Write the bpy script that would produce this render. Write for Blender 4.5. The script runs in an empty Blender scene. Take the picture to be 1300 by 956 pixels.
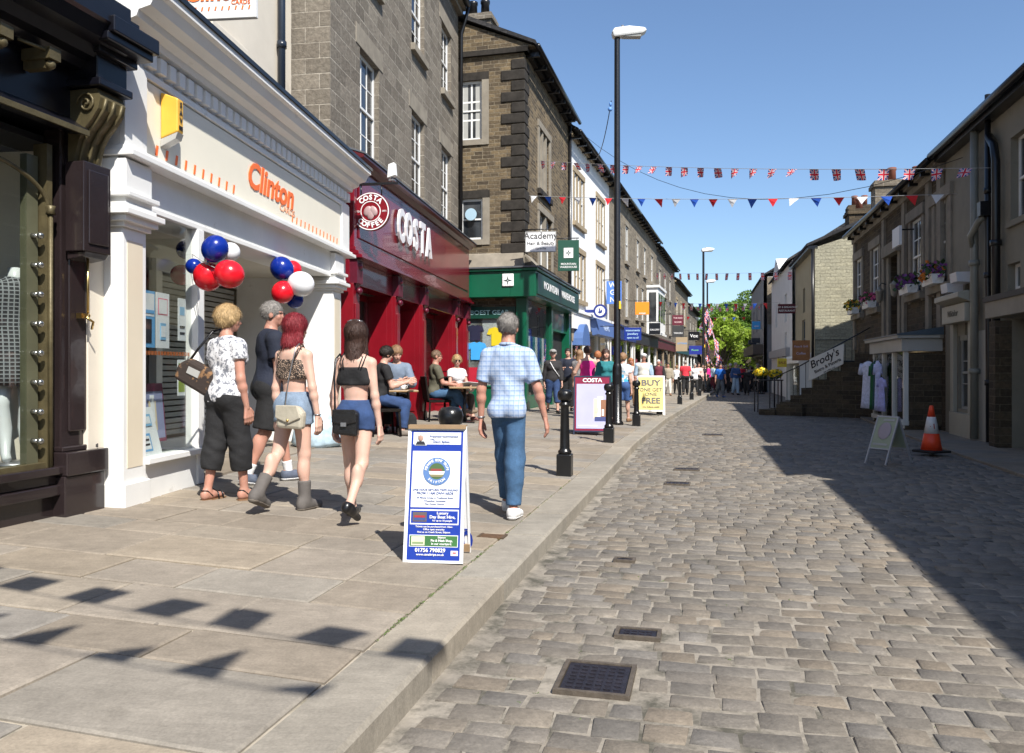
import bpy, math, random
import numpy as np
from mathutils import Vector, Matrix
random.seed(7); RNG = np.random.RandomState(11)
F, HX, HY, CH = 1011.0, 650.0, 470.0, 1.22
S = bpy.context.scene
COL = S.collection
R = math.radians
def at(x, y, Y): return Vector(((x-HX)/F*Y, Y, CH+(HY-y)/F*Y))

# ------------------------------------------------------------------ mesh builder
_txt = {}
def text_geo(s, bold):
    key = (s, bold)
    if key not in _txt:
        cu = bpy.data.curves.new('t', 'FONT'); cu.body = s; cu.size = 1; cu.resolution_u = 3
        cu.align_x = 'CENTER'; cu.align_y = 'CENTER'; cu.offset = bold; cu.extrude = .5
        ob = bpy.data.objects.new('t', cu); COL.objects.link(ob)
        dg = bpy.context.evaluated_depsgraph_get()
        me = bpy.data.meshes.new_from_object(ob.evaluated_get(dg))
        _txt[key] = ([tuple(v.co) for v in me.vertices], [tuple(p.vertices) for p in me.polygons])
        bpy.data.objects.remove(ob); bpy.data.curves.remove(cu); bpy.data.meshes.remove(me)
    return _txt[key]

class MB:
    def __init__(s): s.v=[]; s.f=[]; s.m=[]; s.sm=[]; s.uv={}; s.cur=0; s.smooth=False; s.col=[]
    def add(s, vs, fs, M=None):
        b=len(s.v)
        if M is not None: vs=[M@Vector(p) for p in vs]
        s.v.extend([tuple(p) for p in vs])
        for q in fs:
            s.f.append(tuple(i+b for i in q)); s.m.append(s.cur); s.sm.append(s.smooth)
        return s
    def box(s,x0,x1,y0,y1,z0,z1,M=None):
        if x0>x1:x0,x1=x1,x0
        if y0>y1:y0,y1=y1,y0
        if z0>z1:z0,z1=z1,z0
        vs=[(x0,y0,z0),(x1,y0,z0),(x1,y1,z0),(x0,y1,z0),(x0,y0,z1),(x1,y0,z1),(x1,y1,z1),(x0,y1,z1)]
        return s.add(vs,[(0,3,2,1),(4,5,6,7),(0,1,5,4),(1,2,6,5),(2,3,7,6),(3,0,4,7)],M)
    def quad(s,a,b,c,d,uv=None):
        s.add([a,b,c,d],[(0,1,2,3)])
        if uv: s.uv[len(s.f)-1]=uv
        return s
    def prism(s,pts,y0,y1,plane='xz',M=None):
        # pts: ccw polygon in plane, extruded along the remaining axis
        n=len(pts)
        def mk(p,t):
            return (p[0],t,p[1]) if plane=='xz' else ((t,p[0],p[1]) if plane=='yz' else (p[0],p[1],t))
        vs=[mk(p,y0) for p in pts]+[mk(p,y1) for p in pts]
        fs=[tuple(range(n)),tuple(range(2*n-1,n-1,-1))]+[(i,i+n,(i+1)%n+n,(i+1)%n) for i in range(n)]
        return s.add(vs,fs,M)
    def cyl(s,p0,p1,r0,r1=None,n=12,caps=True):
        if r1 is None:r1=r0
        p0=Vector(p0);p1=Vector(p1);d=(p1-p0)
        if d.length<1e-6:return s
        d.normalize(); a=d.orthogonal().normalized(); b=d.cross(a)
        vs=[];fs=[]
        for p,r in((p0,r0),(p1,r1)):
            for i in range(n):
                t=2*math.pi*i/n; vs.append(p+a*(r*math.cos(t))+b*(r*math.sin(t)))
        sm=s.smooth; s.smooth=True
        bb=len(s.v); s.add(vs,[(i,(i+1)%n,(i+1)%n+n,i+n) for i in range(n)]); s.smooth=False
        if caps:
            for q in (tuple(bb+i for i in reversed(range(n))),tuple(bb+n+i for i in range(n))):
                s.f.append(q);s.m.append(s.cur);s.sm.append(False)
        s.smooth=sm
        return s
    def tube(s,pts,r,n=8):
        pts=[Vector(p) for p in pts]; rr=r if isinstance(r,(list,tuple)) else [r]*len(pts)
        vs=[];prev=None
        for i,p in enumerate(pts):
            d=(pts[min(i+1,len(pts)-1)]-pts[max(i-1,0)]).normalized()
            a=d.orthogonal().normalized() if prev is None else (prev-d*prev.dot(d)).normalized()
            prev=a;b=d.cross(a)
            for k in range(n):
                t=2*math.pi*k/n; vs.append(p+a*(rr[i]*math.cos(t))+b*(rr[i]*math.sin(t)))
        fs=[(i*n+k,i*n+(k+1)%n,(i+1)*n+(k+1)%n,(i+1)*n+k) for i in range(len(pts)-1) for k in range(n)]
        fs+=[tuple(reversed(range(n))),tuple((len(pts)-1)*n+k for k in range(n))]
        sm=s.smooth;s.smooth=True;s.add(vs,fs);s.smooth=sm;return s
    def lathe(s,prof,c=(0,0,0),n=20,M=None):
        vs=[];fs=[]
        for r,z in prof:
            for k in range(n):
                t=2*math.pi*k/n; vs.append((c[0]+r*math.cos(t),c[1]+r*math.sin(t),c[2]+z))
        for i in range(len(prof)-1):
            for k in range(n): fs.append((i*n+k,i*n+(k+1)%n,(i+1)*n+(k+1)%n,(i+1)*n+k))
        if prof[0][0]>1e-4: fs.append(tuple(reversed(range(n))))
        if prof[-1][0]>1e-4: fs.append(tuple((len(prof)-1)*n+k for k in range(n)))
        sm=s.smooth;s.smooth=True;s.add(vs,fs,M);s.smooth=sm;return s
    def sph(s,c,r,n=16,m=10,M=None):
        if not hasattr(r,'__len__'):r=(r,r,r)
        vs=[];fs=[]
        for i in range(m+1):
            ph=math.pi*i/m
            for k in range(n):
                t=2*math.pi*k/n
                vs.append((c[0]+r[0]*math.sin(ph)*math.cos(t),c[1]+r[1]*math.sin(ph)*math.sin(t),c[2]-r[2]*math.cos(ph)))
        for i in range(m):
            for k in range(n): fs.append((i*n+k,i*n+(k+1)%n,(i+1)*n+(k+1)%n,(i+1)*n+k))
        sm=s.smooth;s.smooth=True;s.add(vs,fs,M);s.smooth=sm;return s
    def text(s,t,size,c,M=None,ext=.006,bold=0,shear=0,wide=1,roll=0,face='-y'):
        """letters in the local xz plane facing -y, centred on c"""
        vs,fs=text_geo(t,bold)
        cr,sr=math.cos(roll),math.sin(roll)
        out=[]
        for x,y,z in vs:
            x=(x+shear*y)*size*wide;y=y*size
            x,y=x*cr-y*sr,x*sr+y*cr
            out.append((c[0]+x,c[1]-z*ext-ext*.5,c[2]+y))
        return s.add(out,fs,M)
    def build(s,name,mat,parent=None,loc=None,rotz=None,bevel=0,kind=None):
        me=bpy.data.meshes.new(name); me.from_pydata(s.v,[],s.f)
        mats=mat if isinstance(mat,(list,tuple)) else [mat]
        for m in mats: me.materials.append(m)
        if me.polygons:
            me.polygons.foreach_set('material_index',s.m); me.polygons.foreach_set('use_smooth',s.sm)
        uvl=me.uv_layers.new(name='UVMap')
        nl=len(me.loops); npo=len(me.polygons)
        co=np.empty(len(me.vertices)*3,'f'); me.vertices.foreach_get('co',co); co=co.reshape(-1,3)
        li=np.empty(nl,'i'); me.loops.foreach_get('vertex_index',li)
        nm=np.empty(npo*3,'f'); me.polygons.foreach_get('normal',nm); nm=np.abs(nm.reshape(-1,3))
        lt=np.empty(npo,'i'); me.polygons.foreach_get('loop_total',lt)
        pi=np.repeat(np.arange(npo),lt); ax=np.argmax(nm*np.array([1,1.01,1.02]),1)[pi]
        c=co[li]; uv=np.empty((nl,2),'f')
        uv[:,0]=np.where(ax==0,c[:,1],c[:,0]); uv[:,1]=np.where(ax==2,c[:,1],c[:,2])
        if s.uv:
            for p,u in s.uv.items():
                st=me.polygons[p].loop_start
                for k,q in enumerate(u): uv[st+k]=q
        uvl.data.foreach_set('uv',uv.ravel())
        if s.col:
            ca=me.color_attributes.new('tint','FLOAT_COLOR','CORNER')
            cc=np.array(s.col,'f')[pi]; cc=np.concatenate([cc,np.ones((nl,1),'f')],1)
            ca.data.foreach_set('color',cc.ravel())
        me.update()
        o=bpy.data.objects.new(name,me); COL.objects.link(o)
        if parent: o.parent=parent
        if loc is not None:o.location=loc
        if rotz is not None:o.rotation_euler=(0,0,rotz)
        if bevel:
            b=o.modifiers.new('b','BEVEL');b.width=bevel;b.segments=2;b.limit_method='ANGLE';b.angle_limit=R(40)
        if kind:o['kind']=kind
        return o
def tag(o,label,cat,group=None,kind=None):
    o['label']=label;o['category']=cat
    if group:o['group']=group
    if kind:o['kind']=kind
    return o
def thing(name,label,cat,loc=(0,0,0),rotz=0,group=None):
    o=bpy.data.objects.new(name,None);COL.objects.link(o);o.location=loc;o.rotation_euler=(0,0,rotz)
    return tag(o,label,cat,group)
def dup(root,loc,rotz=None,label=None):
    r=root.copy();COL.objects.link(r);r.location=loc
    if rotz is not None:r.rotation_euler=(0,0,rotz)
    if label:r['label']=label
    for ch in list(root.children):
        c=ch.copy();COL.objects.link(c);c.parent=r
        for g in list(ch.children):
            d=g.copy();COL.objects.link(d);d.parent=c
    return r

# ------------------------------------------------------------------ materials
def nt(name):
    m=bpy.data.materials.new(name);m.use_nodes=True;n=m.node_tree;n.nodes.clear()
    o=n.nodes.new('ShaderNodeOutputMaterial');b=n.nodes.new('ShaderNodeBsdfPrincipled')
    n.links.new(b.outputs[0],o.inputs[0]);return m,n,b
def N(n,t,**k):
    x=n.nodes.new('ShaderNode'+t)
    for a,v in k.items():
        if a.startswith('i_'):x.inputs[a[2:].replace('_',' ')].default_value=v
        else:setattr(x,a,v)
    return x
def c4(c):return (c[0],c[1],c[2],1)
def mul(c,k):return tuple(min(1,x*k) for x in c)
def mixc(n,fac,a,b,mode='MIX'):
    x=n.nodes.new('ShaderNodeMix');x.data_type='RGBA';x.blend_type=mode;x.clamp_factor=True
    for s,v in((0,fac),(6,a),(7,b)):
        if hasattr(v,'links'):n.links.new(v,x.inputs[s])
        elif s==0:x.inputs[0].default_value=v
        else:x.inputs[s].default_value=c4(v)
    return x.outputs[2]
def math_(n,op,a,b=None,c=None):
    x=n.nodes.new('ShaderNodeMath');x.operation=op
    for i,v in enumerate((a,b,c)):
        if v is None:continue
        if hasattr(v,'links'):n.links.new(v,x.inputs[i])
        else:x.inputs[i].default_value=v
    return x.outputs[0]
def ramp(n,fac,stops):
    x=n.nodes.new('ShaderNodeValToRGB');n.links.new(fac,x.inputs[0]);e=x.color_ramp.elements
    while len(e)<len(stops):e.new(.5)
    for i,(p,c) in enumerate(stops):e[i].position=p;e[i].color=c4(c) if hasattr(c,'__len__') else (c,c,c,1)
    return x.outputs[0]
def coord(n,kind='UV',sc=(1,1,1),loc=(0,0,0),rot=(0,0,0)):
    t=n.nodes.new('ShaderNodeTexCoord');m=n.nodes.new('ShaderNodeMapping');n.links.new(t.outputs[kind],m.inputs[0])
    m.inputs['Scale'].default_value=sc;m.inputs['Location'].default_value=loc;m.inputs['Rotation'].default_value=rot
    return m.outputs[0]
def noise(n,vec,scale,detail=4,rough=.6):
    x=N(n,'TexNoise');x.inputs['Scale'].default_value=scale;x.inputs['Detail'].default_value=detail;x.inputs['Roughness'].default_value=rough
    n.links.new(vec,x.inputs['Vector']);return x.outputs['Fac']
def bump(n,b,h,strength,dist=.01,prev=None):
    x=N(n,'Bump');x.inputs['Strength'].default_value=strength;x.inputs['Distance'].default_value=dist
    n.links.new(h,x.inputs['Height'])
    if prev:n.links.new(prev,x.inputs['Normal'])
    n.links.new(x.outputs[0],b.inputs['Normal']);return x.outputs[0]
_mc={}
def plain(name,c,rough=.6,var=.12,vs=3,bmp=.15,bs=40,metal=0,spec=.5,coat=0,dirt=None):
    if name in _mc:return _mc[name]
    c=mul(c,.68 if max(c)<.6 else .97)
    m,n,b=nt(name);v=coord(n,'Object')
    f=noise(n,v,vs,5)
    col=mixc(n,ramp(n,f,[(.3,0),(.7,1)]),mul(c,1-var),mul(c,1+var))
    if dirt:
        f2=noise(n,v,dirt[1],6,.7);col=mixc(n,ramp(n,f2,[(dirt[2],0),(dirt[2]+.2,1)]),col,dirt[0])
    n.links.new(col,b.inputs['Base Color'])
    b.inputs['Roughness'].default_value=rough;b.inputs['Metallic'].default_value=metal
    b.inputs['Specular IOR Level'].default_value=spec;b.inputs['Coat Weight'].default_value=coat
    if bmp:bump(n,b,noise(n,v,bs,4),bmp,.01)
    _mc[name]=m;return m
def stone(name,c1,c2,mortar,bw,bh,ms=.008,bmp=.5,stain=None,freq=2,off=.5,squash=1,dist=.0,rough=.9):
    if name in _mc:return _mc[name]
    m,n,b=nt(name);v=coord(n,'UV')
    if dist:
        nn=N(n,'TexNoise');nn.inputs['Scale'].default_value=2.2;n.links.new(v,nn.inputs['Vector'])
        s=N(n,'VectorMath',operation='SUBTRACT');n.links.new(nn.outputs['Color'],s.inputs[0]);s.inputs[1].default_value=(.5,.5,.5)
        s2=N(n,'VectorMath',operation='SCALE');n.links.new(s.outputs[0],s2.inputs[0]);s2.inputs['Scale'].default_value=dist
        a=N(n,'VectorMath',operation='ADD');n.links.new(v,a.inputs[0]);n.links.new(s2.outputs[0],a.inputs[1]);v2=a.outputs[0]
    else:v2=v
    c1,c2,mortar=mul(c1,.70),mul(c2,.56),mul(mortar,.74)
    def br(bwid,k1,k2,mo,o=off):
        t=N(n,'TexBrick');n.links.new(v2,t.inputs['Vector']);t.offset=o;t.offset_frequency=freq;t.squash=squash;t.squash_frequency=3
        t.inputs['Scale'].default_value=1;t.inputs['Brick Width'].default_value=bwid;t.inputs['Row Height'].default_value=bh
        t.inputs['Mortar Size'].default_value=ms;t.inputs['Mortar Smooth'].default_value=.3;t.inputs['Bias'].default_value=0
        t.inputs['Color1'].default_value=c4(k1);t.inputs['Color2'].default_value=c4(k2);t.inputs['Mortar'].default_value=c4(mo);return t
    t=br(bw,c1,c2,mortar)
    big=noise(n,v,.9,5,.65);fine=noise(n,v,14,6,.7)
    col=mixc(n,ramp(n,big,[(.3,.0),(.75,1)]),t.outputs['Color'],mul(c2,.55) if stain is None else stain)
    x=n.nodes.new('ShaderNodeMix');x.data_type='RGBA';x.inputs[0].default_value=.7
    n.links.new(t.outputs['Color'],x.inputs[6]);n.links.new(col,x.inputs[7])
    c=mixc(n,1.0,x.outputs[2],ramp(n,fine,[(.28,.60),(.72,1.30)]),'MULTIPLY')
    n.links.new(c,b.inputs['Base Color']);b.inputs['Roughness'].default_value=rough;b.inputs['Specular IOR Level'].default_value=.25
    h=math_(n,'ADD',math_(n,'MULTIPLY',t.outputs['Fac'],-1.0),math_(n,'MULTIPLY',fine,1.1))
    bump(n,b,h,bmp,.02)
    _mc[name]=m;return m
def tinted(name,rough=.8,fs=18,bmp=.4,mottle=(.8,1.15),spots=False,spec=.4):
    m,n,b=nt(name);a=N(n,'VertexColor');a.layer_name='tint';v=coord(n,'Object')
    f=noise(n,v,fs,7,.7);g=noise(n,v,1.3,4,.6)
    c=mixc(n,1.0,a.outputs[0],ramp(n,f,[(.25,mottle[0]),(.75,mottle[1])]),'MULTIPLY')
    c=mixc(n,1.0,c,ramp(n,g,[(.3,.80),(.7,1.10)]),'MULTIPLY')
    sp_=noise(n,v,3.1,8,.75);c=mixc(n,ramp(n,sp_,[(.60,0),(.74,.30)]),c,mul((.10,.085,.065),1))
    gr=noise(n,v,85,3,.6);c=mixc(n,1.0,c,ramp(n,gr,[(.3,.86),(.7,1.10)]),'MULTIPLY')
    if spots:
        vo=N(n,'TexVoronoi');vo.inputs['Scale'].default_value=5.5;vo.inputs['Randomness'].default_value=1;n.links.new(v,vo.inputs['Vector'])
        wn_=N(n,'SeparateColor');n.links.new(vo.outputs['Color'],wn_.inputs[0])
        rad=math_(n,'MULTIPLY',wn_.outputs[0],.085);sel=math_(n,'MULTIPLY',math_(n,'LESS_THAN',vo.outputs['Distance'],rad),math_(n,'MULTIPLY',math_(n,'GREATER_THAN',wn_.outputs[1],.45),.5))
        c=mixc(n,sel,c,(.09,.08,.07))
        vc=N(n,'TexVoronoi');vc.feature='DISTANCE_TO_EDGE';vc.inputs['Scale'].default_value=.55;v9=N(n,'VectorMath',operation='ADD');nz=N(n,'TexNoise');nz.inputs['Scale'].default_value=2.5;nz.inputs['Detail'].default_value=6;n.links.new(v,nz.inputs['Vector']);n.links.new(v,v9.inputs[0]);n.links.new(nz.outputs['Color'],v9.inputs[1]);n.links.new(v9.outputs[0],vc.inputs['Vector'])
        c=mixc(n,math_(n,'MULTIPLY',math_(n,'LESS_THAN',vc.outputs['Distance'],.002),.12),c,(.10,.085,.07))
        wv=noise(n,coord(n,'Object',(1.2,14,1)),2.2,6,.7);c=mixc(n,1.0,c,ramp(n,wv,[(.3,.9),(.7,1.07)]),'MULTIPLY')
    n.links.new(c,b.inputs['Base Color'])
    b.inputs['Roughness'].default_value=rough;b.inputs['Specular IOR Level'].default_value=spec
    bump(n,b,math_(n,'ADD',f,math_(n,'MULTIPLY',gr,.5)),bmp,.006);return m
def glass_shop():
    if 'sg' in _mc:return _mc['sg']
    m=bpy.data.materials.new('shop_glass');m.use_nodes=True;n=m.node_tree;n.nodes.clear()
    o=N(n,'OutputMaterial');t=N(n,'BsdfTransparent');t.inputs[0].default_value=(.93,.95,.94,1)
    g=N(n,'BsdfGlossy');g.inputs['Roughness'].default_value=.01
    fr=N(n,'LayerWeight');fr.inputs[0].default_value=.5
    fac=math_(n,'ADD',math_(n,'MULTIPLY',math_(n,'POWER',fr.outputs['Facing'],4),.5),.035)
    mx=N(n,'MixShader');n.links.new(fac,mx.inputs[0]);n.links.new(t.outputs[0],mx.inputs[1]);n.links.new(g.outputs[0],mx.inputs[2])
    n.links.new(mx.outputs[0],o.inputs[0]);_mc['sg']=m;return m
WHITE=plain('white_paint',(.76,.76,.74),.5,.06,2,.1,60,dirt=((.42,.40,.36),4,.62))
WFRAME=plain('window_white',(.74,.74,.72),.4,.04,3,.03)
BLACK=plain('black_paint',(.012,.012,.014),.3,.2,4,.1,60)
IRON=plain('cast_iron',(.012,.012,.013),.28,.3,6,.25,50)
def pane():
    if 'pane' in _mc:return _mc['pane']
    m,n,b=nt('window_glass');v=coord(n,'Object')
    f=noise(n,v,.8,2);c=mixc(n,ramp(n,f,[(.4,0),(.6,1)]),(.012,.014,.017),(.07,.075,.08))
    n.links.new(c,b.inputs['Base Color']);b.inputs['Roughness'].default_value=.04;b.inputs['Specular IOR Level'].default_value=.6
    bump(n,b,noise(n,v,2.5,1),.04,.05);_mc['pane']=m;return m
PANE=pane()
ASHLAR=stone('ashlar_stone',(.355,.315,.255),(.25,.22,.178),(.56,.51,.43),.48,.25,.010,.8,stain=(.15,.125,.1))
ASHTRIM=plain('dressed_stone',(.35,.31,.25),.9,.18,3,.4,25,spec=.2,dirt=((.13,.11,.09),5,.6))
RUBBLE=stone('dark_rubble',(.34,.25,.14),(.12,.09,.06),(.36,.30,.21),.34,.105,.011,.8,stain=(.07,.055,.04),dist=.03,squash=.7)
SOOT=plain('sooty_quoin',(.05,.044,.038),.9,.35,5,.5,20,spec=.2,dirt=((.22,.18,.13),3,.68))
TERR=stone('terrace_stone',(.40,.34,.255),(.26,.22,.17),(.40,.35,.27),.42,.16,.01,.6,stain=(.15,.125,.09),dist=.02)
TERR2=stone('terrace_stone_grey',(.30,.26,.20),(.17,.15,.12),(.35,.31,.25),.38,.14,.01,.6,stain=(.12,.10,.085),dist=.02)
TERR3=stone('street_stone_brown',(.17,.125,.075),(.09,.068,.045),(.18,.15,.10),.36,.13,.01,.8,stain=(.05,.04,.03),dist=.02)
PAINTSTONE=stone('painted_stone',(.55,.51,.36),(.48,.45,.33),(.40,.37,.27),.36,.13,.012,.9,stain=(.42,.40,.30),dist=.04)
SLATE=stone('slate_roof',(.10,.095,.095),(.06,.06,.065),(.03,.03,.03),.3,.2,.006,.6,dist=.01)
CREAM=plain('cream_render',(.66,.60,.50),.85,.07,1.5,.2,60,dirt=((.45,.40,.33),1.2,.62))
WRENDER=plain('white_render',(.74,.74,.73),.8,.05,1.5,.15,50,dirt=((.5,.5,.47),1.5,.66))
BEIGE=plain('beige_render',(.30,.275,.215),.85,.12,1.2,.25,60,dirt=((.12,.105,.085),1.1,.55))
TANSTONE=plain('tan_stone',(.42,.33,.21),.85,.12,4,.3,25,dirt=((.2,.16,.11),4,.65))
RED=plain('burgundy_gloss',(.23,.008,.022),.25,.2,1.5,.05,30,coat=.3,dirt=((.10,.01,.015),2.5,.6))
REDD=plain('crimson_gloss',(.27,.006,.016),.33,.2,1.5,.05,30,coat=.2,dirt=((.12,.01,.015),3,.6))
GREEN=plain('green_gloss',(.004,.13,.065),.35,.12,2,.04,30,coat=.2)
DKGREEN=plain('dark_green',(.006,.06,.04),.4,.12,2,.04)
BROWNP=plain('dark_brown_paint',(.030,.021,.022),.22,.2,2,.05,30,coat=.3)
NAVYP=plain('blue_black_paint',(.008,.008,.013),.3,.2,2,.05,30)
GOLD=plain('old_gold',(.16,.13,.065),.5,.25,8,.3,40,metal=.4)
BRASS=plain('brass',(.6,.42,.16),.3,.1,5,0,metal=1)
ORANGE=plain('orange_lettering',(.85,.16,.03),.5,.03,2,0)
DARK=plain('dark_interior',(.02,.02,.022),.8,.3,1,0)
LEAD=plain('lead_flashing',(.13,.14,.16),.5,.2,4,.2,20)
ALU=plain('aluminium',(.5,.5,.52),.35,.05,4,.02,metal=.8)
WOOD=plain('pale_wood',(.45,.3,.17),.6,.15,8,.2,20)
def cm(name,c,rough=.55,var=.06):return plain(name,c,rough,var,4,.04,30)
LETW=cm('white_lettering',(.8,.8,.8))
NAVY=cm('sign_navy',(.01,.02,.12)); BLUE=cm('sign_blue',(.02,.06,.42)); ROYAL=cm('royal_blue',(.015,.04,.30))
GREY=cm('mid_grey',(.25,.25,.26))

# ------------------------------------------------------------------ sky, sun, camera
SUN_EL=R(47); LD=Vector((-.44,.898,0)).normalized()     # the way the light travels over the ground
w=bpy.data.worlds.new('World');S.world=w;w.use_nodes=True;wn=w.node_tree
bg=wn.nodes['Background'];sky=wn.nodes.new('ShaderNodeTexSky');sky.sky_type='NISHITA';sky.sun_disc=False
tosun=-LD; sky.sun_elevation=SUN_EL; sky.sun_rotation=math.atan2(tosun.x,tosun.y)
sky.air_density=1.0;sky.dust_density=.7;sky.ozone_density=4.5;sky.altitude=100
wn.links.new(sky.outputs[0],bg.inputs[0]);bg.inputs[1].default_value=.106
sl=bpy.data.lights.new('sun','SUN');sl.energy=5.0;sl.angle=R(.53);sl.color=(1,.955,.88)
so=bpy.data.objects.new('sun',sl);COL.objects.link(so)
ldir=Vector((LD.x*math.cos(SUN_EL),LD.y*math.cos(SUN_EL),-math.sin(SUN_EL)))
so.rotation_euler=ldir.to_track_quat('-Z','Y').to_euler();so.location=(20,-20,30)
cd=bpy.data.cameras.new('camera');cam=bpy.data.objects.new('camera',cd);COL.objects.link(cam);S.camera=cam
cam.location=(0,0,CH);cam.rotation_euler=(R(90),0,0);cd.sensor_width=36;cd.lens=36*F/1300;cd.shift_y=-(478-HY)/1300
cd.clip_end=2000;cd.clip_start=.05
S.view_settings.view_transform='Standard';S.view_settings.look='None';S.view_settings.gamma=1;S.view_settings.exposure=.70
# ------------------------------------------------------------------ ground, road, pavement
def kx(Y):
    if Y<13.5:return -.317+.241*(Y-3.52)
    if Y<20.2:return 2.088+.27*(Y-13.5)
    return 3.897+.30*(Y-20.2)
def W(t,Y):return (kx(Y)+.97*t, Y-.235*t)
def gz(X,Y):
    t=(X-kx(Y))*.97
    return .035*max(0,-t-.3) if t<0 else -.12
mb=MB();mb.box(-400,400,-400,400,-.6,-.16);mb.build('ground',plain('earth_ground',(.10,.09,.07),.95,.2,.3,.2,5),kind='structure')
COVERS=[(757,862,.32,.36),(810,805,.23,.15),(793,711,.15,.10),(860,614,.30,.2),(872,596,.34,.2),(905,552,.4,.3)]
cov=[]
for x,y,w_,d_ in COVERS:
    Z=(CH+.118)*F/(y-HY);cov.append(((x-HX)/F*Z,Z,w_,d_))
mb=MB()
for i in range(62):
    Y0=-6+i*1.0
    for tA,tB in((-.02,7.6),):
        pass
ys=[-6+i*.5 for i in range(150)]
for a,b in zip(ys[:-1],ys[1:]):
    q=[W(-.02,a),W(8.5,a),W(8.5,b),W(-.02,b)]
    mb.quad(*[(p[0],p[1],-.1275) for p in q])
mb.build('road_bedding',plain('sandy_mortar',(.36,.32,.265),.95,.25,6,.5,40,dirt=((.07,.065,.05),5,.45)),kind='structure')
SETT=tinted('stone_setts',.72,30,.7,(.70,1.22),spots=True,spec=.4)
mb=MB();Y=-2.0;row=0
tints=[(.255,.225,.192),(.245,.218,.188),(.235,.212,.186),(.262,.228,.19),(.245,.22,.194),(.225,.204,.182),(.275,.232,.186),(.23,.212,.194)]
while Y<68:
    rh=random.uniform(.115,.150)*(1 if Y<30 else 1.3)
    t=random.uniform(.04,.16) if row%2 else random.uniform(.06,.2)
    und=.006*math.sin(Y*1.1)
    while t<8.0:
        wd=random.uniform(.12,.235)
        cx,cy=W(t+wd/2,Y+rh/2)
        skip=any(abs(cx-c[0])<c[2]/2+wd*.30 and abs(cy-c[1])<c[3]/2+rh*.30 for c in cov)
        if Y>22 and t>7.0:skip=True
        if not skip:
            g=random.uniform(.002,.007)
            j=lambda:random.uniform(-.007,.007)
            wob=.022*math.sin(t*2.3+row*.9)+.015*math.sin(t*5.1)
            P=[(t+g+j(),Y+g+j()+wob),(t+wd-g+j(),Y+g+j()+wob),(t+wd-g+j(),Y+rh-g+j()+wob),(t+g+j(),Y+rh-g+j()+wob)]
            z=-.119+random.uniform(-.0035,.0035)+und*.4;tx=random.uniform(-.0035,.0035);ty=random.uniform(-.004,.004)
            c0=(sum(p[0] for p in P)/4,sum(p[1] for p in P)/4)
            vs=[]
            for k,(s_,dz) in enumerate(((1,-.03),(.985,-.007),(.93,-.002))):
                for q,p in enumerate(P):
                    a=c0[0]+(p[0]-c0[0])*s_;b=c0[1]+(p[1]-c0[1])*(s_ if k<2 else s_*.92)
                    x_,y_=W(a,b)
                    sx=1 if q in(1,2) else -1;sy=1 if q>1 else -1
                    vs.append((x_,y_,z+dz+sx*tx+sy*ty))
            x_,y_=W(*c0);vs.append((x_,y_,z+.0015))
            fs=[(0,1,5,4),(1,2,6,5),(2,3,7,6),(3,0,4,7),(4,5,9,8),(5,6,10,9),(6,7,11,10),(7,4,8,11),(8,9,12),(9,10,12),(10,11,12),(11,8,12)]
            mb.smooth=True;mb.add(vs,fs)
            c=random.choice(tints);k=random.uniform(.80,1.08)*.92;mb.col+=[mul((c[0],c[1]*.99,c[2]*.955),k*.84)]*12
        t+=wd
    Y+=rh;row+=1
mb.build('road',SETT,kind='structure')
FLAG=tinted('york_flagstones',.85,9,.5,(.80,1.15),spots=True,spec=.25)
mb=MB();Y=-3.0
ft=[(.40,.345,.275),(.38,.33,.27),(.36,.325,.275),(.41,.345,.265),(.39,.34,.28),(.37,.315,.25),(.35,.32,.28)]
def slab(mb,t0,t1,Y0,Y1,z0,z1,g,tint,ez=0):
    vs=[];j=[random.uniform(-.006,.006) for _ in range(8)]
    P=[(t0+g+j[0],Y0+g+j[1]),(t1-g+j[2],Y0+g+j[3]),(t1-g+j[4],Y1-g+j[5]),(t0+g+j[6],Y1-g+j[7])]
    cx=(t0+t1)/2;cy=(Y0+Y1)/2
    for s_,dz in((1,-.06),(1,-.007),(None,0)):
        for (a,b) in P:
            if s_ is None:
                a+=.012 if a<cx else -.012;b+=.012 if b<cy else -.012
            zz=z0+(z1-z0)*((a-t0)/(t1-t0));x_,y_=W(a,b);vs.append((x_,y_,zz+dz+ez))
    mb.add(vs,[(0,1,5,4),(1,2,6,5),(2,3,7,6),(3,0,4,7),(4,5,9,8),(5,6,10,9),(6,7,11,10),(7,4,8,11),(8,9,10,11)])
    mb.col+=[tint]*9
pz=lambda t:.035*max(0,-t-.3)
while Y<75:
    rh=random.choice([.36,.44,.52,.6])
    t=-.31
    while t>-9.5:
        wd=random.uniform(.5,1.05)
        c=random.choice(ft);k=random.uniform(.62,.74)
        slab(mb,t-wd,t,Y,Y+rh,pz(t-wd),pz(t),.006,mul(c,k),random.uniform(-.002,.004))
        t-=wd
    Y+=rh
mb.build('pavement',FLAG,kind='structure')
mb=MB()
for a,b in zip(ys[:-1],ys[1:]):
    for tA,tB in((-10,-5),(-5,-.3)):
        q=[W(tA,a),W(tB,a),W(tB,b),W(tA,b)];zz=[pz(tA),pz(tB),pz(tB),pz(tA)]
        mb.quad(*[(p[0],p[1],z_-.014) for p,z_ in zip(q,zz)])
mb.build('pavement_bedding',plain('joint_mortar',(.50,.44,.35),.95,.15,8,.4,40,dirt=((.13,.12,.08),3,.5)),kind='structure')
mb=MB();Y=-3
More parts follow.
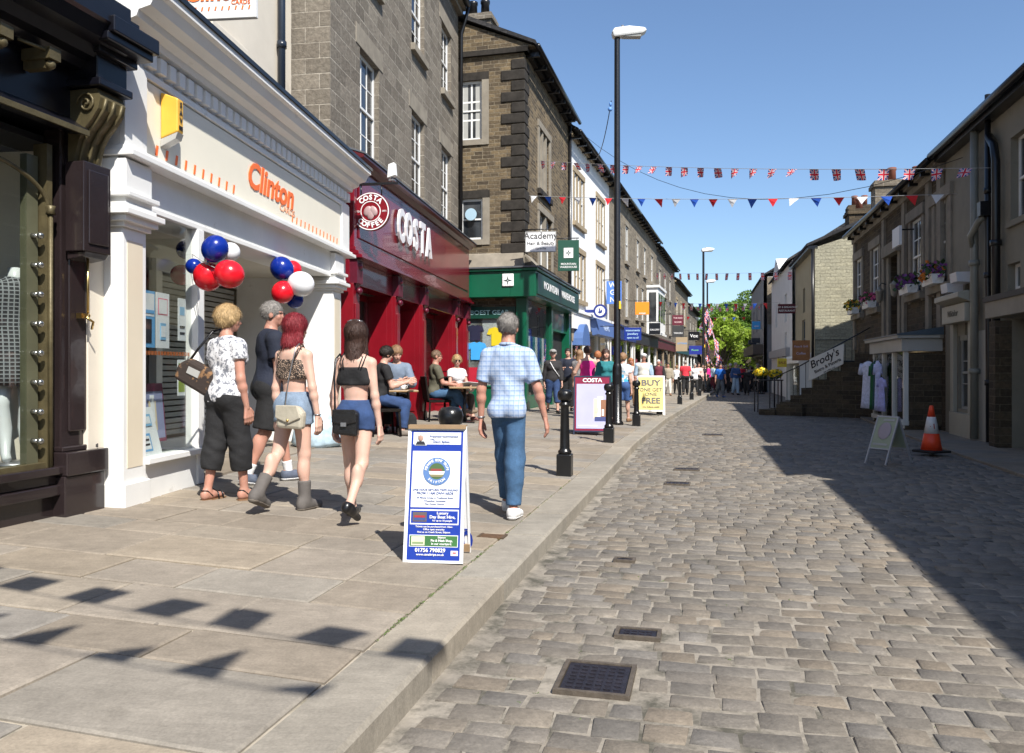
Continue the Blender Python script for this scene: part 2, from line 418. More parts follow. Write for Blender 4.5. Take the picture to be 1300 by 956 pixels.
while Y<75:
    ln=random.uniform(.85,1.35);c=mul(random.choice([(.37,.335,.28),(.39,.345,.28),(.35,.32,.27)]),random.uniform(.72,.82))
    # kerbstone: slab top plus face down to the road
    g=.008;P=[(-.30,Y+g),(0,Y+g),(0,Y+ln-g),(-.30,Y+ln-g)];vs=[]
    for s_,z_ in((0,-.2),(0,-.018),(.016,0)):
        for q,(a,b) in enumerate(P):
            if s_: a+=s_*(-1 if q in(1,2) else .4);b+=s_*.5*(1 if q<2 else -1)
            x_,y_=W(a,b);vs.append((x_,y_,z_))
    mb.add(vs,[(0,1,5,4),(1,2,6,5),(2,3,7,6),(3,0,4,7),(4,5,9,8),(5,6,10,9),(6,7,11,10),(7,4,8,11),(8,9,10,11)]);mb.col+=[c]*9
    Y+=ln
mb.build('kerb',FLAG,kind='structure')
# flagged strip along the shops on the right
mb=MB();Y=2
while Y<24:
    rh=random.choice([.5,.6,.7]);t=5.0
    while t<8.6:
        wd=random.uniform(.6,1.1);c=mul(random.choice(ft),.62)
        slab(mb,t,t+wd,Y,Y+rh,-.075,-.07,.006,c);t+=wd
    Y+=rh
mb.build('pavement_beside_shops',FLAG,kind='structure')
# iron covers
mc=plain('cover_iron',(.055,.05,.065),.5,.3,14,.5,60,metal=.6)
labs=['large dark square iron cover set in the setts at the bottom edge of the road','smaller dark iron cover just beyond the large one in the setts','tiny dark iron cover in the setts near the kerb','narrow bluish iron cover in the road beside the first bollards','thin iron cover right behind another in the middle of the setts','far iron cover in the road below the row of distant bollards']
for (X_,Y_,w_,d_),lb in zip(cov,labs):
    t=thing('manhole_cover',lb,'manhole cover',(X_,Y_,-.118),-.237,'iron covers set in the road')
    m=MB();fw=.02
    for a in((-w_/2,-w_/2+fw,-d_/2,d_/2),(w_/2-fw,w_/2,-d_/2,d_/2),(-w_/2+fw,w_/2-fw,-d_/2,-d_/2+fw),(-w_/2+fw,w_/2-fw,d_/2-fw,d_/2)):m.box(a[0],a[1],a[2],a[3],-.02,.012)
    m.build('frame',plain('cover_rim',(.16,.13,.10),.6,.3,20,.4,60,metal=.3),t)
    m=MB();m.box(-w_/2+fw+.004,w_/2-fw-.004,-d_/2+fw+.004,d_/2-fw-.004,-.02,.006)
    nx=max(3,int(w_/.05));ny=max(2,int(d_/.05))
    for i in range(nx):
        for k in range(ny):
            cx=-w_/2+fw+.02+(w_-2*fw-.04)*(i+.5)/nx;cy=-d_/2+fw+.02+(d_-2*fw-.04)*(k+.5)/ny
            m.box(cx-.013,cx+.013,cy-.008,cy+.008,.006,.011)
    m.build('lid',mc,t)
Z=(CH-.02)*F/(678-HY);X_=(625-HX)/F*Z
t=thing('drain_grate','rusty slotted iron grate in the flagstones beside the boat trips board','grate',(X_,Z,gz(X_,Z)+.004),-.237)
m=MB();[m.box(-.08,.08,-.06+k*.024,-.046+k*.024,-.02,.004) for k in range(5)];m.build('bars',plain('rusty_iron',(.16,.09,.05),.8,.3,20,.4,60),t)
m=MB();m.box(-.10,-.081,-.07,.07,-.02,.005);m.box(.081,.10,-.07,.07,-.02,.005);m.build('frame',plain('rusty_iron2',(.12,.08,.05),.8,.3,20,.4,60),t)
# weeds in the joints
mb=MB()
def tuft(x,y,z,n,s):
    for _ in range(n):
        a=random.uniform(0,6.28);l=random.uniform(.4,1)*s;wv=.25*l
        bx=x+random.uniform(-s,s)*.7;by=y+random.uniform(-s,s)*.7
        dx,dy=math.cos(a)*l,math.sin(a)*l
        mb.quad((bx,by,z),(bx+dx*.5-dy*.25,by+dy*.5+dx*.25,z+l*.5),(bx+dx,by+dy,z+l*.35),(bx+dx*.5+dy*.25,by+dy*.5-dx*.25,z+l*.45))
for i in range(150):
    Yw=random.choice([random.uniform(3.3,9),random.uniform(3.6,5.5)]);x,y=W(-.305,Yw);tuft(x,y,-.004,5,.014)
for i in range(170):
    Yw=random.uniform(3.2,12);x,y=W(random.uniform(.1,4.5),Yw);tuft(x,y,-.128,4,.016)
mb.build('weeds',plain('weed_green',(.10,.17,.025),.7,.3,30,0),kind='stuff')
# ------------------------------------------------------------------ architecture helpers
class Fr:
    def __init__(s,X,Y,slope,side='L'):
        n=math.hypot(slope,1)
        if side=='L':s.ex=Vector((slope/n,1/n,0));s.ey=Vector((-1/n,slope/n,0))
        else:s.ex=Vector((-slope/n,-1/n,0));s.ey=Vector((1/n,-slope/n,0))
        s.o=Vector((X,Y,0));s.rot=math.atan2(s.ex.y,s.ex.x)
    def px(s,x,y,off=0):
        d=Vector(((x-HX)/F,1,(HY-y)/F));c=Vector((0,0,CH));P=s.o-s.ey*off
        t=(P-c).dot(s.ey)/d.dot(s.ey);p=c+d*t;return ((p-s.o).dot(s.ex),p.z)
    def side(s,x,y,lx):
        d=Vector(((x-HX)/F,1,(HY-y)/F));c=Vector((0,0,CH));P=s.o+s.ex*lx
        t=(P-c).dot(s.ex)/d.dot(s.ex);p=c+d*t;return ((p-s.o).dot(s.ey),p.z)
    def w(s,lx,ly,lz=0):
        p=s.o+s.ex*lx+s.ey*ly;return Vector((p.x,p.y,lz))
    def thing(s,name,label,cat,group=None):return thing(name,label,cat,s.o,s.rot,group)
def wall_open(mb,x0,x1,z0,z1,ops,y=0,dep=.18,M=None):
    xs=sorted({x0,x1}|{v for o in ops for v in(o[0],o[1]) if x0<v<x1});zs=sorted({z0,z1}|{v for o in ops for v in(o[2],o[3]) if z0<v<z1})
    for a,b in zip(xs[:-1],xs[1:]):
        for c,d in zip(zs[:-1],zs[1:]):
            mx,mz=(a+b)/2,(c+d)/2
            if any(o[0]<mx<o[1] and o[2]<mz<o[3] for o in ops):continue
            mb.add([(a,y,c),(b,y,c),(b,y,d),(a,y,d)],[(0,1,2,3)],M)
    for a,b,c,d in ops:
        a=max(a,x0);b=min(b,x1);c=max(c,z0);d=min(d,z1);Y=y+dep
        for q in(((a,y,c),(a,Y,c),(b,Y,c),(b,y,c)),((a,y,d),(b,y,d),(b,Y,d),(a,Y,d)),((a,y,c),(a,y,d),(a,Y,d),(a,Y,c)),((b,y,c),(b,Y,c),(b,Y,d),(b,y,d))):
            mb.add(q,[(0,1,2,3)],M)
def sash(par,x0,x1,z0,z1,y,nx=2,nz=2,mat=None,fw=.05,M=None,bw=.02,openbit=0,curtain=False,glass=None,label=None):
    """sash window: frame + bars, child pane"""
    mat=mat or WFRAME;m=MB();d=.05
    m.box(x0,x0+fw,y,y+d,z0,z1,M);m.box(x1-fw,x1,y,y+d,z0,z1,M);m.box(x0+fw,x1-fw,y,y+d,z0,z0+fw,M);m.box(x0+fw,x1-fw,y,y+d,z1-fw,z1,M)
    mid=(z0+z1)/2
    if nz>1:m.box(x0+fw,x1-fw,y-.012,y+d-.02,mid-.022,mid+.022,M)
    for i in range(1,nx):
        xx=x0+fw+(x1-x0-2*fw)*i/nx;m.box(xx-bw/2,xx+bw/2,y+.012,y+d-.012,z0+fw,z1-fw,M)
    for k in range(1,nz):
        zz=z0+fw+(z1-z0-2*fw)*k/nz
        if abs(zz-mid)<.03:continue
        m.box(x0+fw,x1-fw,y+.015,y+d-.015,zz-bw/2,zz+bw/2,M)
    o=m.build('window',mat,par)
    if label:o['label']=label
    p=MB();p.box(x0+fw-.005,x1-fw+.005,y+.025,y+.035,z0+fw-.005,z1-fw+.005,M);p.build('pane',glass or PANE,o)
    if curtain:
        c=MB();w_=(x1-x0-2*fw)
        for s_ in(0,1):
            xa=x0+fw+(0 if s_==0 else w_*.72);c.box(xa,xa+w_*.28,y+.018,y+.0245,z0+fw,z1-fw,M)
        c.build('curtain',cm('net_curtain',(.55,.55,.52)),o)
    return o
def openings_part(par,mat,name,boxes,M=None,bevel=0):
    for b in boxes:
        m=MB();m.box(*b,M);m.build(name,mat,par,bevel=bevel)
def pipe(par,pts,r,mat,name='drainpipe',joints=()):
    m=MB();m.tube(pts,r,10)
    for q in joints:m.cyl((q[0],q[1],q[2]-.05),(q[0],q[1],q[2]+.05),r*1.35,n=10)
    return m.build(name,mat,par)
def chimney(par,x,y,z0,z1,wx,wy,mat,pots=2,potm=None,M=None):
    m=MB();m.box(x-wx/2,x+wx/2,y-wy/2,y+wy/2,z0,z1);m.box(x-wx/2-.06,x+wx/2+.06,y-wy/2-.06,y+wy/2+.06,z1,z1+.12);m.box(x-wx/2-.02,x+wx/2+.02,y-wy/2-.02,y+wy/2+.02,z1+.12,z1+.2)
    o=m.build('chimney',mat,par)
    for i in range(pots):
        f=(i+.5)/pots-.5;px_,py_=(x+f*wx*.85,y) if wx>wy else (x,y+f*wy*.85)
        p=MB();p.lathe([(.13,0),(.12,.35),(.14,.38),(.14,.45),(.11,.46),(.10,.46)],(px_,py_,z1+.2),12);p.build('chimney_pot',potm or plain('terracotta',(.28,.09,.05),.8,.2,5,.2),o)
    return o
def roof(par,x0,x1,zE,depth=7,rise=2.6,over=.3,mat=None,name='roof'):
    """ridge parallel to the street; eaves overhang over the street at -y"""
    m=MB();h=rise;r=rise/(depth/2)
    e=zE
    pts=[(-over,e),( -over,e+.1),(depth/2,e+.1+r*(depth/2+over)),(depth+over,e+.1),(depth+over,e),(depth/2,e+r*(depth/2+over)-.05)]
    m.prism([(p[0],p[1]) for p in pts],x0,x1,'yz')
    o=m.build(name,mat or SLATE,par);return o
def gable(mb,x,zE,depth,rise,over=.3):
    r=rise/(depth/2)
    mb.prism([(0,zE),(depth,zE),(depth/2,zE+r*(depth/2+over)-.1)],x,x+.25,'yz')
def gutter(par,x0,x1,z,y=-.36,mat=None,brackets=True):
    m=MB();m.tube([(x0,y,z),(x1,y,z)],.065,8)
    if brackets:
        k=x0+.4
        while k<x1:m.box(k-.05,k+.05,y+.05,0,z-.16,z-.04);k+=1.0
    return m.build('gutter',mat or BLACK,par)
def sign_board(name,label,x0,x1,y0,y1,Z,thick,mat,lines,lmat,cat='hanging sign',group='signs projecting from the buildings',arm=None,rot=-.1,bmat=None,border=None):
    """a hanging sign that faces down the street: pixel box at depth Z gives its real size"""
    a=at(x0,y0,Z);b=at(x1,y1,Z);cx=(a.x+b.x)/2;w_=(b.x-a.x);h=a.z-b.z
    t=thing(name,label,cat,(cx,Z,b.z),rot,group)
    m=MB();m.box(-w_/2,w_/2,-thick/2,thick/2,0,h);m.build('board',mat,t,bevel=.006)
    if border:
        m=MB();bw=border[1]
        for q in((-w_/2,w_/2,0,bw),(-w_/2,w_/2,h-bw,h),(-w_/2,-w_/2+bw,bw,h-bw),(w_/2-bw,w_/2,bw,h-bw)):m.box(q[0],q[1],-thick/2-.006,thick/2+.006,q[2],q[3])
        m.build('rim',border[0],t)
    if lines:
        m=MB()
        for s_,fx,fz,sz in lines:m.text(s_,sz,(fx*w_/2,-thick/2-.003,h*fz),ext=.004,bold=.012)
        m.build('lettering',lmat,t)
    m=MB();m.tube([(-w_/2-(arm or .3),0,h+.06),(w_/2,0,h+.06)],.015,6)
    for s_ in(-.8,.8):m.tube([(s_*w_/2,0,h+.06),(s_*w_/2,0,h)],.008,6)
    m.build('bracket',bmat or BLACK,t)
    return t,w_,h
SG=glass_shop()
# ================================================================== A: dark boutique
A=Fr(-4.43,2.0,.237)
t=A.thing('boutique_building','near black boutique with brass trimmed show window at the left edge','building')
LA=4.50
m=MB();m.box(-3,LA-.9,.12,4,4.0,9.4);m.box(-3,LA-.9,.95,4,.0,4.0);m.box(LA-.045,LA,.1,.95,.12,4.0);m.box(LA-.9,LA-.1,.10,.45,3.51,4.0);m.build('wall',WRENDER,t)
m=MB();m.box(-3,LA-.35,-.02,.12,0,.28);m.box(-3,LA-.36,-.09,.12,.28,.36);m.box(-3,LA-.36,-.05,.12,.36,.44);m.box(-3,LA-.36,-.11,.12,.44,.50)
m.build('stall_riser',BROWNP,t,bevel=.008)
m=MB();m.box(LA-.35,LA,-.06,.1,.62,3.05);m.box(LA-.29,LA-.08,-.085,-.06,.75,2.95);m.box(LA-.38,LA+.03,-.13,.1,.02,.42);m.box(LA-.38,LA+.05,-.15,.1,.42,.60);m.box(LA-.36,LA+.01,-.09,.1,.60,.64)
m.build('pilaster',BROWNP,t,bevel=.01)
m=MB();m.box(LA-.48,LA-.43,-.06,.06,.50,2.9);m.box(-3,LA-.48,-.05,.05,.50,.535);m.tube([(LA-.455,-.07,.5),(LA-.455,-.07,2.42)],.016,8)
arc=[(LA-.455-.75*(1-math.cos(a)),-.05,2.42+.30*math.sin(a)) for a in [i*math.pi/2/12 for i in range(13)]]
arc+=[(2.6,-.05,2.76),(-3,-.05,2.76)]
m.tube(arc,.016,8);m.lathe([(.035,0),(.025,.03),(.035,.06)],(LA-.455,-.07,2.38),12)
m.build('window_frame',GOLD,t)
m=MB();m.box(LA-.60,LA-.50,.0,.06,.535,2.8);m.build('lamp_strip',plain('olive_panel',(.13,.13,.08),.4,.2,3,.05),t)
for k in range(8):
    m=MB();z=.70+k*.215;m.cyl((LA-.55,.0,z),(LA-.55,-.05,z),.022,.016,10);m.sph((LA-.55,-.07,z),.026,10,8);m.build('knob_lamp',plain('steel_lamp',(.5,.5,.46),.2,.05,2,0,metal=.9),t)
m=MB();m.box(-3,LA-.6,.0,.012,.535,2.8);m.build('shop_window',SG,t)
m=MB();m.box(-3,LA-.05,.92,.95,.4,3.1);m.box(-3,LA-.05,.1,.92,.44,.5);m.box(-3,LA-.05,.1,.92,2.95,3.0);m.box(LA-.08,LA-.05,.1,.92,.5,2.95);m.build('window_interior',plain('dark_window_lining',(.02,.022,.03),.6,.3,1,0),t)
m=MB()
for k in range(3):m.box(1.4+k*.9,2.0+k*.9,.86,.9,1.1,2.4)
m.build('backdrop_panel',plain('backdrop',(.05,.05,.07),.6,.5,3,0),t)
m=MB();m.box(-3,LA+.02,-.10,.9,3.05,3.50);m.prism([(-.10,3.02),(-.26,3.0),(-.26,3.04),(-.10,3.14)],-3,LA-.30,'yz');m.build('fascia',NAVYP,t)
m=MB();m.box(-3,LA-.30,-.275,-.255,2.99,3.03);m.build('canopy_edge',GOLD,t)
m=MB()
prof=[(.1,3.50),(-.22,3.50),(-.26,3.55),(-.34,3.57),(-.38,3.64),(-.48,3.67),(-.52,3.76),(-.55,3.78),(-.55,3.88),(-.2,3.96),(.1,3.96)]
m.prism(prof,-3,LA-.1,'yz');m.build('cornice',NAVYP,t)
m=MB();m.box(LA-.34,LA+.02,-.40,.0,3.36,3.42);m.box(LA-.32,LA+.0,-.36,.0,3.42,3.60);m.box(LA-.36,LA+.05,-.42,.0,3.60,3.66);m.box(LA-.42,LA+.08,-.54,.05,3.66,3.72);m.box(LA-.40,LA+.10,-.58,.05,3.72,3.84);m.box(LA-.46,LA-.05,-.44,.05,3.84,4.04);m.box(LA-.5,LA-.12,-.34,.05,4.04,4.22)
m.build('end_block',NAVYP,t,bevel=.01)
for k in range(8):
    x=LA-.72-k*.40
    m=MB();m.box(x-.05,x+.05,-.36,-.12,3.40,3.48);m.box(x-.032,x+.032,-.30,-.12,3.34,3.40);m.sph((x,-.32,3.37),(.035,.035,.035),10,6);m.tube([(x-.20,-.24,3.48),(x-.05,-.33,3.455)],.013,6);m.build('mutule',GOLD,t)
m=MB()
prof=[(-.08,3.35),(-.34,3.35),(-.37,3.28),(-.35,3.20),(-.29,3.12),(-.23,3.06),(-.18,2.98),(-.15,2.88),(-.13,2.80),(-.08,2.79)]
m.prism(prof,LA-.30,LA-.03,'yz')
for xx in(LA-.31,LA-.02):
    sp=[(xx,-.25+.085*(1-k/22)*math.cos(k*.55),3.24+.085*(1-k/22)*math.sin(k*.55)) for k in range(22)];m.tube(sp,.010,6)
for xx in(LA-.25,LA-.165,LA-.08):
    m.tube([(xx,p[0]-.008,p[1]) for p in prof[2:9]],.014,6)
m.build('scroll_corbel',GOLD,t)
m=MB();m.box(LA-.34,LA-.06,-.26,-.09,2.12,2.80);m.box(LA-.30,LA-.10,-.275,-.26,2.18,2.74);m.prism([(-.26,2.12),(-.09,2.12),(-.09,2.06),(-.23,2.08)],LA-.32,LA-.08,'yz');m.build('shutter_housing',BROWNP,t,bevel=.01)
m=MB();m.tube([(LA-.2,-.17,2.08),(LA-.2,-.17,1.66)],.010,8);m.tube([(LA-.2,-.17,1.66),(LA-.24,-.20,1.62),(LA-.2,-.22,1.59),(LA-.17,-.18,1.54)],.010,8);m.sph((LA-.2,-.17,1.64),.02,10,8);m.box(LA-.23,LA-.17,-.14,-.09,1.62,1.66);m.build('brass_rod',BRASS,t)
# mannequin
def mannequin():
    mx_=A.px(19,470,-.33)[0]
    X_,Y_=A.w(mx_,.33).x,A.w(mx_,.33).y
    o=thing('mannequin','headless white mannequin in a black and white checked dress in the boutique window','mannequin',(X_,Y_,.5),A.rot-.5)
    wm=plain('mannequin_white',(.6,.62,.62),.3,.03,2,0)
    m=MB();m.lathe([(.18,0),(.18,.02),(.02,.03)],(0,0,0),20)
    m.build('stand',ALU,o)
    m=MB()
    for s_ in(-1,1):
        m.tube([(s_*.075,-.08,.05),(s_*.07,-.02,.09),(s_*.07,0,.28),(s_*.08,.02,.45),(s_*.085,.0,.62)],[.03,.035,.052,.05,.07],12)
        m.tube([(s_*.16,0,1.33),(s_*.21,.03,1.12),(s_*.20,-.02,.92),(s_*.18,-.05,.84)],[.045,.036,.028,.02],10)
        m.sph((s_*.175,-.06,.79),(.025,.035,.055),10,8)
    m.tube([(0,0,1.34),(0,0,1.50)],[.06,.05],14);m.lathe([(.05,0),(.0,.01)],(0,0,1.5),14)
    m.build('figure',wm,o)
    mt,n,b=nt('check_dress');v=coord(n,'Object',(26,26,20));c=N(n,'TexBrick');n.links.new(v,c.inputs['Vector']);v2=coord(n,'UV');n.links.new(v2,c.inputs['Vector']);c.inputs['Scale'].default_value=1;c.inputs['Brick Width'].default_value=.035;c.inputs['Row Height'].default_value=.03;c.inputs['Mortar Size'].default_value=.0045;c.offset=0
    c.inputs['Color1'].default_value=(.006,.006,.008,1);c.inputs['Color2'].default_value=(.02,.02,.025,1);c.inputs['Mortar'].default_value=(.20,.21,.22,1);n.links.new(c.outputs['Color'],b.inputs['Base Color']);b.inputs['Roughness'].default_value=.8
    m=MB();sc=Matrix.Diagonal((1,.68,1,1))
    m.lathe([(.20,.60),(.195,.68),(.19,.80),(.165,.95),(.13,1.06),(.15,1.20),(.17,1.30),(.15,1.38),(.07,1.43)],(0,0,0),28,sc)
    for s_ in(-1,1):m.tube([(s_*.14,0,1.37),(s_*.19,.01,1.22),(s_*.215,.02,1.10)],[.06,.058,.055],12)
    m.build('dress',mt,o)
mannequin()

# ================================================================== B: card shop
B=Fr(-3.2,6.43,.104)
t=B.thing('card_shop_building','white fronted card shop with dentil cornice and cream orange lettered fascia','building')
LB=5.98
m=MB();wins=[]
w0=B.px(271,50,-1.0);w1=B.px(303,108,-1.0)
ops=[(w0[0],w1[0],w0[1]-1.15,w0[1])]
wall_open(m,-.6,LB+.3,3.9,9.6,ops,1.0,.2);m.box(-.6,LB+.3,1.22,8,3.9,9.6);m.box(-.2,-.0,.1,8,0,4);m.box(5.6,LB,.35,8,0,4);m.box(0,5.6,2.8,8,0,3.9);m.build('wall',CREAM,t)
m=MB();o_=ops[0];m.box(o_[0]-.16,o_[1]+.16,.93,1.0,o_[3],o_[3]+.2);m.box(o_[0]-.14,o_[0],.95,1.0,o_[2],o_[3]);m.box(o_[1],o_[1]+.14,.95,1.0,o_[2],o_[3]);m.build('window_surround',plain('surround_cream',(.68,.62,.52),.8,.06,3,.1),t,bevel=.01)
sash(t,o_[0],o_[1],o_[2],o_[3],1.12,2,2)
# open top-hung casement
m=MB();M_=Matrix.Translation((0,1.12,o_[3]-.45))@Matrix.Rotation(R(-58),4,'X')
a,b=o_[0]+.02,o_[1]-.02
for q in((a,a+.05,0,.04,-.55,0),(b-.05,b,0,.04,-.55,0),(a,b,0,.04,-.05,0),(a,b,0,.04,-.55,-.5),((a+b)/2-.012,(a+b)/2+.012,0.01,.03,-.5,-.05)):m.box(*q,M_)
m.build('open_casement',WFRAME,t)
pipe(t,[(LB-.28,.92,4.2),(LB-.28,.92,9.6)],.055,plain('navy_pipe',(.02,.03,.05),.3,.1),joints=[(LB-.28,.92,6.2)])
def pil(x0,x1,d):
    m=MB();m.box(x0,x1,-.06,d,.06,2.38);m.box(x0-.02,x1+.02,-.09,d,.06,.30);m.build('pilaster',WHITE,t,bevel=.01)
    m=MB();m.box(x0+.06,x1-.06,-.064,-.0605,.42,2.28);m.build('pilaster_panel',plain('cream_panel',(.70,.62,.48),.5,.04,2,.03),t)
    m=MB()
    for k,(z,e) in enumerate(((2.38,.03),(2.42,.07),(2.47,.11),(2.52,.06))):m.box(x0-e,x1+e,-.06-e,d,z,z+.05)
    m.box(x0-.02,x1+.02,-.10,d,2.57,2.93);m.box(x0-.06,x1+.06,-.15,d,2.62,2.66);m.build('capital',WHITE,t,bevel=.006)
pil(0,.34,.4);pil(5.20,5.56,.5)
m=MB();m.box(0.0,5.9,-.02,.42,2.58,2.95);m.box(.34,5.2,-.04,-.02,2.58,2.63);m.build('lintel_beam',WHITE,t,bevel=.006)
m=MB();m.box(-.04,5.96,-.17,.42,2.95,3.0);m.box(-.02,5.94,-.12,.42,3.0,3.04);m.build('ledge',WHITE,t,bevel=.006)
m=MB();m.box(0,5.9,-.03,.9,3.04,3.98);m.box(0,.32,-.08,-.03,3.04,3.74);m.box(5.56,5.9,-.08,-.03,3.04,3.74);m.box(.0,5.9,-.07,-.03,3.70,3.76)
for k in range(37):
    x=.02+k*.16;m.box(x,x+.10,-.10,-.03,3.80,3.93)
m.build('frieze',WHITE,t,bevel=.004)
m=MB();m.box(.34,5.54,-.055,-.03,3.07,3.68);m.build('sign_panel',plain('sign_cream',(.78,.74,.62),.5,.03,2,.02),t)
m=MB();prof=[(.9,3.98),(-.10,3.98),(-.12,4.03),(-.20,4.06),(-.22,4.11),(-.32,4.14),(-.36,4.22),(-.40,4.24),(-.40,4.30),(.9,4.40)]
m.prism(prof,-.04,5.98,'yz');m.build('cornice',WHITE,t)
m=MB();m.prism([(-.42,4.30),(-.42,4.345),(1.0,4.50),(1.0,4.40)],-.05,6.0,'yz');m.build('cornice_lead',BLACK,t)
def pxo(x,y,off=.06):return B.px(x,y,off)
a=pxo(318,232);b=pxo(371,262);cxx=(a[0]+b[0])/2
m=MB();sz=.41;word='Clinton'
m.text(word,sz,(cxx,-.058,pxo(345,238)[1]),ext=.008,bold=.028,shear=.2,wide=1.08);m.build('shop_name',ORANGE,t)
m=MB();m.text('CARDS',.11,(pxo(365,268)[0],-.058,pxo(365,268)[1]),ext=.004,wide=1.4);m.build('small_lettering',plain('pale_orange',(.8,.38,.22),.5,.03),t)
m=MB()
zz=3.13
for k in range(10):
    x=.50+k*.165;m.prism([(x-.018,zz-.045),(x+.012,zz-.045),(x+.03,zz+.045),(x,zz+.045)],-.062,-.056,'xz')
for k in range(13):
    x=cxx+.62+k*.145;m.prism([(x-.015,zz-.04),(x+.01,zz-.04),(x+.022,zz+.04),(x,zz+.04)],-.062,-.056,'xz')
m.build('orange_dashes',ORANGE,t)
# show window (left)
m=MB();m.box(.34,1.27,-.03,.25,.06,.42);m.build('stall_riser',WHITE,t,bevel=.006)
m=MB();m.box(.32,1.40,-.10,.10,.42,.47);m.box(.34,.40,-.02,.06,.47,2.58);m.build('window_frame',WHITE,t,bevel=.005)
m=MB();m.box(1.25,1.37,-.05,.08,.12,2.58);m.box(1.37,1.39,-.03,.05,.12,2.58);m.build('mullion',WHITE,t,bevel=.006)
m=MB();m.box(.40,1.25,.015,.025,.47,2.58);m.box(1.30,1.31,.08,1.5,.47,2.5);m.build('shop_window',SG,t)
m=MB();m.box(.34,1.3,.1,1.55,.40,.45);m.box(.34,.36,.1,2.8,.1,2.6);m.box(.3,1.35,1.9,1.95,.1,2.6);m.box(1.27,1.33,.08,1.5,.1,.42);m.build('display_interior',plain('teal_grey_lining',(.10,.13,.125),.7,.3,2,0),t)
m=MB();m.box(.4,5.56,.4,2.8,2.60,2.64);m.build('soffit',plain('soffit_cream',(.62,.58,.5),.7,.04),t)
m=MB();m.box(.4,5.56,.02,2.8,.12,.145);m.build('shop_floor',plain('floor_tile_tan',(.36,.30,.23),.5,.1,3,.05),t)
m=MB();m.box(3.2,3.34,1.5,1.6,.14,2.45);m.box(3.2,5.56,1.5,1.56,2.45,2.6);m.box(4.3,4.42,1.5,1.6,.14,2.45);m.box(3.34,5.4,1.5,1.58,.14,.35);m.build('inner_shopfront',WHITE,t,bevel=.005);m=MB();m.box(5.4,5.56,.5,1.5,.14,2.6);m.build('return_wall',WHITE,t);m=MB();m.box(1.35,1.45,1.5,1.6,.14,2.6);m.build('door_post',WHITE,t)
m=MB()
for a,b in((3.34,4.3),(4.42,5.4)):
    z=.4
    while z<2.42:m.box(a,b,1.54,1.56,z,z+.055);z+=.075
m.build('shutter_slats',plain('slat_grey',(.5,.51,.5),.6,.04),t)
m=MB();m.box(1.4,3.25,1.9,1.95,.14,2.6);m.box(1.4,3.25,1.55,1.9,.14,.5);m.build('card_rack',plain('rack_plum',(.16,.03,.05),.6,.2),t)
cols=[cm('card_pink',(.6,.12,.2)),cm('card_teal',(.05,.3,.28)),cm('card_white',(.7,.68,.66)),cm('card_red',(.5,.02,.03)),cm('card_gold',(.6,.42,.1)),cm('card_sky',(.2,.4,.6)),cm('card_lime',(.35,.5,.1)),cm('card_ink',(.04,.04,.06))]
rr=random.Random(3);m=MB()
for i in range(16):
    for k in range(11):
        if rr.random()<.12:continue
        m.cur=rr.randrange(len(cols));x=1.46+i*.112;z=.55+k*.175;m.box(x,x+.085,1.86,1.885,z,z+rr.uniform(.10,.14))
m.cur=2
for k in range(7):
    x=1.6+rr.uniform(0,1.4);z=rr.uniform(1.0,2.3);m.cur=2;m.box(x,x+.22,1.80,1.815,z,z+.13);m.cur=3;m.text('SAVE',.07,(x+.11,1.798,z+.065),ext=.003,bold=.02)
m.build('greeting_cards',cols,t,)
# posters in show window
def poster(name,lab,fr,x0,x1,z0,z1,y,rects,par=None,lean=0):
    m=MB();mats=[]
    def mi(mt):
        if mt not in mats:mats.append(mt)
        return mats.index(mt)
    yy=y;M_=Matrix.Translation((x0,yy,z0))@Matrix.Rotation(lean,4,'X')
    for (a,b,c,d,mt) in rects:
        m.cur=mi(mt);th=.002*(rects.index((a,b,c,d,mt))+1);m.box(a*(x1-x0),b*(x1-x0),-th,0.004,c*(z1-z0),d*(z1-z0),M_)
    p=fr.w(0,0);o=m.build(name,mats,None,loc=p,rotz=fr.rot);tag(o,lab,'poster','posters in the card shop window');return o
pw=cm('poster_white',(.66,.68,.70));pb=cm('poster_blue',(.12,.33,.6));pl=cm('poster_lilac',(.33,.36,.58));pm=cm('poster_maroon',(.22,.02,.08));pg=cm('poster_cream',(.6,.5,.33));pk=cm('poster_black',(.03,.03,.04));pn=cm('poster_green',(.35,.45,.06))
poster('poster','blue poster with a dark silhouette figure, upper left in the card shop window',B,.43,.66,1.42,1.92,.05,[(0,1,0,1,pb),(.06,.94,.55,.95,pw),(.25,.75,.08,.5,pk),(.1,.9,.6,.66,pb)])
poster('poster','white poster of pink drawings beside the silhouette poster',B,.68,.90,1.42,1.92,.05,[(0,1,0,1,pw),(.15,.85,.6,.9,cols[0]),(.2,.8,.62,.88,pw),(.3,.7,.15,.45,cols[5]),(.33,.67,.2,.4,pw)])
poster('poster','small white notice hanging near the mullion of the card shop window',B,1.06,1.20,1.50,1.90,.05,[(0,1,0,1,pw),(.2,.8,.6,.8,cols[5]),(.2,.8,.15,.2,pk),(.2,.8,.3,.35,pk)])
poster('poster','small green and yellow notice below the white notice by the mullion',B,1.05,1.19,.98,1.32,.05,[(0,1,0,1,pw),(.1,.9,.1,.9,pn),(.25,.75,.45,.75,cols[4])])
poster('poster','lilac poster in a maroon frame with a pale figure, low in the card shop window',B,.78,1.16,.55,1.10,.22,[(0,1,0,1,pm),(.07,.95,.06,.86,pl),(.3,.62,.2,.7,pg),(.38,.55,.35,.8,pw)],lean=R(-5))
